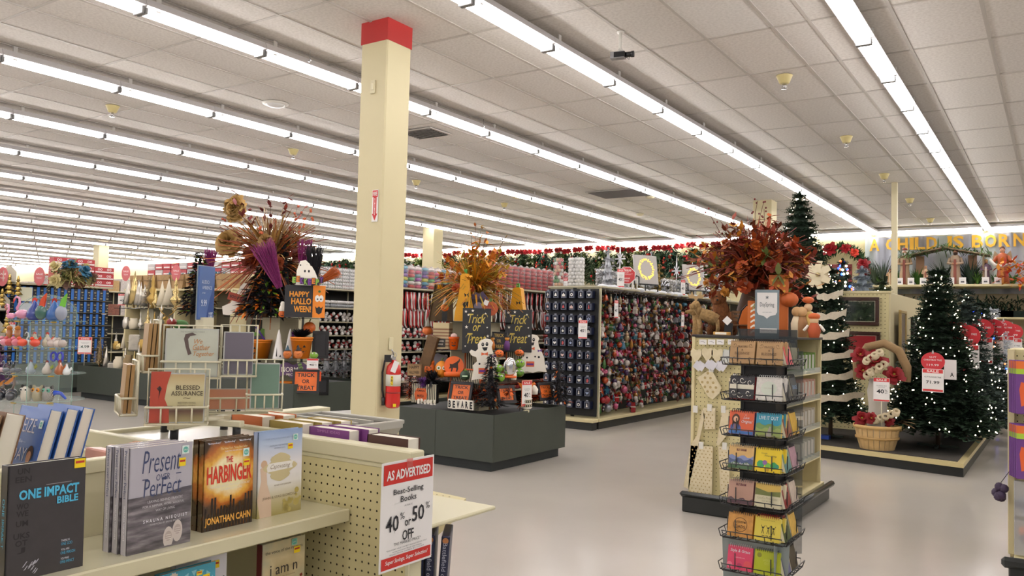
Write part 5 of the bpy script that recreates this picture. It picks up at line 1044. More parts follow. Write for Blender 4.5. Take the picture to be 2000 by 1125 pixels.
# lower shelf of the second stand (z .95)
bucket('large orange tin bucket with a jack face at the left of the shelf', p2(508, 702, 8.9), .17, .33, OR2, A2 - .9)
bucket('large orange tin bucket with a smiling jack face and black tissue', p2(588, 700, 8.9), .17, .34, OR2, A2)
b = B(); g = random.Random(12)
for i in range(160): a = g.uniform(0, 2 * PI); ribbonblade(b, (0, 0, 0), (math.cos(a), math.sin(a), g.uniform(.2, 1.2)), .2, .03, FEA, g, .5, 2)
t = T('feather_wig', 'black feather puff sitting in the smiling bucket', 'feathers', p2(588, 660, 8.9)); b.obj('feathers', t)
for i, (px, lb) in enumerate(((543, 'white ceramic ghost with bent tip and haunted tree print'), (565, 'white ceramic ghost with bent tip behind two small pumpkins'))):
    t = T('ceramic_ghost', lb, 'ghost decoration', p2(px, 702 - 2 * i, 8.65 + .2 * i), A2); B().lathe([(.09, 0), (.085, .03), (.05, .25), (.035, .33), (.03, .38), (.012, .45), (.0, .48)], M('e6e2de', .2), n=16).obj('ghost', t); B().decp([(-.03, .05), (-.02, .2), (-.01, .05)], BLACK, -.085).decp([(.02, .04), (.05, .04), (.04, .08)], BLACK, -.086).obj('print', t)
for i, px in enumerate((561, 582)):
    t = pumpkin(('small pumpkin gnome with a pointed teal hat', 'small pumpkin gnome with a bent black hat')[i], p2(px, 701, 8.5), .065, M('c87030', .5), A2, False, 1.15); B().lathe([(.06, .13), (.03, .14), (.012, .19), (.0, .22)], M(('2f4a5a', '1f1a1c')[i], .6), n=12).obj('hat', t); B().tube([(-.02, -.065, .08), (0, -.07, .07), (.025, -.065, .085)], .003, BLACK, 4).obj('smile', t)
t = T('cauldron_cutout', 'grey cauldron cutout with bubbling green rim and purple legs', 'halloween figure', p2(522, 690, 9.1), A2)
B().prism([(-.26, 0), (-.3, .15), (-.24, .3), (.24, .3), (.3, .15), (.26, 0)], -.01, .01, M('4f4c55', .6)).obj('cauldron', t); B().prism([(-.28, .27), (-.26, .36), (-.15, .34), (-.1, .42), (0, .38), (.1, .43), (.2, .36), (.28, .33), (.26, .25), (.12, .3), (0, .26), (-.15, .3)], -.014, .012, M('6a9a3a', .5)).obj('bubbles', t)
for s in (-1, 1): B().cb((s * .1 - .02, -.03, .33), (.03, .02, .26), M('5a3a9a', .5), ry=s * .6).obj('purple_leg', t)
t = T('witch_hat', 'wide black witch hat with purple flower and white tag', 'hat', p2(578, 672, 9.2), A2); B().lathe([(.2, 0), (.1, .01), (.07, .1), (.05, .2)], FEA, n=18).obj('hat', t); B().ball((-.05, -.08, .16), .04, M('8a2aa0', .5), 8, 6).obj('flower', t); B().cb((.03, -.1, .14), (.09, .002, .09), PAPER, ry=.7).obj('tag', t)
framed('black metal box lantern with cut out jack faces by the near pillar', p2(625, 700, 9.2), .26, .44, [], A2, 0, M('1c1c20', .5), M('26262a', .5), fw=.05, name='metal_lantern', cat='lantern')
pumpkin('orange pumpkin lantern behind the wide black hat', p2(604, 652, 9.3), .1, OR, A2, False, 1)
t = T('green_monster', 'small green monster head at the end of the shelf', 'halloween figure', p2(613, 699, 8.7), A2); B().ball((0, 0, .04), .05, LIME, 12, 8, sx=1.3).obj('head', t); B().ball((-.02, -.04, .07), .012, WHITE).ball((.03, -.04, .07), .012, WHITE).obj('eyes', t)
# deck goods of the second stand
framed('orange trick or treat sign in a thick black frame above the wire rack', p2(596, 768, 8.6), .40, .36, ['TRICK', 'OR', 'TREAT'], .7, -.15)
t = T('bat_cutout', 'purple spooky tree cutout sign with pale letters', 'sign', p2(572, 738, 8.75), .7); B().prism([(-.25, 0), (-.22, .2), (-.1, .25), (0, .2), (.12, .26), (.24, .18), (.22, .02), (.1, .06), (0, -.02), (-.1, .05)], -.01, .01, M('5f4468', .6)).obj('board', t); lettering(t, [('NORMAL', 0, .13, .36, .08, CREAMW, .01), ('PEOPLE', 0, .05, .2, .04, CREAMW, .01)], y=-.0115)
bucket('orange tin bucket with a jack face low beside the wire rack', p2(552, 783, 8.7), .15, .30, OR2, A2)
for k, (px, py) in enumerate(((542, 733), (592, 735))):
    t = T('striped_witch_legs', ('green and black striped stocking leg, nearer the buckets', 'green and black striped stocking leg, nearer the price card')[k], 'halloween figure', p2(px, py, 8.7), A2, ry=.3 - .6 * k); sg = ramp_mat('sg%d' % k, 'z', [(i / 16, ['3a2440', '6a9030'][i % 2]) for i in range(1, 12)], r=.6, mapping=((0, 0, 0), (1, 1, 3))); B().tube([(0, 0, 0), (0, 0, .22)], .03, sg, 8).obj('leg', t)
t = T('orange_package', 'orange plastic packet hanging under the price card', 'packet', p2(610, 742, 8.7), .7); B().rbox(-.13, -.01, -.02, .13, .01, .13, M('e0562a', .3), .004).obj('packet', t)
price_card('white 40 percent card on the second halloween stand', p2(610, 722, 8.6), .8, '40%', .18, .17, 0, head='')
B_ = B().rbox(-.12, -.02, 0, .12, .02, .28, M('101012', .2), .003); t = T('black_frame', 'black picture box at the pillar end of the green plinth', 'frame', p2(626, 772, 9.0), .9); B_.obj('frame', t); B().dec(-.08, .05, .08, .23, M('2a2c30', .2), -.021).obj('glass', t)
# ------------------------------------------------------------------ tall aisle fixtures
SH = M('b5ae94', .5)
def gondola(label, xr, y0, y1, h=2.25, w=.95, shelves=(), depth=.38, kick=True):
    """run of shelving along y whose visible face looks to +x at x = xr"""
    t = T('aisle_gondola', label, 'shelf unit')
    B().box(xr - w + .05, y0 + .05, 0, xr - .04, y1, .12, M('202321', .5)).obj('plinth', t)
    B().rbox(xr - w, y0, .12, xr, y1, .17, CREAM2, .006).obj('base_deck', t)
    B().box(xr - w / 2 - .03, y0 + .02, .17, xr - w / 2 + .03, y1, h - .02, M('2a2a28', .8)).obj('back_panel', t)
    B().rbox(xr - w + .04, y0 + .03, .17, xr - .03, y0 + .06, h - .03, CREAM, .004).obj('end_panel', t)
    B().rbox(xr - w, y0 + .01, h - .03, xr, y1, h, SH, .004).obj('top_shelf', t)
    for z in shelves: B().rbox(xr - depth, y0 + .06, z - .025, xr, y1, z, SH, .004).obj('shelf_board', t)
    k = 0; y = y0 + 1.22
    while y < y1: B().box(xr - w / 2 + .03, y - .015, .17, xr - w / 2 + .05, y + .015, h - .03, CREAM).obj('upright', t); y += 1.22
    return t
def fill(fn, n): return [fn(i) for i in range(n)]
# ornament aisle end and side
gondola('ornament aisle fixture with navy boxed ornaments on its end', -5.95, 11.38, 19.4, 2.25, 1.0)
# shelf-deep base bumper corner at the front
orn = T('ornament_end_panel', 'black backed end panel behind the navy boxes', 'panel', (-6.45, 11.36, 0)); B().box(-.46, -.005, .2, .46, .005, 2.2, M('0e1014', .6)).obj('panel', orn); B().rbox(-.5, -.19, .12, .5, -.01, .17, CREAM2, .006).obj('deck', orn); B().box(-.47, -.16, 0, .47, -.01, .12, M('202321', .5)).obj('plinth', orn)
NAVY = M('141a30', .3); icons = ['cross', 'heart', 'house', 'star', 'figure', 'bell', 'mitten', 'wreath']; nb = 0
def icon(b, k, m, s=.028, z=.055):
    y = -.0385
    if k == 'cross': b.dec(-.006, z - s, .006, z + s, m, y).dec(-s * .7, z + .002, s * .7, z + .012, m, y)
    elif k == 'heart': b.decp([(0, z - s), (s, z), (s * .8, z + s * .7), (0, z + s * .3), (-s * .8, z + s * .7), (-s, z)], m, y)
    elif k == 'house': b.decp([(-s, z - s), (s, z - s), (s, z), (0, z + s), (-s, z)], m, y)
    elif k == 'star': b.decp([(0 + s * (1 if i % 2 == 0 else .45) * math.sin(i * PI / 5), z + s * (1 if i % 2 == 0 else .45) * math.cos(i * PI / 5)) for i in range(10)], m, y)
    elif k == 'figure': b.disc(0, z + s * .6, s * .35, m, y, 8).decp([(-s * .6, z - s), (s * .6, z - s), (s * .25, z + s * .3), (-s * .25, z + s * .3)], m, y)
    elif k == 'bell': b.decp([(-s * .8, z - s * .7), (s * .8, z - s * .7), (s * .45, z + s * .6), (0, z + s), (-s * .45, z + s * .6)], m, y)
    elif k == 'mitten': b.decp([(-s * .5, z - s), (s * .5, z - s), (s * .8, z + .2 * s), (s * .3, z + s), (-s * .5, z + s * .7)], m, y)
    else: b.disc(0, z, s * .9, m, y, 12).disc(0, z, s * .5, NAVY, y - .0005, 10)
bproto = {}
for r in range(10):
    for c in range(6):
        k = icons[(r * 3 + c * 5) % 8]; mc = ['d8d4cc', 'b8b8bc', 'c8a8a0', 'e0ddd6', 'b04040', '8a98b8'][(r * 2 + c * 3 + r * c) % 6]
        x = -6.87 + .147 * c + (.02 if c > 3 else 0); z = 2.05 - .192 * r
        lb = 'navy boxed ornament showing a pale %s, %s row down, %s from the pillar side' % (k, nth(r), nth(c))
        key = (k, mc)
        if key not in bproto:
            t = T('boxed_ornament', lb, 'boxed ornament', (x, 11.30, z), 0, 'navy boxed ornaments')
            B().rbox(-.05, -.036, 0, .06, .05, .115, NAVY, .003).obj('box', t)
            b = B(); b.dec(-.042, .012, .034, .1, M('2a2d38', .1), -.0365)
            for q in ((-.044, .008, -.038, .104), (.032, .008, .038, .104), (-.044, .008, .038, .014), (-.044, .098, .038, .104)): b.dec(*q, M('7a7f90', .3), -.037)
            b.obj('window', t); b = B(); icon(b, k, M(mc, .35)); b.obj('ornament', t); B().box(-.02, -.03, .115, .02, -.028, .135, M('a8acb8', .2, al=.6)).obj('hang_tab', t); bproto[key] = t
        else: dup(bproto[key], (x, 11.30, z), 0, lb, 'navy boxed ornaments')
price_card('sale 40 percent card hung before the navy boxes', at(1138, 662, y=11.22), 0, '40%', .17, .30, 0)
# ornaments hanging on the side facing the aisle
OC = [('8e1b20', 'red'), ('b8aea6', 'white'), ('5e1418', 'dark red'), ('9a8462', 'cream'), ('355c2a', 'green'), ('a84c6a', 'pink'), ('94662a', 'gold'), ('85858a', 'silver'), ('2c5c70', 'blue'), ('a0421e', 'orange'), ('4a281c', 'brown'), ('40294c', 'purple')]
def om(k, c):
    b = B(); m = M(c, .22, .15); w = M('b9b0a8', .4); s = .045
    if k == 0: b.ball((0, 0, -.06), s, m, 10, 6)
    elif k == 1: b.ball((0, 0, -.085), s * .9, w, 9, 6).ball((0, 0, -.03), s * .6, w, 9, 6).lathe([(.032, -.012), (.012, -.01), (.0, .03)], m, n=8).tube([(-.03, 0, -.05), (.03, 0, -.05)], .012, m, 5)
    elif k == 2: b.lathe([(0, -.14), (.03, -.1), (.022, -.05), (.01, -.01), (0, 0)], m, n=8)
    elif k == 3: b.X = Matrix.Rotation(.3, 4, 'Y'); b.tube([(0, 0, -.13), (0, 0, -.04), (.012, 0, -.018), (.035, 0, -.01), (.05, 0, -.03)], .011, m, 6).tube([(0, 0, -.11), (0, 0, -.09)], .0125, w, 6).tube([(0, 0, -.07), (0, 0, -.05)], .0125, w, 6); b.X = None
    elif k == 4: b.prism([(.055 * (1 if i % 2 == 0 else .45) * math.sin(i * PI / 5), -.06 + .055 * (1 if i % 2 == 0 else .45) * math.cos(i * PI / 5)) for i in range(10)], -.008, .008, m)
    elif k == 5: b.lathe([(.05, -.11), (.04, -.08), (.028, -.03), (.01, -.01)], m, n=9).ball((0, 0, -.115), .014, w, 6, 4)
    elif k == 6: b.lathe([(.018, -.13), (.038, -.09), (.03, -.055), (.012, -.045)], m, n=8).ball((0, 0, -.03), .026, M('d8b090', .5), 8, 5).lathe([(.026, -.02), (.0, .02)], m, n=8)
    elif k == 7: b.ball((0, 0, -.045), .03, m, 8, 5).ball((-.03, 0, -.08), .028, w, 8, 5).ball((.03, 0, -.085), .028, m, 8, 5).ball((0, -.01, -.11), .024, w, 8, 5)
    elif k == 8: b.prism([(-.045, -.12), (.045, -.12), (.045, -.06), (0, -.015), (-.045, -.06)], -.025, .025, m).box(-.05, -.028, -.065, .05, .028, -.055, w)
    else: b.ball((0, 0, -.05), .03, m, 8, 5, sx=1.6).ball((.045, 0, -.035), .02, m, 6, 4).prism([(-.04, -.05), (-.08, -.02), (-.07, -.07)], -.004, .004, w)
    b.tube([(0, 0, 0), (0, 0, .03), (-.0, .03, .035)], .002, SILV, 3, cap=False)
    return b.mesh('hanging_ornament')
KN = ['glass ball', 'snowman', 'teardrop', 'candy cane', 'star', 'bell', 'little figure', 'cluster', 'house', 'bird']; OM = {}
ROW = 13; cnt = 0; restb = B()
for c in range(46):
    for r in range(ROW):
        y = 11.52 + .132 * c + U(-.03, .03); z = 2.12 - .145 * r + U(-.02, .02); xx = -5.99 + U(-.12, .03)
        k = R_.randrange(10); ci = R_.choice([0, 0, 0, 0, 1, 1, 1, 2, 2, 3, 4, 5, 6, 7, 8, 9, 10, 10, 11]) if c < 34 else R_.choice([0, 2, 4, 6, 9, 9, 10, 10])
        s = (1.15 if c < 12 else .95) * U(.65, 1.1) * (1.25 if (r > 8 and c < 10) else 1)
        if c * ROW + r < 299:
            if (k, ci) not in OM: OM[k, ci] = om(k, OC[ci][0])
            o = bpy.data.objects.new('hanging_ornament', OM[k, ci]); COL.objects.link(o); o.location = (xx, y, z); o.rotation_euler = (0, 0, PI / 2 + U(-.7, .7)); o.scale = (s,) * 3
            tag(o, '%s %s ornament, %s row down, %s hook column from the aisle end' % (OC[ci][1], KN[k], nth(r), nth(c)), 'ornament', 'ornaments hung along the aisle side')
        else:
            m = M(OC[ci][0], .3, .1); restb.X = Matrix.Translation((xx, y, z)) @ Matrix.Scale(s, 4)
            if k < 4: restb.ball((0, 0, -.06), .05, m, 7, 4)
            elif k < 7: restb.lathe([(0, -.14), (.035, -.1), (.025, -.05), (0, 0)], m, n=6)
            else: restb.prism([(-.045, -.12), (.045, -.12), (.05, -.06), (0, -.01), (-.05, -.06)], -.03, .03, m)
# a second layer of ornaments deeper on the hooks
for i in range(1500):
    m = M(R_.choice(OC)[0], .3, .1); restb.X = Matrix.Translation((-6.14 + U(-.13, .10), U(11.5, 17.5), U(.36, 2.1))) @ Matrix.Scale(U(.5, .9), 4)
    if i % 3: restb.ball((0, 0, -.05), .045, m, 6, 4)
    else: restb.prism([(-.04, -.1), (.04, -.1), (.05, -.05), (0, -.01), (-.05, -.05)], -.02, .02, m)
restb.X = None
tag(restb.obj('hanging_ornaments', None), 'mass of small hanging ornaments farther along the aisle side and deeper on the hooks', 'ornament', kind='stuff')
b = B()
for c in range(44):
    y = 11.55 + .138 * c; b.tube([(-6.3, y, 2.17), (-5.98, y, 2.17), (-5.97, y, 2.19)], .004, CHROME, 3)
tag(b.obj('hook_row', None), 'thin chrome display hooks below the top shelf of the ornament aisle', 'hook', kind='stuff')
for (px, py, x, lb) in ((1203, 622, -5.93, 'slim sale card at the corner of the ornament aisle'), (1333, 640, -5.93, 'slim sale card hanging farther along the ornament aisle')):
    price_card(lb, at(px, py, x=x), PI / 2, '40%', .15, .30, 0)
# on top of the ornament fixture
ZTOP = 2.25
def on_top(px, x=-6.3): v = at(px, 560, x=x); return Vector((x, v.y, ZTOP))
def ytop(px, x): return at(px, 500, x=x).y
def needle_tree(label, loc, h, r, m, n=900, lights=0, lm=None, seed=3, L=.14, wd=.018, name='christmas_tree', stand=True, cat='tree', base=.14, vlight=None, tw=1):
    t = T(name, label, cat, loc); b = B(); g = random.Random(seed); ms = m if isinstance(m, (list, tuple)) else [m]
    b.lathe([(r * .55, base * h), (r * .35, h * .45), (r * .12, h * .8), (.004, h * .98)], ms[0], n=8, cap=False)
    tiers = max(6, int(h / .11))
    for i in range(n):
        f = int(g.random() ** 1.25 * tiers) / tiers + g.uniform(0, .4 / tiers); z = h * (base + (1 - base) * min(f, .99)); R0 = r * (1 - min(f, .985)) * (.93 + .14 * math.sin(f * 40))
        a = g.uniform(0, 2 * PI); q = g.uniform(.35, 1) ** .6 * R0; ca, sa = math.cos(a), math.sin(a)
        p = Vector((q * ca * .8, q * sa * .8, z - q * .12)); d = nrm((ca, sa, g.uniform(-.45, .35)))
        l = L * g.uniform(.7, 1.2) * (.5 + .5 * (1 - f)); s = d.cross(Vector((0, 0, 1))).normalized(); u = s.cross(d); mm = g.choice(ms)
        for k in range(4):
            e = p + d * l * (.25 + .25 * k); sg = -1 if k % 2 else 1; w = l * .32 * (1 - k * .15)
            b.add([e - d * l * .2, e + s * sg * w + u * w * g.uniform(-.4, .6) + d * l * .05, e + d * l * .05], [(0, 1, 2)], mm)
            b.add([e - d * l * .18, e - s * sg * w * .8 + u * w * g.uniform(-.3, .8) + d * l * .1, e + d * l * .06], [(0, 1, 2)], mm)
    for k in range(14):
        a = g.uniform(0, 2 * PI); b.add([(0.01 * math.cos(a), .01 * math.sin(a), h * .93), (.03 * math.cos(a + .4), .03 * math.sin(a + .4), h * .97), (.0, 0, h)], [(0, 1, 2)], ms[0])
    o = b.obj('foliage', t)
    if stand: B().lathe([(.03 * tw, 0), (.022 * tw, h * base + .2)], M('4a3a2a', .7), n=8).obj('trunk', t); B().cb((0, 0, .03), (r * .7, .03, .03), M('1c2a20', .5)).cb((0, 0, .03), (.03, r * .7, .03), M('1c2a20', .5)).obj('stand', t)
    if lights:
        b = B(); lm = lm or [M('fff3d8', .4, em=9)]
        for i in range(lights):
            f = g.random() ** 1.3 * .95; z = h * (base + (1 - base) * f); R0 = r * (1 - f) + .01; a = g.uniform(0, 2 * PI)
            b.ball((R0 * math.cos(a), R0 * math.sin(a), z - R0 * .1), vlight or .011, g.choice(lm), 5, 3)
        b.obj('string_lights', t)['kind'] = 'stuff'
    return t
SIL = [M('a9abb0', .35, .4), M('c4c6ca', .35, .4)]; GLD = M('a38a4e', .4, .5)
for i, (px, x, h, r, col, lb) in enumerate(((1188, -6.35, .72, .2, SIL, 'tall silver glitter tree nearest the white ball tubes on the top shelf'), (1272, -6.6, .85, .2, SIL, 'silver glitter tree behind the first wreath picture'), (1333, -6.2, .45, .14, SIL, 'short silver tree beside the second wreath picture'),
                                            (1406, -6.5, .9, .22, SIL, 'silver tree at the autumn flower end of the top shelf'), (1242, -6.5, .55, .09, [GLD], 'slim gold glitter cone tree left of the first wreath picture'), (1288, -6.4, .6, .08, [GLD], 'slim gold glitter cone tree right of the first wreath picture'),
                                            (1344, -6.2, .5, .08, [GLD], 'slim gold glitter cone tree before the second wreath picture'), (1396, -6.2, .5, .10, [GLD], 'gold glitter cone tree nearest the bear'))):
    needle_tree(lb, (x, ytop(px, x), ZTOP), h, r, col, 420, 0, seed=40 + i, L=.10, name='glitter_tree', stand=False, base=.02)
def ball_tube(label, loc, r, h, cols, seed=1):
    t = T('ornament_tube', label, 'ornament tube', loc); b = B(); g = random.Random(seed); z = .035
    while z < h - .02:
        for k in range(6): b.ball((r * .62 * math.cos(k * PI / 3 + z * 9), r * .62 * math.sin(k * PI / 3 + z * 9), z), .034, g.choice(cols), 8, 5)
        z += .058
    o = b.obj('balls', t); o['kind'] = 'stuff'; B().lathe([(r, 0), (r, h), (r * .97, h + .004)], M('dcdcdc', .08, al=.22), n=14).obj('clear_tube', t); return t
WB = [M('e2e0dc', .3)]; RG = [M('b42a2a', .2, .3), M('3a7a3a', .2, .3), M('d8d4cc', .3), M('c89a7a', .3)]
for i, (px, cols, lb) in enumerate(((1136, RG, 'clear tube of red green and cream balls at the end of the top shelf'), (1156, WB, 'clear tube of white balls, first of the white ones'), (1170, WB, 'clear tube of white balls beside the silver tree'))):
    ball_tube(lb, (-6.72 + .12 * i if i else -6.88, 11.6, ZTOP), .085, .47 - .0 * i, cols, i)
for k, (px, lb) in enumerate(((1262, 'grey canvas with a lit gold wreath on a black sleigh easel'), (1355, 'second grey canvas with a gold wreath farther along'))):
    y = ytop(px, -6.08); t = T('wreath_picture', lb, 'picture', (-6.06, y, ZTOP + .13), 1.15, rx=-.14); B().rbox(-.27, -.015, 0, .27, .015, .52, M('b9b4b0', .6), .004).obj('canvas', t)
    b = B(); g = random.Random(k)
    for i in range(120): a = g.uniform(0, 2 * PI); r = .17 * g.uniform(.82, 1.1); b.ball((r * math.cos(a), -.02, .27 + r * math.sin(a)), .011, M('e8c860', .4, em=.9), 5, 3)
    b.obj('lit_wreath', t)['kind'] = 'stuff'
    t = T('sleigh_easel', ('black iron sleigh stand under the first wreath canvas', 'black iron sleigh stand under the second wreath canvas')[k], 'easel', (-6.02, y - .1, ZTOP), 1.15)
    B().tube([(-.3, -.03, .0), (-.3, -.03, .2), (-.26, -.03, .26), (-.2, -.03, .24), (-.2, -.03, .12), (.24, -.03, .12), (.24, -.03, 0)], .013, BLACK, 6).tube([(-.05, -.03, .12), (-.05, -.03, 0)], .012, BLACK, 6).obj('frame', t)
p = on_top(1236, -6.0); t = T('lantern', 'white wooden lantern with a peaked top on the shelf edge', 'lantern', p, 1.1)
b = B(); [b.rbox(x - .008, y - .008, .01, x + .008, y + .008, .16, WHITE, .002) for x in (-.05, .05) for y in (-.05, .05)]; b.rbox(-.065, -.065, 0, .065, .065, .012, WHITE, .003).rbox(-.065, -.065, .155, .065, .065, .17, WHITE, .003); b.obj('frame', t)
B().lathe([(.07, .17), (.03, .2), (.012, .235), (.0, .24)], WHITE, n=4).obj('roof', t); B().lathe([(.025, .012), (.025, .08)], CREAMW, n=10).obj('candle', t)
for i, px in enumerate((1300, 1381)):
    t = T('silver_globe', ('round silver mirror globe on a foot between the canvases', 'round silver mirror globe on a foot near the bear')[i], 'ornament', on_top(px, -6.05)); B().lathe([(.06, 0), (.02, .03), (.02, .06)], CHROME, n=12).obj('foot', t); B().ball((0, 0, .14), .09, M('8a8c90', .08, 1), 16, 10, sz=1.15).obj('globe', t)
for i, (px, x) in enumerate(((1210, -6.2), (1321, -6.4), (1352, -6.5), (1372, -6.3))):
    t = T('snowflake_stand', 'silver star finial topper on a slender stem, %s from the octagon sign' % nth(i), 'ornament', on_top(px, x)); B().tube([(0, 0, 0), (0, 0, .5)], .012, SILV, 6).obj('stem', t)
    b = B(); [b.cb((0, 0, .52), (.2, .012, .02), SILV, ry=k * PI / 3) for k in range(3)]; b.lathe([(.0, .5), (.02, .56), (.0, .85)], SILV, n=6); b.obj('star', t)
snow = B(); g = random.Random(77)
for i in range(70):
    y = 11.6 + 5.5 * i / 70; snow.ball((-6.02 + g.uniform(-.12, .04), y, ZTOP), g.uniform(.05, .1), M('e4e6ea', .8), 8, 5, sz=.5)
tag(snow.obj('fake_snow', None), 'drifts of white fake snow along the top shelf edge', 'snow', kind='stuff')
for i in range(14):
    y = 12.6 + .33 * i; t = T('silver_bauble_tube', 'clear tube of silver and white balls on the top shelf, %s from the aisle end' % nth(i), 'ornament tube', (-6.62, y, ZTOP), 0, 'silver ball tubes')
    if i == 0: ball0 = ball_tube('x', (0, 0, 0), .09, .36, [M('b4b4b8', .15, .8), M('dcdad6', .3)], 5); bpy.data.objects.remove(t); ball0.location = (-6.62, y, ZTOP); ball0['label'] = 'clear tube of silver and white balls on the top shelf, first from the aisle end'; ball0['group'] = 'silver ball tubes'
    else: bpy.data.objects.remove(t); dup(ball0, (-6.62, y, ZTOP), 0, 'clear tube of silver and white balls on the top shelf, %s from the aisle end' % nth(i), 'silver ball tubes')
p = at(1224, 540, x=-6.0); t = T('octagon_sign', 'red octagon sign asking shoppers Please with THANK YOU below', 'sign', p, .45)
B().prism([(.155 * math.cos(PI / 8 + i * PI / 4), .02 + .155 * math.sin(PI / 8 + i * PI / 4)) for i in range(8)], -.002, .002, PAPER).prism([(.145 * math.cos(PI / 8 + i * PI / 4), .02 + .145 * math.sin(PI / 8 + i * PI / 4)) for i in range(8)], -.004, -.002, M('c2383c', .5)).obj('plate', t)
lettering(t, [('Please', 0, .11, .15, .05, PAPER, .005, .3), ('DO NOT', 0, .065, .07, .012, PAPER), ('TAKE THE DISPLAY ITEMS', 0, .045, .2, .009, PAPER), ('ASK FOR HELP', 0, .03, .14, .009, PAPER), ('THANK', 0, -.03, .12, .028, PAPER, .01), ('YOU', 0, -.075, .07, .028, PAPER, .01)], y=-.0045)
price_card('tall sale card under the octagon sign', at(1212, 562, x=-6.02), .7, '40%', .13, .32, 0); price_card('slim sale card standing on the snow between the canvases', on_top(1334, -5.98), 1.2, '40%', .13, .30, 0)
# second aisle: red garland rolls
gondola('aisle fixture of clear bagged red and silver ornaments behind the halloween stand', -8.05, 11.38, 18.5, 2.25, .95, (.45, .75, 1.02, 1.28))
def roll(label, loc, r, h, m, seed=1, kind=0):
    t = T('garland_roll', label, 'garland roll', loc); b = B()
    for k in range(6): z = h * (k + .5) / 6; b.ball((0, 0, z), r * .92, m[k % len(m)] if kind else m[0], 10, 5, sz=.55 * h / 6 / r * 1.1)
    b.obj('garland', t); B().lathe([(r, 0), (r, h), (r * .8, h + .012)], M('e8dcdc', .06, al=.22), n=12).obj('clear_bag', t); B().lathe([(r * .5, h + .012), (r * .1, h + .04)], M('b8b0ac', .3), n=8).obj('lid', t); return t
RD = [M('b81c1e', .2, .4)]; first = roll('x', (-8.16, 11.6, ZTOP), .085, .40, RD)
for i in range(30):
    lb = 'clear bag of red shiny garland, %s from the aisle end%s' % (nth(i // 2), ' in the front line' if i % 2 == 0 else ' in the rear line'); l = (-8.15 - .24 * (i % 2), 11.6 + .2 * (i // 2), ZTOP)
    if i == 0: first.location = l; first['label'] = lb; first['group'] = 'red garland bags'
    else: dup(first, l, U(0, 3), lb, 'red garland bags')
price_card('slim sale card before the red garland bags', (-8.09, 13.9, ZTOP), 1.2, '40%', .14, .3, 0)
MB_ = {}
def bagged(xr, y0, y1, zs, cols, name, word, dens=.15, group=None, s=1.0, lim=999):
    n = 0
    for zi, z in enumerate(zs):
        y = y0
        j = 0
        while y < y1 and n < lim:
            ci = R_.choice(cols); key = (name, ci)
            if key not in MB_:
                b = B(); m = M(ci, .2, .2); w = M('e0dcd8', .25)
                if name == 'bagged_candy': 
                    for k in range(5): b.ball((U(-.03, .03), U(-.05, .05), .03 + .032 * k), .04, m if k % 2 else w, 7, 4)
                elif name == 'hanging_candy': 
                    for k in range(4): q = U(-.04, .04); b.tube([(0, q, .34), (U(-.02, .02), q, .2), (U(-.03, .03), q, .06), (U(-.03, .03), q + .03, .0)], .014, m if k % 2 else w, 5)
                else:
                    for k in range(4): b.ball((0, -.06 + .04 * k, .045), .036, m, 8, 5).ball((0, -.06 + .04 * k, .12), .036, w if word == 'silver' else m, 8, 5)
                    b.box(-.04, -.085, 0, .04, .085, .005, M('c8c4bc', .5))
                MB_[key] = b.mesh(name)
            o = bpy.data.objects.new(name, MB_[key]); COL.objects.link(o); o.location = (xr - .08 + U(-.02, .02), y, z); o.scale = (s,) * 3; o.rotation_euler = (0, 0, U(-.15, .15))
            tag(o, '%s %s, %s shelf down, %s along %s' % (word, name.replace('_', ' '), nth(zi), nth(j), group.split(' of ')[1]), 'ornament pack', group); y += dens * U(.9, 1.1); j += 1; n += 1
bagged(-8.05, 11.6, 15.5, (1.28, 1.02, .75, .45), ['8a2a2a', 'a85a4a', '7a6a5a', 'a03030'], 'boxed_baubles', 'red and brown', .2, 'bauble boxes of the red garland aisle')
bagged(-8.05, 11.6, 15.5, (1.86, 1.52), ['9a3a34', 'b8a890', 'a03030', '6a4a3a'], 'hanging_candy', 'clear wrapped', .15, 'candy bags of the red garland aisle', 1.0)
price_card('slim sale card on the bagged candy of the red garland aisle', (-8.07, 13.5, 1.28), 1.35, '40%', .14, .3, 0).location.z = 1.285
# third aisle: striped candy tubes and bags
gondola('aisle fixture of striped candy canes right of the near pillar', -10.15, 11.38, 17.5, 2.25, .95, (.5, .78, 1.05, 1.3))
MC_ = [[M(c, .25) for c in cs] for cs in (('2a3a8a', '3aa0b8', 'c8c830', '6a3a9a'), ('c83a6a', 'e8e4e0', '8a3a9a', '3a8a9a'), ('c02a2a', 'e8e4e0', '3a9a4a', 'c02a2a'))]
for i in range(24):
    l = (-10.26 - .22 * (i % 2), 11.6 + .2 * (i // 2), ZTOP); lb = 'clear tube of multicoloured beads, %s from the near pillar in the %s line' % (nth(i // 2), 'front' if i % 2 == 0 else 'rear')
    if i < 3: 
        t = roll(lb, l, .08, .42, MC_[i], i, 1); t['group'] = 'multicoloured bead tubes'; MB_[i] = t
    else: dup(MB_[i % 3], l, U(0, 3), lb, 'multicoloured bead tubes')
bagged(-10.15, 11.6, 14.8, (1.3, 1.05, .78, .5), ['b02a34', 'c05a5a', 'a84048'], 'bagged_candy', 'pink and red', .17, 'candy bags of the pillar aisle')
bagged(-10.15, 11.55, 14.8, (1.82, 1.5), ['b02a2a', 'c03a3a'], 'hanging_candy', 'red and white', .12, 'hanging canes of the pillar aisle', 1.05)
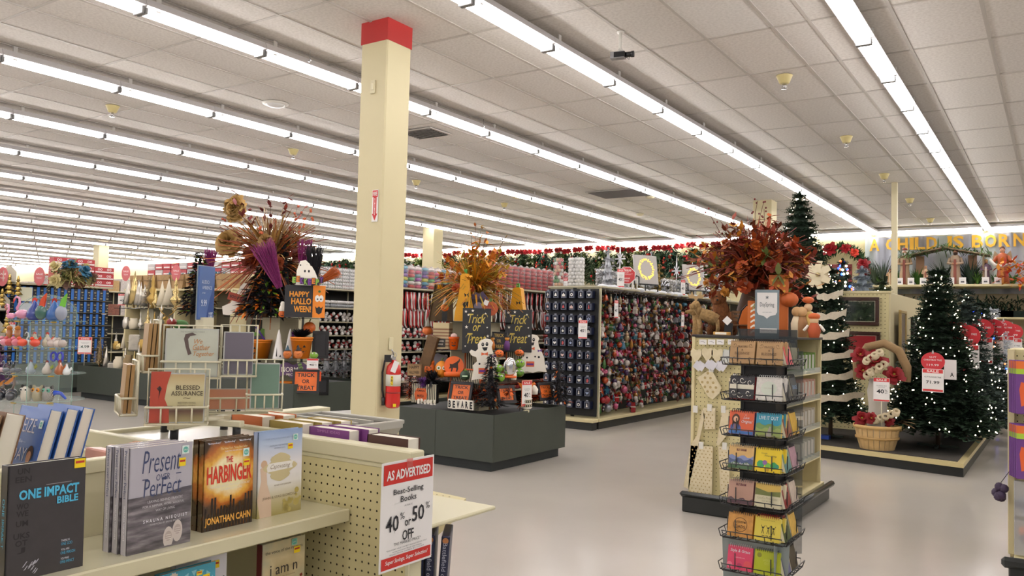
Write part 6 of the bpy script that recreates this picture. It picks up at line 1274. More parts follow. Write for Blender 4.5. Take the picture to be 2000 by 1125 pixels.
# fourth aisle, left of the near pillar
gondola('aisle fixture of silver balls and red stockings left of the near pillar', -12.3, 11.38, 17.5, 2.25, .95, (.45, .75, 1.02, 1.30, 1.58, 1.86))
for i in range(16):
    ball_m = [M('d8d6d4', .25), M('8c8e94', .2, .5)][i > 9]
    key = ('bx', i > 9)
    if key not in MB_:
        b = B(); [b.ball((.0 , -.06 + .06 * q, .04 + .072 * k), .033, ball_m, 8, 5) for k in range(6) for q in range(3)]; b.rbox(-.05, -.095, 0, .05, .095, .45, M('dadada', .05, al=.2), .003); MB_[key] = b.mesh('ball_box')
    o = bpy.data.objects.new('ball_box', MB_[key]); COL.objects.link(o); o.location = (-12.40, 11.58 + .2 * i, ZTOP); tag(o, 'clear box of %s balls on the top shelf, %s from the near end' % ('white' if i < 10 else 'grey', nth(i)), 'ornament box', 'ball boxes left of the pillar')
bagged(-12.3, 11.5, 14.2, (1.86,), ['9a9ca0'], 'boxed_baubles', 'silver', .17, 'silver boxes of the stocking aisle')
bagged(-12.3, 11.5, 14.2, (1.58, 1.30, 1.02, .75, .45), ['a83a3a', 'b04a4a', 'c0b8b0'], 'bagged_candy', 'red and white', .16, 'candy bags of the stocking aisle')
for i in range(12):
    lb = 'clear bagged red and white stocking, %s hung beside the pillar, %s layer' % (nth(i // 4), nth(i % 4)); l = (-12.12 , 12.85 + .22 * (i // 4), 1.78 - .42 * (i % 4))
    if i == 0:
        st = T('bagged_stocking', lb, 'stocking', l, PI / 2, 'bagged red stockings'); B().prism([(-.1, .3), (.1, .3), (.1, .1), (.12, -.05), (-.02, -.1), (-.12, -.02), (-.09, .08)], -.03, .02, M('d8464a', .6)).obj('stocking', st); B().rbox(-.105, -.036, .24, .105, .026, .36, WHITE, .01).obj('cuff', st); B().dec(-.11, .36, .11, .41, M('b02a30', .4), -.036).obj('header', st)
    else: dup(st, l, PI / 2, lb)
price_card('slim sale card before the bagged stockings', (-12.27, 12.6, 1.3), 1.2, '40%', .16, .3, 0)
for i in range(9):
    needle_tree('small silver tinsel tree at the foot of the stocking aisle, %s from the plinth' % nth(i), (-12.15 + .0 * i, 11.5 + .24 * (i % 5), .17 + (.42 if i > 4 else 0)), .42, .13, SIL, 160, 0, seed=70 + i, L=.1, name='tinsel_tree', stand=False, base=.02)
# ------------------------------------------------------------------ garlands along the rear wall
gp = []
for k in range(5):
    t = T('hanging_garland', 'x', 'garland'); g = random.Random(200 + k); gm = [[M('2f4a2c', .7), M('3d5a34', .7)], [M('3a4f2a', .7), M('5a6a30', .7)], [M('26402a', .7), M('2f4f3a', .7)], [M('5a6a2c', .7), M('74823a', .7)], [M('2c4428', .7), M('4a5a3a', .7)]][k]; b = B()
    for i in range(330):
        z = -g.uniform(0, .8); a = g.uniform(0, 2 * PI); r = .18 * (1 + z * .3); ribbonblade(b, (r * .5 * math.cos(a), r * .5 * math.sin(a), z), (math.cos(a), math.sin(a), g.uniform(-1.2, .4)), .22, .035, g.choice(gm), g, .4, 2)
    b.obj('greenery', t); b = B()
    for i in range([6, 9, 16, 3, 5][k]): b.ball((g.uniform(-.17, .17), -.17 + g.uniform(-.03, .03), -g.uniform(.1, .85)), g.uniform(.025, .045), M(['b01f24', 'c8c0b8', 'b83a2c', 'c8a040', 'b01f24'][k], .25), 7, 5)
    b.obj('baubles', t)['kind'] = 'stuff'; gp.append(t)
rf = None
for i in range(64):
    x = -5.6 - .36 * i; k = R_.randrange(5) if i < 45 else R_.choice([0, 2]); l = (x, 21.75, 3.93 + U(-.08, .05) - (.1 if i % 2 else 0)); lb = 'hanging green garland on the rear wall, %s from the tall christmas tree' % (nth(i) if i < 59 else 'sixtieth plus ' + nth(i - 59))
    if not gp[k].get('used'): gp[k]['used'] = 1; gp[k].location = l; gp[k]['label'] = lb; gp[k]['group'] = 'rear wall garlands'
    else: dup(gp[k], l, U(-.4, .4), lb, 'rear wall garlands')
    if i < 38:
        lb = 'red poinsettia cluster pinned above the garlands, %s from the tall christmas tree' % nth(i)
        if rf is None:
            b = B(); [flower(b, (.12 * q, 0, .0), .10, M('a41c22', .5), R_, 10, up=Vector((.2, -1, .3))) for q in (-1, 0.2)]; rf = one('poinsettia_cluster', lb, 'flower', b, (x, 21.6, 3.93), 0, 'red poinsettias on the rear wall')
        else: dup(rf, (x + U(-.05, .05), 21.6, 3.93 + U(-.06, .04)), U(-.4, .4), lb)
for g_ in gp:
    if 'used' in g_.keys(): del g_['used']
for o in COL.objects:
    if o.name.startswith('hanging_garland') and 'used' in o.keys(): del o['used']
# ------------------------------------------------------------------ pegboard fixture with towels and autumn goods on top
t = T('peg_gondola', 'cream pegboard fixture with hanging towels behind the black calendar tower', 'shelf unit')
b = pegboard(B(), -2.70, .17, -1.93, 1.53, PEG, y=6.96, step=.038, hr=.0045); b.obj('peg_panel', t)
for x in (-2.72, -1.93): B().rbox(x, 6.945, .16, x + .03, 6.985, 1.54, CREAM2, .003).obj('post', t)
B().rbox(-2.72, 6.945, 1.53, -1.90, 8.25, 1.555, M('2a2622', .5), .004).obj('top_board', t); B().box(-2.68, 6.98, .17, -2.62, 8.2, 1.53, CREAM2).box(-2.3, 8.18, .17, -1.92, 8.2, 1.53, CREAM2).obj('side_panel', t)
B().rbox(-2.76, 6.86, .0, -1.84, 8.3, .14, M('1c1f1e', .4), .01).rbox(-2.78, 6.84, .13, -1.80, 6.90, .18, M('1c1f1e', .25), .02).obj('black_base', t); B().tube([(-1.82, 6.87, .155), (-1.82, 8.3, .155)], .028, M('1c1f1e', .25), 8).obj('bumper', t)
B().rbox(-2.72, 6.9, .14, -1.88, 8.26, .17, CREAM2, .003).obj('deck', t)
for z in (.42, .70, .97, 1.22): B().rbox(-2.28, 7.0, z - .012, -1.90, 8.18, z, CREAM2, .003).obj('shelf_board', t); B().box(-1.905, 7.0, z, -1.90, 8.18, z + .05, M('c8d0cc', .05, al=.35)).obj('clear_lip', t)
B().box(-1.93, 8.17, .17, -1.90, 8.2, 1.53, CREAM2).obj('end_upright', t)
for zi, (z, c) in enumerate(((1.24, '6a8a3a'), (.99, 'c8a090'), (.72, 'b8b0a0'), (.44, 'a8a8a0'))):
    for k in range(5): one('greeting_pack', '%s paper pack on the tree side shelf, %s shelf down, %s from viewer' % (['green edged', 'pink', 'beige', 'grey'][zi], nth(zi), nth(k)), 'paper pack', B().rbox(-.07, -.012, 0, .07, .012, .17, M(c, .5), .002).box(-.06, -.0125, .02, .06, -.012, .15, WHITE), (-1.99, 7.55 + .12 * k, z), .2, 'paper packs', rx=-.1)
CLO = ramp_mat('dotted_linen', 'noise', [(.35, 'd6c8a4'), (.6, 'dccfae')], r=.8, sc=30); DOT = M('b09a68', .7)
def cloth(name, label, pts, loc, cat='towel', dots=True, rz=0, step=.06, seed=1, cr=.013, thick=.012):
    t = T(name, label, cat, loc, rz); n = len(pts)
    B().prism(pts, -thick, 0, CLO).obj('cloth', t)
    if dots:
        b = B(); xs_ = [p[0] for p in pts]; zs_ = [p[1] for p in pts]
        def inside(x, z):
            c = False
            for i in range(n):
                (x1, z1), (x2, z2) = pts[i], pts[i - 1]
                if (z1 > z) != (z2 > z) and x < (x2 - x1) * (z - z1) / (z2 - z1) + x1: c = not c
            return c
        z = min(zs_) + step / 2; r = 0
        while z < max(zs_):
            x = min(xs_) + step / 2 + (step / 2 if r % 2 else 0)
            while x < max(xs_):
                if all(inside(x + dx, z + dz) for dx, dz in ((cr, 0), (-cr, 0), (0, cr), (0, -cr))): b.disc(x, z, cr, DOT, -thick - .0008, 9)
                x += step
            z += step * .8; r += 1
        if b.v: b.obj('gold_dots', t)['kind'] = 'stuff'
    B().box(-.02, -thick - .004, max(p[1] for p in pts) - .03, .02, .0, max(p[1] for p in pts) + .03, M('e2dfd6', .5)).obj('hanger', t); return t
pf = lambda px, py: at(px, py, y=6.93)
def pix(pts): p = [pf(*q) for q in pts]; c = sum((q.x for q in p)) / len(p), sum((q.z for q in p)) / len(p); return [(q.x - c[0], q.z - c[1]) for q in p], Vector((c[0], 6.93, c[1]))
for nm, lb, px, kw in (('towel', 'large dotted linen towel folded to a point, upper left of the pegboard', [(1390, 720), (1362, 738), (1376, 760), (1382, 772), (1393, 780), (1406, 768), (1409, 757), (1400, 740)], dict(step=.05, cr=.012)),
                       ('apron', 'small dotted linen apron hanging under the pointed towel', [(1374, 797), (1398, 797), (1397, 838), (1377, 838)], dict(step=.035, cr=.007)),
                       ('tote_bag', 'long dotted linen tote bag hanging lowest on the pegboard', [(1350, 870), (1393, 872), (1391, 967), (1345, 962)], dict(step=.035, cr=.006)),
                       ('tote_bag', 'plain linen tote with a tall handle left of the small apron', [(1372, 800), (1362, 850), (1350, 870), (1336, 950), (1346, 955), (1362, 880), (1378, 810)], dict(dots=False)),
                       ('tote_bag', 'dotted linen tote half hidden behind the black tower', [(1404, 872), (1424, 872), (1426, 972), (1408, 968)], dict(step=.035, cr=.006)),
                       ('apron', 'plain linen apron hanging half behind the orange calendar', [(1412, 800), (1424, 800), (1426, 842), (1405, 870), (1400, 868)], dict(dots=False)),
                       ('towel', 'striped folded towel hanging behind the white lace calendar', [(1424, 738), (1448, 738), (1448, 772), (1426, 772)], dict(dots=False))):
    pts, c = pix(px); cloth(nm, lb, pts, c, nm.replace('_', ' '), **kw)
for i, (px, py) in enumerate(((1361, 692), (1383, 690), (1402, 692))):
    t = T('heart_ornament', 'cream fabric heart with white tag, %s from the aisle corner' % nth(i), 'heart ornament', pf(px, py), 0, 'fabric hearts')
    B().prism([(0, -.08), (.05, -.01), (.05, .03), (.03, .05), (0, .035), (-.03, .05), (-.05, .03), (-.05, -.01)], -.02, 0, CLO).obj('heart', t)
    for k in range(2): B().cb((.02 + .03 * k, -.025 - .006 * k, -.10), (.07, .002, .07), M('d8d6dc', .6), ry=.6).obj('price_tag', t)
for i, px in enumerate((1373, 1390, 1407, 1429)):
    one('display_label', 'small white scripted label card at the top of the pegboard, %s from the aisle' % nth(i), 'label', B().box(-.033, -.003, -.022, .033, 0, .022, PAPER).tube([(-.02, -.005, .0), (0, -.005, .008), (.02, -.005, -.006)], .0015, INK, 4), pf(px, 668), 0, 'pegboard labels')
one('paper_pouch', 'stack of pale grey envelopes hung beside the fabric hearts', 'envelope', B().cb((0, -.02, 0), (.13, .03, .11), M('b5b8b4', .6), ry=.15).cb((.01, -.04, 0), (.12, .004, .11), M('c8cac4', .5), ry=.05), pf(1428, 697))
# autumn arrangement above
Z5 = 1.555
bouquet('autumn_bouquet', 'huge rust, orange and gold autumn flower arrangement above the pegboard fixture', (-2.42, 7.75, 2.10), [
    ('rust_leaves', 'leafstem', 120, [M('983a18', .6), M('84301a', .6), M('b05420', .6), M('6a3218', .6)], .48, -.5, 1.2, .042), ('orange_flowers', 'flower', 34, [M('a8441a', .6), M('b85a1c', .6), M('8a2c14', .6)], .42, -.3, 1.1, .075),
    ('gold_flowers', 'flower', 12, [M('c88a38', .6), M('c8a45a', .6)], .44, -.4, .9, .05), ('amber_leaves', 'leafstem', 22, [M('b87820', .6), M('c88a28', .6)], .52, -.3, .9, .04),
    ('long_reeds', 'blade', 90, [M('7a3018', .6), M('9a4820', .6)], .58, .2, 1.4, .014), ('berry_twigs', 'berry', 7, [M('6a1a14', .4)], .72, .9, 1.45, .010), ('plum_sprays', 'fine', 130, [M('7a3a3a', .6), M('8a4a3a', .6)], .66, .1, .9, .004), ('green_leaves', 'leafstem', 12, [M('5a6a30', .6)], .4, -.5, .5, .04)], 15, B().lathe([(.12, -.54), (.16, -.3), (.1, -.1), (.09, 0)], M('5a3a24', .6), n=14))
p9 = lambda px, py, y=7.35: at(px, py, y=y)
def standz(v, z=Z5): return Vector((v.x, v.y, z))
FUR = M('7a4a26', .9, var=.3, sc=60, bump=.6); TAN = M('9a7c50', .9, var=.25, sc=50, bump=.5)
t = T('bear_figure', 'brown furry bear figure sitting above the pegboard fixture', 'animal figure', standz(p9(1408, 650, 7.5)), .5)
b = B(); b.tube([(0, 0, 0), (0, .01, .12), (0, 0, .24), (-.02, -.01, .30)], .105, FUR, 14, taper=.62); b.ball((-.03, -.02, .34), .075, FUR, 14, 10).ball((-.05, -.085, .32), .033, FUR, 10, 6).ball((.02, 0, .405), .022, FUR, 8, 6).ball((-.08, 0, .405), .022, FUR, 8, 6).tube([(.07, -.04, .2), (.10, -.1, .1), (.07, -.14, .05)], .038, FUR, 8).tube([(-.07, -.04, .2), (-.10, -.1, .1), (-.07, -.14, .05)], .038, FUR, 8).ball((.09, -.06, .04), .055, FUR, 10, 6).ball((-.09, -.06, .04), .055, FUR, 10, 6)
b.obj('body', t); B().ball((-.055, -.117, .325), .01, BLACK, 8, 6).ball((-.055, -.085, .36), .008, BLACK, 6, 5).ball((-.0, -.085, .36), .008, BLACK, 6, 5).obj('face', t)
t = T('moose_figure', 'tan plush moose figure with short antlers at the aisle end', 'animal figure', standz(p9(1378, 652, 7.2)), .35)
b = B(); b.tube([(.1, 0, .13), (.03, 0, .17), (-.05, 0, .19)], .058, TAN, 12).tube([(-.05, 0, .19), (-.08, -.02, .25)], .035, TAN, 10).ball((-.09, -.03, .27), .04, TAN, 10, 8).tube([(-.09, -.04, .27), (-.13, -.08, .25)], .028, TAN, 8)
for x, y in ((-.06, -.03), (-.06, .03), (.1, -.03), (.1, .03)): b.tube([(x, y, .14), (x + .01, y, .06), (x, y, 0)], .02, TAN, 7, taper=.8)
b.obj('body', t)
for s in (-1, 1): B().prism([(0, 0), (.02 * s, .03), (.06 * s, .03), (.08 * s, .07), (.05 * s, .06), (.04 * s, .09), (.02 * s, .06), (0, .05)], -.006, .006, M('b09468', .7)).obj('antler', t, (-.09, -.02, .3))
B().ball((-.115, -.062, .275), .006, BLACK, 6, 4).obj('eye', t)
t = T('fox_figure', 'tan woodland fox figure looking left behind the moose', 'animal figure', standz(p9(1362, 652, 7.35)), .2); b = B(); b.tube([(0, 0, 0), (.0, 0, .1), (-.02, 0, .2)], .05, TAN, 10, taper=.7).ball((-.03, -.02, .22), .045, TAN, 10, 7).tube([(-.03, -.04, .22), (-.1, -.07, .21)], .022, TAN, 7, taper=.4); b.obj('body', t); B().prism([(-.02, 0), (0, .05), (.02, 0)], -.006, .006, TAN).obj('ear', t, (-.02, 0, .25))
t = T('wooden_chair', 'small brown slatted wooden garden chair between the bear and the chevron pumpkin', 'chair', standz(p9(1445, 654, 7.3)), .3)
for x in (-.07, .07): B().box(x - .008, -.05, 0, x + .008, -.034, .1, WOODB).obj('leg', t); B().box(x - .008, .04, 0, x + .008, .056, .22, WOODB).obj('leg', t)
B().box(-.08, -.06, .09, .08, .05, .1, WOODB).obj('seat', t)
for k in range(3): B().box(-.075, .04, .13 + .035 * k, .075, .052, .155 + .035 * k, WOODB).obj('slat', t)
one('price_tag', 'white diamond price tag leaning before the small wooden chair', 'tag', B().cb((0, 0, .13), (.06, .002, .06), PAPER, ry=.75).cb((.01, .01, .06), (.07, .006, .1), BLACK, ry=.1), standz(p9(1420, 655, 7.05)), .3)
one('cloth_plaque', 'small cream and gold plaque lying on the front edge under the chair', 'plaque', B().rbox(-.07, -.03, 0, .07, .03, .03, M('c89a50', .5), .004).box(-.05, -.031, .006, .05, -.03, .026, CREAMW), standz(p9(1410, 655, 6.99)), 0)
CHV = M('c86a26', .5)
t = T('chevron_pumpkin', 'tall narrow orange wooden pumpkin with cream chevrons and burlap bow', 'pumpkin', standz(p9(1480, 655, 7.15)), .2)
B().rbox(-.085, -.03, 0, .085, .03, .31, CHV, .004).obj('board', t); b = B()
for k in range(6):
    z = .02 + .046 * k; n = 4; up = [(-.06 + .12 * i / n, z + (.02 if i % 2 else 0)) for i in range(n + 1)]
    for i in range(n): b.decp([up[i], up[i + 1], (up[i + 1][0], up[i + 1][1] + .018), (up[i][0], up[i][1] + .018)], CREAMW, -.031)
b.obj('chevrons', t); B().box(-.02, -.015, .31, .02, .015, .40, M('5a4a40', .6)).obj('stem', t); b = B(); [ribbonblade(b, (0, -.04, .31), (x, -.3, z), .1, .025, M('7a7a48', .7), R_, .8, 3) for x, z in ((-1, .3), (1, .3), (-.5, -.8), (.5, -.8), (-.8, .6), (.8, .5))]; b.obj('bow', t)
t = T('dotted_pumpkin', 'tall orange wooden pumpkin with yellow dots and leaf bow behind the header card', 'pumpkin', standz(p9(1520, 655, 7.5)), .2); B().rbox(-.085, -.03, 0, .085, .03, .56, CHV, .004).obj('board', t)
b = B(); [b.disc(-.05 + .05 * (k % 3), .36 + .05 * (k // 3), .012, M('dcb040', .5), -.031, 9) for k in range(12)]; b.obj('dots', t); B().box(-.018, -.015, .56, .018, .015, .66, M('5a4a40', .6)).obj('stem', t); b = B(); [ribbonblade(b, (0, -.04, .56), (x, -.3, z), .12, .03, M('7a8048', .7), R_, .8, 3) for x, z in ((-1, .3), (1, .3), (-.5, -.8), (.5, -.8), (0, .8))]; b.obj('bow', t)
t = T('pumpkin_board', 'plain orange wooden pumpkin half with black edge beside the chevron one', 'pumpkin', standz(p9(1458, 655, 7.35)), .5); B().prism([(-.05, 0), (-.07, .12), (-.04, .22), (0, .27), (.05, .26), (.06, 0)], -.012, .012, CHV).obj('board', t); B().prism([(-.06, 0), (-.08, .12), (-.05, .23), (0, .285), (.055, .27), (.07, 0)], .012, .022, BLACK).obj('edge', t)
pumpkin('orange fabric pumpkin above the scarecrow doll', at(1541, 600, y=7.5), .085, M('c0602a', .6), 0, False, .8)
for i, (px, py, z) in enumerate(((1583, 620, 0), (1587, 655, 0))):
    t = T('harvest_doll', ('tall straw harvest doll with a pumpkin hat at the tree side', 'small pumpkin headed harvest doll below the straw one')[i], 'doll', standz(p9((1578, 1590)[i], 655, (7.3, 7.12)[i])), .2); h = (.36, .2)[i]
    B().lathe([(.04, 0), (.055, h * .3), (.03, h * .62)], M(('c8a860', 'b0502a')[i], .7), n=12).obj('dress', t); B().ball((0, 0, h * .72), .036, M('d8b890', .6), 10, 8).obj('head', t); B().ball((0, 0, h * .9), .05, M('c8602a', .5), 14, 6, sz=.6, rib=.1).obj('pumpkin_hat', t)
    B().tube([(-.05, 0, h * .5), (-.08, -.03, h * .3)], .012, CREAMW, 6).tube([(.05, 0, h * .5), (.08, -.03, h * .3)], .012, CREAMW, 6).obj('arms', t)
for i, px in enumerate((1556, 1566)): t = T('harvest_doll', ('cream bonnet harvest doll behind the header card', 'brown bodied harvest doll with white tag')[i], 'doll', standz(p9(px, 655, 7.25)), .1); B().lathe([(.045, 0), (.05, .12), (.03, .18)], M(('d8c8a8', '9a7048')[i], .7), n=12).obj('body', t); B().ball((0, 0, .22), .045, M(('b89060', 'c8a070')[i], .6), 10, 8).obj('head', t)
# ------------------------------------------------------------------ christmas tree platform
Z6 = .165
PL = [(-3.6, 11.12), (-.90, 10.56), (-.86, 21.3), (-3.6, 21.3)]
t = T('platform', 'long low carpeted platform with cream nosing holding the christmas trees', 'platform')
def slab(pts, z0, z1, m): n = len(pts); return B().add([(x, y, z0) for x, y in pts] + [(x, y, z1) for x, y in pts], [tuple(range(n))[::-1], tuple(range(n, 2 * n))] + [(i, (i + 1) % n, n + (i + 1) % n, n + i) for i in range(n)], m)
slab([(x * .99 - .015, y + .05) for x, y in PL], 0, .11, M('1a1d1c', .5)).obj('black_kick', t); slab(PL, .11, .16, M('cfbf8c', .35)).obj('nosing', t); slab([(-3.55, 11.2), (-.97, 10.67), (-.93, 21.2), (-3.55, 21.2)], .16, Z6, M('38342f', .95, var=.3, sc=200)).obj('carpet', t)
LGT = [M('fff0d0', .4, em=7)]; MIX = [M('fff0d0', .4, em=6), M('fff0d0', .4, em=6), M('2a4aff', .4, em=8), M('ff6a3a', .4, em=4)]
DG = [M('1d3320', .75), M('27422a', .75), M('192b1c', .75)]; SG = [M('3a4a44', .75), M('55655e', .75), M('2a3a34', .75)]; WT = [M('d8dce0', .6), M('c4cad2', .6)]; MG = [M('3a4a28', .75), M('2a3a20', .75)]
def pz(px, py, y, z=Z6): v = at(px, py, y=y); return Vector((v.x, v.y, z))
needle_tree('large full christmas tree with white lights and a red sale tag', pz(1832, 880, 11.75), 2.32, .68, DG, 5200, 190, LGT, 51, L=.2, vlight=.0085)
needle_tree('frosted grey green christmas tree behind the large full tree', pz(1885, 850, 12.95), 2.12, .60, SG, 2600, 80, LGT, 52, L=.19, vlight=.0085)
needle_tree('dark green christmas tree with coloured lights, third along the platform', pz(1912, 850, 14.4), 2.0, .62, DG, 2600, 90, MIX, 53, L=.2, vlight=.014)
needle_tree('white flocked christmas tree behind the coloured light tree', pz(1935, 850, 15.9), 1.95, .60, WT, 1900, 60, LGT, 54, L=.2)
needle_tree('small dark tree with white lights near the end of the platform', pz(1950, 850, 17.6), 1.6, .6, DG, 1400, 70, MIX, 55, L=.2, vlight=.016)
needle_tree('sparse frosted tree near the autumn garland at the rear', pz(1985, 850, 19.6), 1.5, .45, SG, 800, 40, LGT, 56, L=.2)
needle_tree('slim christmas tree wrapped in cream ribbon beside the flower display', pz(1622, 850, 11.75), 2.35, .46, DG, 3000, 120, LGT, 57, L=.17, vlight=.0085)
RB = M('cfc4ae', .7, var=.08, sc=40)
p0 = pz(1622, 850, 11.75)
for k in range(6):
    z = 1.95 - .27 * k; r = .20 + .07 * k; a0 = -2.6; b = B(); vs = []; n = 10
    for i in range(n + 1): a = a0 + 2.0 * i / n; q = r * (1.0 + .06 * math.sin(i * 2.1 + k)); zz = z - .05 * math.sin(PI * i / n) + .04 * (i / n) + .008 * math.sin(i * 2.3); hw = .045 + .012 * math.sin(i * 1.9 + k); vs += [(q * math.cos(a), q * math.sin(a), zz - hw), (q * 1.05 * math.cos(a), q * 1.05 * math.sin(a), zz + hw)]
    b.add(vs, [(2 * i, 2 * i + 2, 2 * i + 3, 2 * i + 1) for i in range(n)], RB, True); one('ribbon', 'cream ribbon band wrapped round the slim tree, %s from the bow' % nth(k), 'ribbon', b, p0, 0, 'cream ribbon bands')
b = B(); g = random.Random(5)
for i in range(14):
    a = i * 2 * PI / 14 + g.uniform(-.1, .1); c = Vector((math.cos(a), -.25, math.sin(a))); s_ = Vector((-math.sin(a), 0, math.cos(a))) * .05; q = .19 * (.75 + .25 * (i % 2))
    b.add([Vector((0, -.03, 0)), c * q * .6 + s_ + Vector((0, -.06, 0)), c * q + s_ * .8, c * q - s_ * .8, c * q * .6 - s_ + Vector((0, -.06, 0))], [(0, 1, 2, 3, 4)], M('dccfae', .6), True)
b.ball((0, -.07, 0), .03, M('c8b888', .6)); one('ribbon_bow', 'large cream looped bow topping the slim ribbon tree', 'bow', b, at(1602, 537, y=11.5), -.3)
TV = at(1562, 372, y=12.9); needle_tree('tall christmas tree with white lights rising behind the autumn flowers', (TV.x, 12.9, 2.0), TV.z - 2.0, .70, DG, 3800, 100, LGT, 58, L=.16, vlight=.008, base=.04)
B0 = T('display_riser', 'dark riser column carrying the tall christmas tree above the flowers', 'display stand', (TV.x, 12.9, Z6)); B().rbox(-.25, -.25, 0, .25, .25, 1.83, M('2a2a28', .7), .005).obj('column', B0)
# pegboard panel with pictures on the platform
t = T('pegboard_display', 'cream pegboard display wall with framed pictures on the platform', 'display wall'); YW = 13.0
b = pegboard(B(), -3.05, Z6, -2.07, 2.21, PEG, y=YW, step=.055, hr=.007); b.obj('peg_panel', t); B().rbox(-3.07, YW - .01, 2.2, -2.04, YW + .05, 2.235, CREAM2, .004).obj('top_cap', t)
B().rbox(-2.07, YW, Z6, -2.04, 16.4, 2.21, M('cbbf98', .5), .004).obj('side_panel', t)
def picture(name, lb, c, w, h, art, fm, rz=0, d=.04, fw=.05):
    t = T(name, lb, 'picture', c, rz)
    for q in ((-w / 2, -h / 2, w / 2, -h / 2 + fw), (-w / 2, h / 2 - fw, w / 2, h / 2), (-w / 2, -h / 2 + fw, -w / 2 + fw, h / 2 - fw), (w / 2 - fw, -h / 2 + fw, w / 2, h / 2 - fw)): B().rbox(q[0], -d, q[1], q[2], 0, q[3], fm, .006).obj('frame_rail', t)
    B().box(-w / 2 + fw, -.02, -h / 2 + fw, w / 2 - fw, -.012, h / 2 - fw, art).obj('picture_panel', t); b = B(); i = fw + .004
    for q in ((-w / 2 + i, -h / 2 + i, w / 2 - i, -h / 2 + i + .008), (-w / 2 + i, h / 2 - i - .008, w / 2 - i, h / 2 - i), (-w / 2 + i, -h / 2 + i, -w / 2 + i + .008, h / 2 - i), (w / 2 - i - .008, -h / 2 + i, w / 2 - i, h / 2 - i)): b.dec(*q, M('b8b09a', .4), -.0215)
    b.obj('inner_trim', t); return t
FRM = M('3a1f18', .3, coat=.4); c = at(1678, 608, y=YW - .01)
picture('framed_picture', 'dark landscape picture in a glossy mahogany frame on the pegboard', c, .56, .42, ramp_mat('landscape', 'noise', [(.35, '16201a'), (.6, '2a3626'), (.75, '5a6a4a')], r=.15, sc=6, coat=.5), FRM)
c = at(1680, 675, y=YW - .01); picture('framed_picture', 'red picture in a mahogany frame lower on the pegboard', c, .56, .42, M('9a2228', .3, coat=.4), FRM)
for i in range(2): picture('tall_frame', ('tall gold edged frame leaning on the side of the display wall', 'tall dark frame with grey art behind the gold edged one')[i], Vector((-1.98 + .06 * i, YW + .55 + .75 * i, Z6 + .9 - .05 * i)), .55, 1.8 - .1 * i, M(('6a6258', '4a4a52')[i], .3), M(('a8905a', '2a2420')[i], .4), PI / 2, .04, .05)
# bushel basket gift display
pb = pz(1713, 880, 11.12)
t = T('bushel_basket', 'pale wooden bushel basket of poinsettias and ribbon rolls on the platform edge', 'basket', pb)
for k in range(22):
    a = 2 * PI * k / 22; pts = []
    for r, z in ((.20, .0), (.24, .14), (.265, .29)):
        for s in (-.13, .13): pts.append((r * math.cos(a + s), r * math.sin(a + s), z))
    bm_ = M('cfae78', .7, var=.12, sc=12); b = B(); b.add(pts + [(x * .97, y * .97, z) for x, y, z in pts], [(0, 1, 3, 2), (2, 3, 5, 4), (7, 6, 8, 9), (9, 8, 10, 11), (4, 5, 11, 10)], bm_); b.obj('slat', t)
B().lathe([(.262, .26), (.282, .26), (.284, .30), (.262, .30)], M('c8a468', .6), n=28, cap=False).lathe([(.243, .13), (.256, .13), (.258, .155), (.243, .155)], M('b8945c', .6), n=28, cap=False).obj('hoop', t); B().lathe([(.2, .0), (.2, .01)], bm_, n=20).obj('bottom', t)
for i, (x, y, z, s) in enumerate(((-.16, -.1, .36, .11), (-.04, -.16, .38, .08), (-.02, -.05, 1.08, .15), (-.16, -.05, .95, .12), (.20, -.05, .92, .13), (-.2, 0, 1.15, .12), (.12, .02, .34, .08))):
    b = B(); flower(b, (0, 0, 0), s, M('8e151c', .6), R_, 12, up=Vector((.2, -1, .5)), core=M('b8a040', .6)); one('poinsettia', 'dark red poinsettia flower, %s' % ('resting at the left rim of the bushel basket', 'at the front rim of the bushel basket', 'at the centre of the ribbon roll topiary', 'at the left of the ribbon roll topiary', 'at the right of the ribbon roll topiary', 'highest on the ribbon roll topiary', 'among rolls at the right rim of the basket')[i], 'flower', b, pb + Vector((x, y, z)), 0, 'poinsettias of the basket display')
B().lathe([(.03, .0), (.03, .75)], M('d8d4cc', .5), n=8)
t = T('ribbon_column', 'draped white cloth column rising from the bushel basket', 'display stand', pb + Vector((0, .02, .02))); B().lathe([(.12, 0), (.13, .3), (.11, .5), (.13, .7), (.10, .85)], M('b9b2a6', .8, bump=.5, sc=12), n=16, rib=.2, ribn=7).obj('cloth', t)
for i in range(14):
    a = i * 1.3; rr = (.16, .1, .05)[i % 3]; z = (.92 + .035 * i) if i < 9 else (.36 + .03 * (i - 9)); x = (-.1 + .05 * (i % 5)) if i < 9 else (.0 + .06 * (i - 9))
    b = B(); b.lathe([(.045, -.03), (.045, .03), (.02, .03), (.02, -.03)], M('cfc0a0', .6, var=.1), n=14, cap=False).lathe([(.044, .03), (.02, .031)], M('b8a888', .6), n=14, cap=False); one('ribbon_roll', 'roll of cream ribbon, %s up the basket topiary' % nth(i), 'ribbon roll', b, pb + Vector((x, -.14 - .02 * (i % 2), z)), U(-.5, .5), 'ribbon rolls of the basket display', rx=1.2 + U(-.5, .3))
t = T('burlap_wrap', 'tan burlap arch wrapped over the top of the ribbon roll topiary', 'burlap', pb + Vector((.02, .05, .85))); BU = M('8f7450', .9, bump=.5, sc=80); B().tube([(-.26, 0, .0), (-.27, 0, .2), (-.14, 0, .42), (.05, 0, .47), (.22, 0, .38), (.31, 0, .18), (.30, 0, .0)], .055, BU, 10).obj('burlap', t)
b = B(); [ribbonblade(b, (.22, -.05, -.5), (1, -.3, z), .22, .05, BU, R_, .8, 3) for z in (.2, .5, -.1)]; b.obj('loose_end', t)
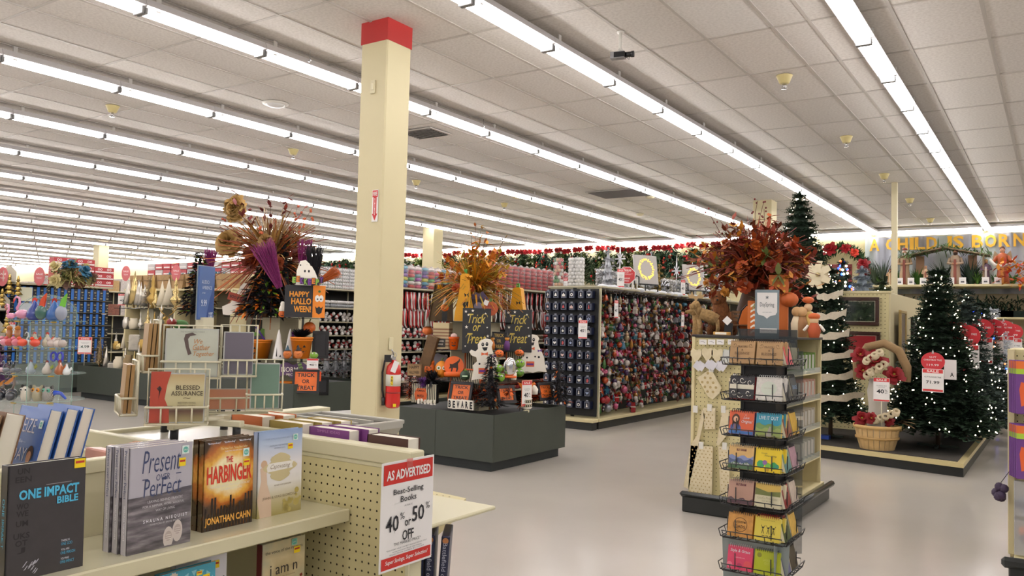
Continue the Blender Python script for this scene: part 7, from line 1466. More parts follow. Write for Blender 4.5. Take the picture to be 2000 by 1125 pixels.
t = price_card('sale 40 percent card on the ribbon and poinsettia display', pb + Vector((.08, -.19, .60)), 0, '40%', .2, .30, 0); B().tube([(0, .004, .02), (0, .004, -.32)], .006, IV, 5).obj('rod', t)
t = T('blue_box', 'small blue box on the carpet behind the pegboard fixture', 'box', pz(1606, 868, 11.6)); B().rbox(-.1, -.06, 0, .1, .06, .05, M('2a4aa8', .4), .004).obj('box', t)
# tree tags
def tree_tag(lb, p, s, price, txt2, rz=-.2):
    t = T('price_tag', lb, 'sign', p, rz); b = B().prism([(s * .5 * math.cos(a * PI / 12), s * .42 * math.sin(a * PI / 12) + s * .95) for a in range(24)], -.003, 0, M('c83038', .45)).prism([(-.06 * s, s * 1.3), (.06 * s, s * 1.3), (0, s * 1.48)], -.003, 0, M('d8d8d8', .3)); b.obj('red_oval', t)
    B().box(-s * .45, -.004, -s * .4, s * .45, -.001, s * .62, PAPER).obj('card', t); B().dec(-s * .42, s * .44, s * .42, s * .6, SREDM, -.005).dec(-s * .42, -s * .37, s * .42, -s * .28, SREDM, -.005).obj('red_band', t)
    lettering(t, [(price, 0, s * .03, s * .55, s * .14, INK, .01), ('SALE', 0, s * .52, s * .5, s * .11, PAPER, .02), (txt2, 0, s * .26, s * .7, s * .06, INK), ('4.5 FT', 0, s * 1.15, s * .3, s * .08, PAPER, .01), ('CHRISTMAS TREE', 0, s * 1.02, s * .75, s * .07, PAPER, .01), ('119.99', 0, s * .80, s * .5, s * .09, PAPER, .01)], y=-.0055); return t
tree_tag('round red and white 71.99 price tag on the large full tree', at(1822, 748, y=10.98), .27, '71.99', '4.5 FT FLOCKED TREE')
for i, (px, py, y, pr, lb) in enumerate(((1868, 700, 12.05, '299.99', 'red oval 499.99 price tag on the frosted tree'), (1887, 706, 12.5, '179.99', 'second red oval tag just right of the 499.99 one'), (1915, 690, 13.4, '129.99', 'red oval tag on the tree with coloured lights'), (1937, 685, 14.6, '99.99', 'red oval tag before the white flocked tree'), (1960, 682, 16.2, '89.99', 'small red oval tag far along the platform'), (1977, 685, 17.5, '40%', 'small round topped sale tag at the end of the platform'))):
    tree_tag(lb, at(px, py, y=y), .36, pr, 'CHRISTMAS TREE', -.25)
one('letter_card', 'white card marked A beside the 71.99 tag', 'sign', text(B().box(-.07, -.002, -.12, .07, 0, .12, PAPER), 'A', .02, -.06, .04, .05, INK, -.003, .02), at(1856, 722, y=11.2), -.2)
# ------------------------------------------------------------------ rear wall: curtain, gold letters and nativity shelf
YC = 22.0
b = B(); n = 90; x0, x1 = -4.05, 1.2; vs = []
for i in range(n + 1): x = x0 + (x1 - x0) * i / n; y = YC - .06 + .05 * math.sin(i * .9) + .03 * math.sin(i * 2.3); vs += [(x, y, 2.6), (x, y, 4.02)]
b.add(vs, [(2 * i, 2 * i + 2, 2 * i + 3, 2 * i + 1) for i in range(n)], ramp_mat('curtain', 'bands', [(.2, 'a9abb4'), (.5, 'c6c8cc'), (.8, 'bcc4c0')], r=.7, sc=.35), True)
one('curtain', 'pale grey blue curtain hung on the rear wall behind the nativity', 'curtain', b)
b = pegboard(B(), -9.0, 2.3, 1.5, 4.1, M('dccf9f', .6), y=YC + .08, hole=False); one('perforated_panelling', 'cream perforated rear wall panelling beside the grey curtain', 'display wall', b)
GL = M('dca830', .4, .2); xs_ = [(1708, 'A', 0), (1740, 'C', 0), (1763, 'H', 0), (1781, 'I', 0), (1797, 'L', 0), (1820, 'D', 0), (1855, 'I', 0), (1872, 'S', 0), (1909, 'B', 0), (1935, 'O', 0), (1962, 'R', 0), (1991, 'N', 0)]
for i, (px, c, w) in enumerate(xs_):
    p = at(px, 479 - (px - 1700) * .036, y=YC - .125); b = B(); ww = .23 if c != 'I' else .09; hh = .30
    text(b, c, 0, 0, ww, hh, GL, -.02, .03); text(b, c, 0, 0, ww, hh, GL, .0, .03)
    for zz in (-hh / 2, hh / 2 - .03):
        if c in 'I': b.box(-ww * .62, -.022, zz, -ww * .1, .0, zz + .03, GL).box(ww * .1, -.022, zz, ww * .62, .0, zz + .03, GL)
    one('gold_letter', 'glittering gold letter %s of the nativity slogan, %s letter along' % (c, nth(i)), 'letter', b, p, 0, 'gold wall letters')
t = T('nativity_shelf', 'long cream wall shelf carrying the nativity figures', 'shelf', (0, 0, 0)); B().rbox(-4.2, 20.9, 2.72, 1.2, YC + .05, 2.77, CREAM2, .006).obj('board', t); B().rbox(-4.2, 21.0, 2.0, 1.2, YC + .05, 2.04, CREAM2, .006).obj('lower_board', t); B().box(-4.2, YC + .02, 0.2, 1.2, YC + .06, 2.7, M('b8a98a', .8)).obj('back_panel', t)
zn = 2.77
def robed(lb, px, h, robe, inner, hair, pose=0, beard=None, crown=None, wings=None):
    p = at(px, 560, y=21.25); t = T('nativity_figure', lb, 'statue', (p.x, 21.25, zn), 0); skin = M('b98868', .5); rm = M(robe, .5); im = M(inner, .5); s = h
    B().lathe([(.17 * s, 0), (.15 * s, .15 * s), (.11 * s, .45 * s), (.12 * s, .62 * s), (.14 * s, .72 * s), (.10 * s, .80 * s), (.04 * s, .84 * s)], rm, n=18, sy=.75, rib=.10, ribn=9).obj('robe', t)
    B().prism([(-.04 * s, .03 * s), (.04 * s, .03 * s), (.03 * s, .7 * s), (-.03 * s, .7 * s)], -.135 * s, -.06 * s, im).obj('front_panel', t)
    b = B(); b.lathe([(.03 * s, .82 * s), (.03 * s, .87 * s)], skin, n=8).ball((0, 0, .91 * s), .058 * s, skin, 14, 10, sz=1.25).ball((0, -.06 * s, .905 * s), .012 * s, skin, 6, 5)
    b.obj('head', t); B().ball((-.02 * s, -.052 * s, .925 * s), .007 * s, BLACK, 6, 4).ball((.02 * s, -.052 * s, .925 * s), .007 * s, BLACK, 6, 4).obj('eyes', t)
    B().ball((0, .015 * s, .935 * s), .066 * s, M(hair, .7), 12, 8, sz=1.15).ball((0, .04 * s, .87 * s), .055 * s, M(hair, .7), 10, 7, sz=1.3).obj('hair', t)
    if beard: B().ball((0, -.035 * s, .86 * s), .042 * s, M(beard, .7), 10, 7, sz=1.3).obj('beard', t)
    if crown: B().lathe([(.06 * s, .965 * s), (.065 * s, 1.0 * s), (.06 * s, 1.03 * s), (.03 * s, 1.04 * s)], M(crown, .4), n=14).obj('hat', t)
    for q in (-1, 1):
        b = B(); pts = [[(q * .12 * s, 0, .74 * s), (q * .17 * s, -.05 * s, .6 * s), (q * .05 * s, -.15 * s, .58 * s)], [(q * .12 * s, 0, .74 * s), (q * .20 * s, -.06 * s, .6 * s), (q * .24 * s, -.14 * s, .62 * s)]][pose]; b.tube(pts, .045 * s, rm, 9, taper=.8).ball(pts[-1], .026 * s, skin, 8, 6); b.obj('arm', t)
    if wings:
        for q in (-1, 1): B().prism([(q * .05 * s, .75 * s), (q * .18 * s, .9 * s), (q * .22 * s, .72 * s), (q * .16 * s, .5 * s), (q * .06 * s, .45 * s)], .04, .06, M(wings, .6)).obj('wing', t)
    return t
robed('standing bearded king statue in tan robe and red hat beside the slender pole', 1767, .86, 'a58a68', '7a3a2a', 'd8d4cc', 0, 'd8d4cc', '8a3a2a')
robed('bearded father statue in brown and white robes under the thatched stable', 1866, .84, 'a89078', '8a4a3a', '3a2418', 0, '3a2418')
robed('kneeling robed figure in purple and white right of the stable', 1926, .58, '6a5468', 'd8d0c8', 'b0904a', 0, None, None)
robed('angel statue in orange dress with white sash at the right of the shelf', 1958, .86, 'a8522a', 'c8843a', '5a3420', 1, None, None, 'a08a6a')
robed('kneeling mother statue in cream veil under the left of the stable', 1808, .46, 'c8a888', '9a5a4a', 'c8a080', 0)
robed('crouching shepherd statue in cream at the left end of the shelf', 1738, .40, 'b8946a', 'c8b89a', '5a3a28', 0)
t = T('angel_scarf', 'white looped sash held by the orange angel statue', 'sash', (at(1958, 540, y=21.08).x, 21.06, zn + .5)); B().tube([(-.24, 0, .06), (-.15, -.03, -.06), (0, -.04, -.10), (.15, -.03, -.05), (.24, 0, .08)], .03, M('d8d4cc', .7), 8).obj('sash', t)
t = T('stable_roof', 'thatched stable roof covered with green moss over the nativity', 'nativity stable', (at(1845, 520, y=21.4).x, 21.45, zn)); WD = M('8a7458', .7)
for s in (-1, 1): B().cb((s * .43, 0, .78), (1.0, .62, .025), WD, ry=s * .22).obj('roof_board', t); B().box(s * .55 - .09, .2, 0, s * .55 + .09, .22, .72, M('b08a6a', .8)).obj('back_panel', t); B().box(s * .8 - .02, -.25, 0, s * .8 + .02, -.21, .68, WD).obj('post', t)
b = B(); g = random.Random(9)
for i in range(420): x = g.uniform(-.95, .95); ribbonblade(b, (x, g.uniform(-.33, .25), .88 - abs(x) * .22 + .01), (g.uniform(-1, 1), g.uniform(-1, .3), g.uniform(-.3, .7)), g.uniform(.1, .26), .014, M(g.choice(['4a6a34', '5f8040', '3a5a2c']), .7), g, 1.6, 3)
b.obj('moss', t)
gp2 = 0
for px, h, c in ((1705, .55, '3a4a3a'), (1722, .75, '46564a'), (1715, .3, '4a6a34'), (1752, .4, '4a7a3a'), (1790, .45, '4a7a34'), (1840, .4, '3a6a34'), (1897, .45, '3a5a3a'), (1893, .7, '2f4438'), (1908, .35, '5a8a3a'), (1946, .3, '4a7a34'), (1842, .65, '3a4a34'), (1978, .3, '4a7a34')):
    p = at(px, 560, y=21.3); b = B(); g = random.Random(px)
    for i in range(60): a = g.uniform(0, 2 * PI); ribbonblade(b, (0, 0, 0), (math.cos(a) * .5, math.sin(a) * .4, g.uniform(.5, 1.6)), h * g.uniform(.7, 1.1), .014, M(c, .7), g, .9, 4)
    t = T('fern_clump', 'green fern tuft on the nativity shelf, %s from its left end' % nth(gp2), 'fern', (p.x, 21.5, zn)); b.obj('fronds', t); gp2 += 1
for i, px in enumerate((1757, 1779, 1803, 1857, 1880, 1925, 1949)):
    p = at(px, 560, y=20.98); one('product_card', 'small white product card on the nativity shelf edge, %s from the pole' % nth(i), 'sign', B().box(-.07, -.004, 0, .07, 0, .16, PAPER).dec(-.035, .04, .035, .08, M('5a5a60', .6), -.005).dec(-.04, .1, .04, .105, M('8a8a8a', .6), -.005), (p.x, 20.98, zn), 0, 'nativity product cards')
p = at(1985, 540, y=20.9); b = B(); g = random.Random(4)
for i in range(110): c = Vector((g.uniform(-.35, .45), g.uniform(-.1, .1), g.uniform(-.05, .5))); ribbonblade(b, c, (g.uniform(-1, 1), g.uniform(-1, .2), g.uniform(-.6, 1)), .16, .045, M(g.choice(['c8641c', 'd88a24', 'b8461c', 'c83a2c']), .6), g, .6, 2)
t = T('maple_garland', 'orange maple leaf garland at the far end of the nativity shelf', 'garland', (p.x, 20.9, zn + .02)); b.obj('leaves', t)
for i, (px, z, y) in enumerate(((1770, 2.04, 21.5), (1930, 2.04, 21.5), (1965, 2.04, 21.5), (1800, 2.04, 21.5))):
    p = at(px, 600, y=y); b = B(); g = random.Random(60 + i)
    for k in range(220): ribbonblade(b, (g.uniform(-.5, .5), g.uniform(-.15, .15), g.uniform(.1, .42)), (g.uniform(-1, 1), g.uniform(-1, 1), g.uniform(-.8, .8)), .16, .02, g.choice(DG), g, .5, 2)
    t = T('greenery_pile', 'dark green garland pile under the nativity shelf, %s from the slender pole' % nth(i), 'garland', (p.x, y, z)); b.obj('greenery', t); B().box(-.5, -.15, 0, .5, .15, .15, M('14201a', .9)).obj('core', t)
# flocked and lit trees and the wreath by the tall tree
needle_tree('silver white flocked small tree above the pegboard wall', at(1683, 610, y=14.2) + Vector((0, 0, -.05)), .82, .36, [M('8f9aa4', .6), M('a8b2ba', .6)], 1300, 0, seed=61, L=.13, base=.03, stand=False)
needle_tree('green tree with blue and orange lights above the pegboard wall', at(1645, 612, y=14.6), .95, .32, DG, 1100, 60, MIX, 62, L=.13, base=.03, stand=False, vlight=.022)
needle_tree('green bushy small tree left of the slender pole', at(1722, 615, y=15.0), .62, .36, MG, 900, 20, LGT, 63, L=.13, base=.03, stand=False)
t = T('display_shelf', 'high shelf behind the pegboard wall carrying the small trees', 'shelf', (0, 0, 0)); B().rbox(-3.9, 13.4, 1.93, -2.15, 15.4, 1.96, CREAM2, .004).obj('board', t); B().box(-3.9, 14.3, Z6, -2.2, 14.4, 1.93, M('8a8064', .8)).obj('support', t)
p = at(1640, 527, y=21.85); t = T('poinsettia_wreath', 'half circle green wreath with red poinsettias over a red framed picture', 'wreath', p); t.scale = (1.4,) * 3; b = B(); g = random.Random(33)
for i in range(520): a = g.uniform(-.3, PI + .3); c = Vector((.44 * math.cos(a), g.uniform(-.06, .06), .44 * math.sin(a) - .05)); ribbonblade(b, c, (g.uniform(-1, 1), g.uniform(-1, .4), g.uniform(-1, 1)), .15, .028, M(g.choice(['2f4a2c', '3d5a34', '4a6a3a']), .7), g, .4, 2)
b.obj('greenery', t)
for a, s, c in ((1.9, .14, '9a151c'), (1.3, .1, '9a151c'), (.9, .09, 'c8402c'), (.3, .12, '8a151c'), (.0, .12, '8a151c'), (2.6, .08, 'b83a2c')): b = B(); flower(b, (0, 0, 0), s, M(c, .5), g, 12, up=Vector((0, -1, .2))); b.obj('poinsettia', t, (.44 * math.cos(a), -.1, .44 * math.sin(a) - .05))
picture('framed_picture', 'small picture in a wide red frame inside the half wreath', at(1640, 530, y=22.07) + Vector((0, 0, -.12)), .60, .60, M('8a9a90', .4), M('8a2a2a', .4), 0, .03, .09)
# ------------------------------------------------------------------ peg fixture at the right edge
t = T('peg_gondola', 'cream pegboard fixture with purple packets at the aisle edge', 'shelf unit')
b = pegboard(B(), -.26, .17, .75, 1.50, PEG, y=6.5, step=.04, hr=.005); b.obj('peg_panel', t); B().rbox(-.29, 6.47, .15, -.25, 6.53, 1.52, CREAM2, .003).obj('post', t); B().rbox(-.25, 6.3, .13, .8, 6.5, .17, CREAM2, .004).obj('deck', t); B().rbox(-.28, 6.30, 0, .8, 7.4, .12, M('1c1f1e', .4), .01).rbox(-.32, 6.26, .10, .8, 6.32, .17, M('1c1f1e', .3), .02).obj('black_base', t); B().rbox(-.29, 6.53, 1.49, .8, 7.4, 1.52, CREAM2).obj('top_board', t); B().box(-.28, 6.53, .12, -.26, 7.4, 1.5, CREAM2).obj('side_panel', t)
for r, z in enumerate((1.10, .68)):
    for k in range(5):
        tt = T('craft_packet', 'purple craft packet with orange shapes, %s peg %s packet' % (('upper', 'lower')[r], nth(k)), 'packet', (-.18 + .011 * (4 - k), 6.30 + .03 * k, z), 0, 'purple craft packets')
        B().rbox(-.10, -.006, 0, .24, .006, .35, M('6f3f86', .3), .003).obj('packet', tt); B().dec(-.098, .26, .238, .295, M('a8c838', .4), -.007).dec(-.098, .295, .238, .345, M('e0702a', .4), -.007).obj('header', tt)
        b = B(); [b.decp([(x, .05), (x + .03, .06), (x + .02, .16), (x + .035, .2), (x, .21), (x - .01, .16)], M('e0602a', .4), -.007) for x in (-.07, -.02, .05)]; b.obj('orange_shapes', tt)
for i, (z, c) in enumerate(((.52, '8a8a8c'), (.30, 'd87a2a'))):
    tt = T('hanging_packet', ('clear packet of grey and black party favours', 'orange edged clear packet lowest on the fixture')[i], 'packet', (-.15, 6.36, z - .12)); B().rbox(-.1, -.03, 0, .2, .03, .26, M('d0d0d4', .1, al=.4), .004).obj('bag', tt); b = B(); [b.ball((U(-.07, .16), 0, U(.03, .2)), .03, M(c if k % 2 else '2a2430', .4), 7, 5) for k in range(12)]; b.obj('favours', tt)['kind'] = 'stuff'
tt = T('mesh_bag', 'dark purple netted favour hanging off the side of the fixture', 'packet', (-.33, 6.42, .52)); b = B(); [b.ball((U(-.03, .03), U(-.03, .03), U(0, .1)), .03, M('3a2a44', .6), 7, 5) for k in range(7)]; b.tube([(0, 0, .1), (.05, .04, .18)], .003, BLACK, 4); b.obj('favours', tt)
# ------------------------------------------------------------------ left side: glass tower, gold display, blue box fixture
GT = Vector((-9.8, 4.87, 0)); t = T('glass_tower', 'round tiered glass tower of glass birds beside the book fixture', 'display stand', GT)
for i, z in enumerate((.30, .61, .91, 1.22, 1.52)):
    r = .44 - .004 * i; B().lathe([(r, z - .006), (r + .002, z - .003), (r, z)], GLASS, n=36).obj('glass_shelf', t); B().lathe([(r + .001, z - .006), (r + .004, z - .003), (r + .001, z)], GLASSEDGE, n=36, cap=False).obj('shelf_rim', t)
for a in (.6, .6 + PI / 2):
    b = B(); b.X = Matrix.Rotation(a, 4, 'Z'); b.box(-.33, -.003, 0, .33, .003, 1.5, M('d5e8e0', .03, al=.10)).tube([(-.33, 0, 0), (-.33, 0, 1.5)], .004, GLASSEDGE, 5).tube([(.33, 0, 0), (.33, 0, 1.5)], .004, GLASSEDGE, 5); b.obj('glass_divider', t)
b = B(); b.prism([(-.33, 1.52), (.33, 1.52), (.31, 1.68), (.2, 1.78), (0, 1.82), (-.2, 1.78), (-.31, 1.68)], -.003, .003, M('d5e8e0', .03, al=.10)); b.tube([(.33 * math.cos(a) , 0, 1.52 + .30 * math.sin(a)) for a in [PI * i / 12 for i in range(13)]], .004, GLASSEDGE, 5); b.obj('top_arch', t, (0, 0, 0), .85)
for z in (.58, .88, 1.19, 1.49, .27):
    for a in (-1.0, .2, 1.3): B().box(-.03, -.012, 0, .03, .012, .014, GOLD).obj('brass_clip', t, (.36 * math.sin(a), -.36 * math.cos(a), z + .005), a)
FV = Vector((.47, -.88, 0)).normalized(); SV = Vector((.88, .47, 0)).normalized(); RZ = .49
def g3(px, z, out=.2):  # position on a glass shelf along the direction of a pixel column
    dx = (px - 92) / 167.; return GT + SV * dx + FV * out + Vector((0, 0, z))
def swan(lb, px, z, s, m, beak='d83a2a', out=.2, flip=1):
    t = T('glass_bird', lb, 'glass bird', g3(px, z, out), RZ); mm = M(m, .08, coat=.8); b = B(); b.ball((0, 0, .4 * s), .4 * s, mm, 16, 8, sx=1.25, sz=.8).tube([(-.25 * s * flip, 0, .5 * s), (-.45 * s * flip, 0, .8 * s), (-.25 * s * flip, 0, 1.15 * s), (-.3 * s * flip, 0, 1.5 * s), (-.5 * s * flip, 0, 1.6 * s), (-.66 * s * flip, 0, 1.42 * s)], .1 * s, mm, 9, taper=.7); b.obj('body', t); B().tube([(-.66 * s * flip, 0, 1.44 * s), (-.72 * s * flip, 0, 1.15 * s)], .07 * s, M(beak, .2), 7, taper=.3).obj('beak', t)
for px, s, lb in ((66, .165, 'tall pink glass flamingo on the top glass shelf'), (42, .11, 'small pink glass flamingo at the left of the top glass shelf')): swan(lb, px, 1.52, s, 'd08aa8')
swan('pink glass flamingo chick between the two larger ones', 52, 1.52, .09, 'c87a9c', out=.28); swan('clear white glass swan on the second glass shelf', 72, 1.22, .10, 'd8e0e0', '8a8a8a', .1, 1)
for i, px in enumerate((28, 38, 54, 62)): swan('clear glass swan on the third glass shelf, %s from the purple tree' % nth(i), px, .91, .085, ('c8a8b0', '6a6e76', '5a6068', '5a6068')[i], 'b0b4b8')
def rooster(lb, px, z, h, body, comb, tail, out=.2):
    t = T('glass_bird', lb, 'glass bird', g3(px, z, out), RZ); B().lathe([(.22 * h, 0), (.34 * h, .15 * h), (.3 * h, .4 * h), (.12 * h, .68 * h), (.09 * h, .8 * h), (.02 * h, .9 * h)], M(body, .1, coat=.7), n=14).obj('body', t)
    B().prism([(-.12 * h, .72 * h), (-.1 * h, .95 * h), (0, 1.0 * h), (.1 * h, .92 * h), (.06 * h, .75 * h)], -.03 * h, .03 * h, M(comb, .15, coat=.5)).obj('comb', t); B().prism([(.2 * h, .2 * h), (.5 * h, .5 * h), (.42 * h, .7 * h), (.25 * h, .5 * h), (.12 * h, .3 * h)], -.03 * h, .03 * h, M(tail, .15, coat=.5)).obj('tail', t)
for px, z, h, bo, co, ta, lb in ((90, 1.52, .26, '2a3f8a', 'c83a28', 'b84a2a', 'blue and yellow glass rooster with red crest, first on the top glass shelf'), (130, 1.52, .26, '2a5a9a', 'a83228', '4a8a4a', 'blue striped glass rooster second on the top glass shelf'),
                                (93, 1.22, .17, 'b8b09a', 'd03a20', 'd8401c', 'white and red glass hen on the second glass shelf, nearer the flamingo side'), (119, 1.22, .17, 'b8b09a', 'b83a2c', 'd8401c', 'white and red glass hen on the second glass shelf, nearer the price card'),
                                (88, .91, .16, '9aa4b0', '7a2a24', '8a8a3a', 'pale blue speckled glass hen on the third glass shelf'), (121, .91, .16, 'b8b0a4', '7a2a24', '8a9a3a', 'speckled white glass hen on the third glass shelf'), (147, .91, .17, '9a5424', '8a2420', 'a85a2a', 'amber and red glass rooster on the third glass shelf')): rooster(lb, px, z, h, bo, co, ta)
for px, c1, c2, lb in ((110, '2f5a50', 'c84a28', 'green feather patterned glass fish with red and green fin'), (151, '8a90a0', '6ab03a', 'clear glass fish with a green and orange fin')):
    t = T('glass_fish', lb, 'glass fish', g3(px, 1.52, .26), RZ); B().ball((0, 0, .09), .075, M(c1, .08, coat=.8), 14, 8, sy=.4, sz=1.15).obj('body', t); B().prism([(-.02, .16), (.0, .24), (.06, .31), (.05, .22), (.04, .15)], -.012, .012, M(c2, .1, coat=.6)).obj('fin', t)
for i, px in enumerate((30, 47)): t = T('glass_figure', 'amber glass cat figure on the second glass shelf, %s from the aisle' % nth(i), 'glass figure', g3(px - 2, 1.22, .1), RZ); B().lathe([(.04, 0), (.045, .05), (.03, .12), (.035, .17), (.01, .2)], M('a8641c', .1, coat=.7), n=12).obj('body', t); B().ball((0, 0, .2), .032, M('b8701c', .1), 10, 7).obj('head', t)
for i, (px, c) in enumerate(((43, 'c87a8a'), (52, 'b83a3a'), (66, 'c86a7a'), (78, 'd84a2a'), (104, 'd8401c'), (138, 'b8a8a0'), (150, 'c0b4ac'), (158, 'a89c94'))): t = T('glass_bird', 'small rounded glass chick on the second glass shelf, %s along' % nth(i), 'glass bird', g3(px, 1.22, .28), RZ); B().ball((0, 0, .045), .045, M(c, .1, coat=.7), 12, 7, sx=1.3).obj('body', t); B().ball((-.04, 0, .09), .024, M(c, .1), 8, 6).obj('head', t)
t = T('glass_figure', 'cobalt blue glass heart bow above the speckled hens', 'glass figure', g3(134, .91, .15), RZ); b = B(); [b.tube([(q * .04 + .035 * math.cos(a), 0, .2 + .05 * math.sin(a)) for a in [i * PI / 5 for i in range(10)]], .012, M('2a34b8', .08, coat=.8), 7, closed=True) for q in (-1, 1)]; b.tube([(0, 0, 0), (0, 0, .16)], .01, GLASSEDGE, 6); b.obj('bow', t)
rooster('clear winged glass bird at the right end of the third glass shelf', 161, .91, .13, 'd0d4d4', 'c8ccd0', 'd8dcdc')
for i, px in enumerate((33, 50)):
    t = T('glass_bird', 'grey glass pelican with amber bill on the lowest birds shelf, %s from aisle' % nth(i), 'glass bird', g3(px + 4 * i, .61, .22), RZ); h = .2 + .05 * i; B().ball((0, 0, .06), .07, M('3a3c44', .08, coat=.8), 14, 8).obj('body', t); B().tube([(0, 0, .1), (.03, 0, h * .7), (.02, 0, h)], .014, M('7a6a60', .1), 7).obj('neck', t); B().prism([(.03, h + .02), (-.09, h - .07), (-.05, h - .08), (.02, h - .03)], -.015, .015, M('b8742a', .1, coat=.5)).obj('bill', t)
for i, (px, c) in enumerate(((41, '2c2e38'), (62, '34363e'))): one('glass_paperweight', 'dark glass ball paperweight beside the pelicans, %s from the aisle' % nth(i), 'glass ball', B().ball((0, 0, .05), .055, M(c, .06, coat=.8), 14, 8), g3(px, .61, .3))
for px, c, e, lb in ((87, 'd0c8b8', 'e8e4dc', 'white glass owl with wide white eyes'), (110, 'a8a084', 'd88a1c', 'olive glass owl with orange eyes'), (131, '4a4644', '5fa890', 'black and white striped glass owl')):
    t = T('glass_owl', lb + ' on the lowest birds shelf', 'glass owl', g3(px, .61, .24), RZ); m = stripes_m('2a2826', 'c8c4bc', 60) if px == 131 else M(c, .1, coat=.7)
    B().lathe([(.045, 0), (.065, .05), (.06, .1), (.05, .14), (.03, .16)], m, n=16).obj('body', t); b = B(); [b.ball((q * .028, -.045, .125), .024, M(e, .15), 10, 6, sy=.5).ball((q * .028, -.058, .125), .01, BLACK, 8, 5, sy=.5) for q in (-1, 1)]; b.obj('eyes', t); B().prism([(-.06, .14), (-.05, .18), (-.02, .15), (.02, .15), (.05, .18), (.06, .14)], -.02, .01, M('2a2420' if px == 87 else c, .2)).obj('ears', t)
t = T('glass_figure', 'bright blue glass dolphin at the end of the lowest birds shelf', 'glass figure', g3(148, .61, .22), RZ); B().tube([(-.1, 0, .06), (-.03, 0, .10), (.04, 0, .09), (.1, 0, .03)], .035, M('1f48b8', .06, coat=.8), 10, taper=.35).obj('body', t)
for i, px in enumerate((115, 135)): one('glass_dish', 'clear and amber glass dish near the tower foot, %s of two' % nth(i), 'glass dish', B().lathe([(.03, 0), (.05, .02), (.055, .06)], M('7a8478', .06, al=.7), n=14), g3(px, .305, .2))
# second tower, partly out of frame, with a purple tree
G2 = at(-12, 740, z=.75); t = T('glass_tower', 'second glass tower cut by the frame edge with a purple tree on it', 'display stand', (G2.x, G2.y, 0)); B().lathe([(.42, .70), (.42, .71)], GLASS, n=30).obj('glass_shelf', t); B().lathe([(.40, .40), (.40, .41)], GLASS, n=30).obj('glass_shelf', t); B().box(-.3, -.003, 0, .3, .003, .7, GLASS).obj('glass_divider', t)
needle_tree('glittering purple tree on the second glass tower', (G2.x, G2.y, .71), .62, .24, [M('4a1f5a', .4), M('5a2a3a', .4)], 600, 0, seed=91, L=.09, name='purple_tree', stand=False, base=.02)
for i in range(2): one('glass_crystal', 'small sparkling crystal swan under the purple tree, %s of two' % nth(i), 'glass bird', B().ball((0, 0, .04), .04, M('c8d0d4', .05), 10, 6).ball((-.03, 0, .09), .02, M('c8d0d4', .05), 8, 5), at(4 + 14 * i, 750, y=G2.y - .3) * 1 if False else Vector((G2.x + .22 + .12 * i, G2.y - .12, .41)))
# gold display stand
tiered('display_stand', 'dark green tiered display stand of gold and silver christmas decor', -15.75, -13.0, 8.45, 9.9, .62, ((.95, .86, .8), (1.35, .72, .65), (1.74, .62, .5)))
p3 = lambda px, py, y=8.9: at(px, py, y=y)
CH = [M('c9b27a', .22, .8), M('cfc9bd', .2, .7), M('a88a4c', .3, .8), M('8f7a58', .8), M('d8cdb4', .6)]
def cone(lb, p, h, r, m, foot=True): t = T('cone_tree', lb, 'tree', p); B().lathe([(r, .12 * h), (r * .5, .56 * h), (.004, h)], m, n=14, rib=.06, ribn=10).obj('cone', t); B().lathe([(r * .5, 0), (r * .15, .03 * h), (r * .15, .12 * h)], m, n=10).obj('foot', t)
def finial(lb, p, h, m): t = T('finial', lb, 'ornament', p); B().lathe([(.05 * h * 2, 0), (.03 * h, .08 * h), (.16 * h, .22 * h), (.17 * h, .3 * h), (.06 * h, .42 * h), (.11 * h, .52 * h), (.04 * h, .64 * h), (.06 * h, .72 * h), (.01 * h, .95 * h), (.0, h)], m, n=14, rib=.05, ribn=9).obj('body', t)
PD = [('top', 604, 8.95, [(248, 'c', .58, .09, 1), (261, 'c', .72, .12, 0), (269, 'c', .56, .09, 1), (274, 'c', .5, .07, 1), (281, 'c', .46, .08, 1), (290, 'b', .62, .13, 3), (303, 'f', .4, 0, 0), (315, 'c', .52, .1, 4), (328, 'c', .56, .12, 4), (342, 'f', .6, 0, 0), (297, 'f', .66, 0, 2)]),
      ('middle', 640, 8.75, [(246, 'j', .22, .07, 1), (261, 'j', .20, .09, 4), (274, 'f', .32, 0, 1), (288, 'f', .40, 0, 0), (301, 'f', .34, 0, 2), (314, 'c', .46, .06, 1), (326, 'd', .40, 0, 2), (308, 'c', .25, .04, 1), (294, 'c', .2, .03, 1)]),
      ('lower', 683, 8.65, [(226, 'f', .34, 0, 1), (228, 'j', .16, .08, 2), (240, 'c', .3, .05, 4), (262, 'p', .3, .2, 4), (278, 'j', .22, .08, 2), (233, 'j', .12, .07, 0)]),
      ('deck', 716, 8.55, [(194, 'b', .62, .12, 3), (207, 'c', .44, .07, 1), (218, 'p', .13, .14, 4), (232, 'j', .26, .10, 4), (244, 'c', .44, .06, 1), (250, 'j', .30, .09, 3), (262, 'f', .40, 0, 0), (270, 'c', .5, .07, 1), (280, 'c', .36, .05, 1), (285, 'f', .3, 0, 2)])]
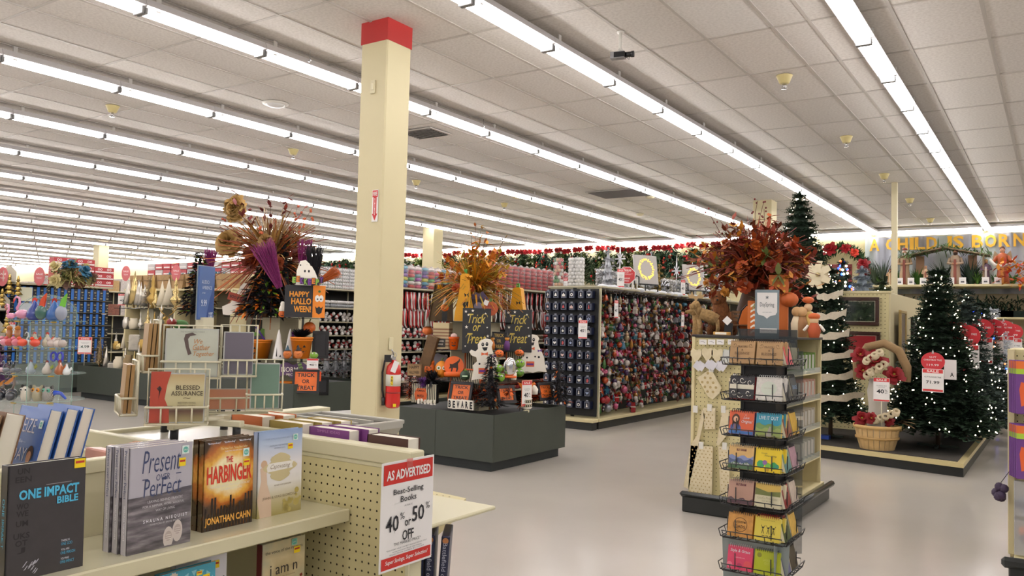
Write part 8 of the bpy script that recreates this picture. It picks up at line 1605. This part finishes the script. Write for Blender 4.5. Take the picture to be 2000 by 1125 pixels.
for lv, py, y, its in PD:
    for i, (px, k, h, r, mi) in enumerate(its):
        v = p3(px, py, y); v.z = {'top': 1.74, 'middle': 1.35, 'lower': .95, 'deck': .575}[lv]; m = CH[mi]; q = '%s on the %s level of the gold display' % (nth(i), lv); cn = ['gold', 'silver', 'antique gold', 'tan', 'cream'][mi]
        if k == 'c': cone('%s smooth cone tree, %s' % (cn, q), v, h, r, m)
        elif k == 'b': cone_tree('tan bristly bottle brush tree, %s' % q, v, h, r, m, 420, [(M('a8966c', .7), .4)], 300 + px, name='bottle_brush_tree', L=.06, wd=.008, trunk=.1)
        elif k == 'f': finial('%s finial ornament, %s' % (cn, q), v, h, m)
        elif k == 'j': t = T('glass_jar', '%s jar candle, %s' % (cn, q), 'jar', v); B().lathe([(r * .8, 0), (r, h * .3), (r, h * .7), (r * .7, h * .85), (r * .75, h)], m, n=14, rib=.04).obj('jar', t)
        elif k == 'p': one('cushion', '%s boxed cushion, %s' % (cn, q), 'cushion', B().rbox(-r / 2, -.03, 0, r / 2, .03, h, M('b9b2a4', .7, var=.15), .02), v, .8)
        else:
            t = T('deer_figure', 'antique gold deer head bust, %s' % q, 'animal figure', v, .7); B().tube([(0, 0, 0), (0, 0, .14), (-.02, -.03, .24)], .06, m, 10, taper=.6).tube([(-.02, -.03, .24), (-.03, -.12, .2)], .035, m, 8, taper=.6).obj('head', t)
            b = B(); [b.tube([(s_ * .02, 0, .26), (s_ * .1, 0, .32), (s_ * .15, 0, .40)], .01, m, 5).tube([(s_ * .1, 0, .32), (s_ * .08, 0, .4)], .008, m, 5) for s_ in (-1, 1)]; b.obj('antlers', t)
one('red_pumpkin', 'glossy dark red ball ornament with white tag on the middle glass shelf', 'ornament', B().ball((0, 0, .08), .09, M('8a2a26', .3), 16, 8, sz=.8, rib=.06).cb((.06, -.05, .13), (.08, .003, .05), PAPER, ry=.4), p3(335, 638, 8.7))
one('green_pumpkin', 'green felt cauldron ornament beside the blue price sign', 'ornament', B().ball((0, 0, .06), .14, M('4a7a3a', .6), 14, 8, sz=.6), p3(352, 640, 8.9))
price_card('white and red 4.99 price card standing between tower and gold stand', (-15.62, 8.50, .576), .7, '4.99', .26, .33, .26, head='AS ADVERTISED')
# blue box fixture
t = T('box_fixture', 'shelf fixture stacked with blue and black light boxes behind the glass tower', 'shelf unit'); XL = -17.0
B().rbox(XL - .8, 6.5, .1, XL + .28, 9.8, .60, GREEN, .004).obj('green_base', t); B().box(XL - .75, 6.6, 0, XL + .2, 9.75, .1, GREEND).obj('plinth', t); B().box(XL - .45, 6.5, .6, XL - .4, 9.8, 2.16, M('2a2620', .8)).obj('back_panel', t); B().rbox(XL - .8, 6.5, 2.16, XL + .02, 9.8, 2.2, SH, .004).obj('top_shelf', t)
for z in (.86, 1.38, 1.64, 1.12, 1.9): B().box(XL - .4, 6.5, z - .015, XL, 9.8, z, M('5a5648', .5)).obj('shelf_board', t)
k3 = B().rbox(-.07, -.2, 0, .07, .2, .22, M('15161c', .35), .003).dec(-.07, .0, -.02, .22, M('2f6ab0', .35), -.2005); k3 = B(); k3.box(-.18, -.065, 0, .0, .065, .225, M('14161c', .35)).box(.0, -.065, 0, .004, -.01, .225, M('2f6ab8', .35)).box(.0, .0, .02, .003, .06, .2, M('26242c', .4))
[k3.box(.003, U(.0, .05), z_, .005, .055, z_ + .02, M('a89a70', .4)) for z_ in (.03, .09, .15)]; k3m = k3.mesh('light_box')
for r in range(6):
    for c in range(15):
        z = .601 + .26 * r; y = 7.75 + .137 * c
        o = bpy.data.objects.new('light_box', k3m); COL.objects.link(o); o.location = (XL - .02 + U(-.01, .01), y, z if r else .601); tag(o, 'blue and black string light box, %s shelf up, %s from the village side' % (nth(r), nth(c)), 'light box', 'blue light boxes')
rb = B(); rb.rbox(-.2, -.21, 0, .0, .21, .135, M('a8242a', .4), .003).box(0, -.2, .02, .003, .2, .05, M('d8d0cc', .5)); rb.X = Matrix.Rotation(PI / 2, 4, 'Z'); text(rb, 'OO', .1, .09, .10, .05, PAPER, -.003, .02); text(rb, 'OO', -.1, .09, .10, .05, PAPER, -.003, .02); rb.X = None; rbm = rb.mesh('red_box')
for r in range(4):
    for c in range(3):
        if r == 3 and c == 2: continue
        o = bpy.data.objects.new('red_box', rbm); COL.objects.link(o); o.location = (XL - .02, 8.75 + .43 * c, 2.2 + .14 * r); tag(o, 'red and white ornament carton, %s layer up, %s from the flower bouquet' % (nth(r), nth(c)), 'box', 'red cartons on top shelf')
bouquet('floral_bouquet', 'bouquet of blue, cream and rust flowers with grass above the light boxes', at(139, 548, x=-16.2), [
    ('grass', 'fine', 130, [M('8a8a4a', .7), M('a89a5a', .7)], .5, -.2, 1.1, .004), ('blue_flowers', 'flower', 4, [M('2f6a88', .6)], .3, .0, 1.2, .15), ('cream_flowers', 'flower', 5, [M('cfc08a', .6)], .34, -.2, .9, .13), ('rust_flowers', 'flower', 6, [M('6a3a26', .6), M('8a6a5a', .6)], .34, -.2, .9, .13), ('leaves', 'leafstem', 16, [M('6a7440', .7), M('4a4a2a', .7)], .36, -.3, .9, .04)], 44)
for i in range(16):
    y = 6.55 + .075 * i; z = [.601, 1.12, 1.64, 2.2][i % 4]
    t = T('village_house', 'white village house on the fixture edge, %s along' % nth(i), 'village house', (XL - .02 + .04 * (i % 2), y, z), PI / 2, 'white village houses'); B().prism([(-.12, 0), (.12, 0), (.12, .2), (0, .33), (-.12, .2)], -.05, .05, M('c4bba8', .7)).obj('walls', t); B().dec(-.03, .04, .03, .12, M('4a4438', .7), -.0505).obj('door', t)
for i, (px, py, h) in enumerate(((17, 578, .42), (34, 580, .40), (3, 600, .35), (12, 655, .5))):
    t = T('gold_tree', 'folded shiny gold tree among the white houses, %s from the frame edge' % nth(i), 'tree', at(px, py, x=XL + .25 + .02 * i)); b = B(); [b.lathe([(.10 * (1 - k * .22), h * (.1 + k * .22)), (.012, h * (.36 + k * .22))], M('c8ab62', .2, .8), n=8) for k in range(4)]; b.tube([(0, 0, 0), (0, 0, h * .2)], .01, GOLD, 5); b.obj('tree', t)
one('paper_box', 'yellow striped white gift box standing beside the flamingos shelf', 'box', B().rbox(-.02, -.12, 0, .02, .12, .27, M('d4d2b8', .5), .003), at(49, 588, x=XL + .2)); one('paper_box', 'plain pale grey box under the yellow striped one', 'box', B().rbox(-.02, -.12, 0, .02, .12, .2, M('b9c0c4', .5), .003), at(47, 612, x=XL + .2))
price_card('small 40 percent card before the white village houses', at(18, 655, x=XL + .05), 1.2, '40%', .2, .26, 0); price_card('pale 40 percent card on top of the light box fixture', at(83, 557, x=XL + .01), 1.2, '40%', .2, .24, 0); price_card('sale card at the corner of the light box shelves', at(238, 597, y=11.33), .8, '40%', .2, .3, 0)
# end fixture topped with baskets
t = T('basket_fixture', 'cream end fixture topped with wooden baskets behind the gold stand', 'shelf unit'); B().rbox(-19.1, 11.3, 2.2, -14.9, 12.2, 2.25, CREAM2, .005).obj('top_shelf', t); B().box(-19.1, 11.7, 0, -14.9, 11.8, 2.2, M('6a6250', .8)).obj('back_panel', t); [B().rbox(x - .03, 11.3, 0, x + .03, 11.7, 2.2, CREAM2, .004).obj('post', t) for x in (-19.0, -18.0, -17.0, -16.0, -14.95)]; [B().box(-19.05, 11.35, z, -14.95, 11.7, z + .02, SH).obj('shelf_board', t) for z in (.5, .95, 1.4, 1.8)]
for i in range(7):
    x = -18.7 + .56 * i; t = T('wooden_basket', 'tan wooden crate basket on the end fixture, %s from the red cartons' % nth(i), 'basket', (x, 11.5, 2.25), 0, 'wooden baskets'); B().prism([(-.2, 0), (.2, 0), (.26, .33), (-.26, .33)], -.15, .15, M('a8875a', .7, var=.15)).obj('basket', t); B().tube([(-.24, -.155, .2), (.24, -.155, .2)], .008, M('8a6a40', .6), 5).obj('handle_wire', t)
for i in range(26):
    x = -19.0 + .33 * (i % 13); z = 2.6 + .16 * (i // 13); c = ['b03038', 'c8c4c4', 'b84a50', 'b03038'][i % 4]; one('gift_carton', '%s carton above the baskets, %s along, %s layer' % (['red', 'white', 'pink', 'red'][i % 4], nth(i % 13), nth(i // 13)), 'box', B().rbox(-.15, -.12, 0, .15, .12, .15, M(c, .45), .003).dec(-.12, .04, .12, .07, PAPER, -.1205), (x, 12.05, z), 0, 'cartons above the baskets')
one('carton_shelf', 'raised shelf that carries the cartons over the baskets', 'shelf', B().rbox(-19.2, 11.85, 2.25, -14.9, 12.25, 2.595, CREAM2, .004))
for i in range(3): b = B(); g = random.Random(i); [ribbonblade(b, (g.uniform(-.3, .3), 0, 0), (g.uniform(-1, 1), g.uniform(-1, .3), g.uniform(0, 1)), .14, .008, M('2a7a94', .4), g, .4, 2) for _ in range(120)]; one('tinsel_bundle', 'teal tinsel bundle behind the baskets, %s along' % nth(i), 'garland', b, (-17.6 + .8 * i, 11.68, 2.56))
for i, (px, py) in enumerate(((246, 534), (344, 533), (77, 540), (5, 540))):
    t = T('oval_sign', 'red oval hanging sale sign, %s' % ('before the baskets nearest the red cartons', 'before the baskets nearest the feather tree', 'beside the flower bouquet', 'at the edge of the frame over the village')[i], 'sign', (p3(px, py, 11.27) if i < 2 else at(px, py, x=XL + .05)), .8); B().prism([(.10 * math.cos(a * PI / 10), .19 * math.sin(a * PI / 10)) for a in range(20)], -.004, 0, M('c86a6c', .45)).obj('plate', t); lettering(t, [('SALE', 0, .05, .12, .04, PAPER, .01), ('TODAY', 0, -.03, .1, .03, PAPER)], y=-.005)
# more distant aisle fixtures with goods on top, left of the halloween stand
ci = 0
for xr, y0 in ((-14.4, 12.6), (-21.4, 11.4), (-23.6, 11.4), (-25.8, 11.4), (-28.2, 11.4), (-31, 11.4), (-34, 11.4), (-37, 11.4)):
    gondola('distant aisle fixture, %s row beyond the halloween stands' % nth(ci), xr, y0, 19, 2.25, .95, (.6, 1.1, 1.6)); ci += 1
    for k in range(14):
        c = R_.choice(['8a2a30', 'b8b0aa', '3a5a3a', 'a88a5a', 'b84a50', '6a6a70']); one('stock_carton', 'mixed christmas carton on distant row %s, %s along' % (nth(ci - 1), nth(k)), 'box', B().rbox(-.2, -.16, 0, .2, .16, .2 + .05 * (k % 4), M(c, .5, var=.2, sc=30), .003), (xr - .3, y0 + .3 + .36 * k, 2.25), 0, 'cartons on distant rows')
        one('stock_pack', 'mixed christmas pack inside distant row %s, %s along' % (nth(ci - 1), nth(k)), 'box', B().rbox(-.15, -.16, 0, .15, .16, .3, M(R_.choice(['8a2a30', 'b8b0aa', '7a4a3a', 'a88a5a', 'b8686a']), .5, var=.3, sc=30), .003), (xr - .2, y0 + .3 + .36 * k, 1.6), 0, 'packs on distant rows')
import sys
sys.path.insert(0,'/workdir/w')
import OpenImageIO as o, numpy as np
i=o.ImageBuf('/workdir/render_main.png');a=i.get_pixels(o.FLOAT)[...,:3]
h,w=a.shape[:2]
for n,(x,y) in dict(floor_mid=(1150,950),floor_far=(1250,870),floor_right=(1750,1030),ceil_top=(1350,60),ceil_mid=(1100,330),ceil_left=(300,60),pillarL=(735,300),pillarR=(775,300),green=(900,850),greenR=(1040,850),wing=(660,950),wingcap=(700,870),top=(260,840),bible=(100,1000),wall=(1300,475)).items():
    X=int(x*w/2000);Y=int(y*h/1125);print(n,(a[Y-2:Y+3,X-2:X+3].mean((0,1))*255).round())
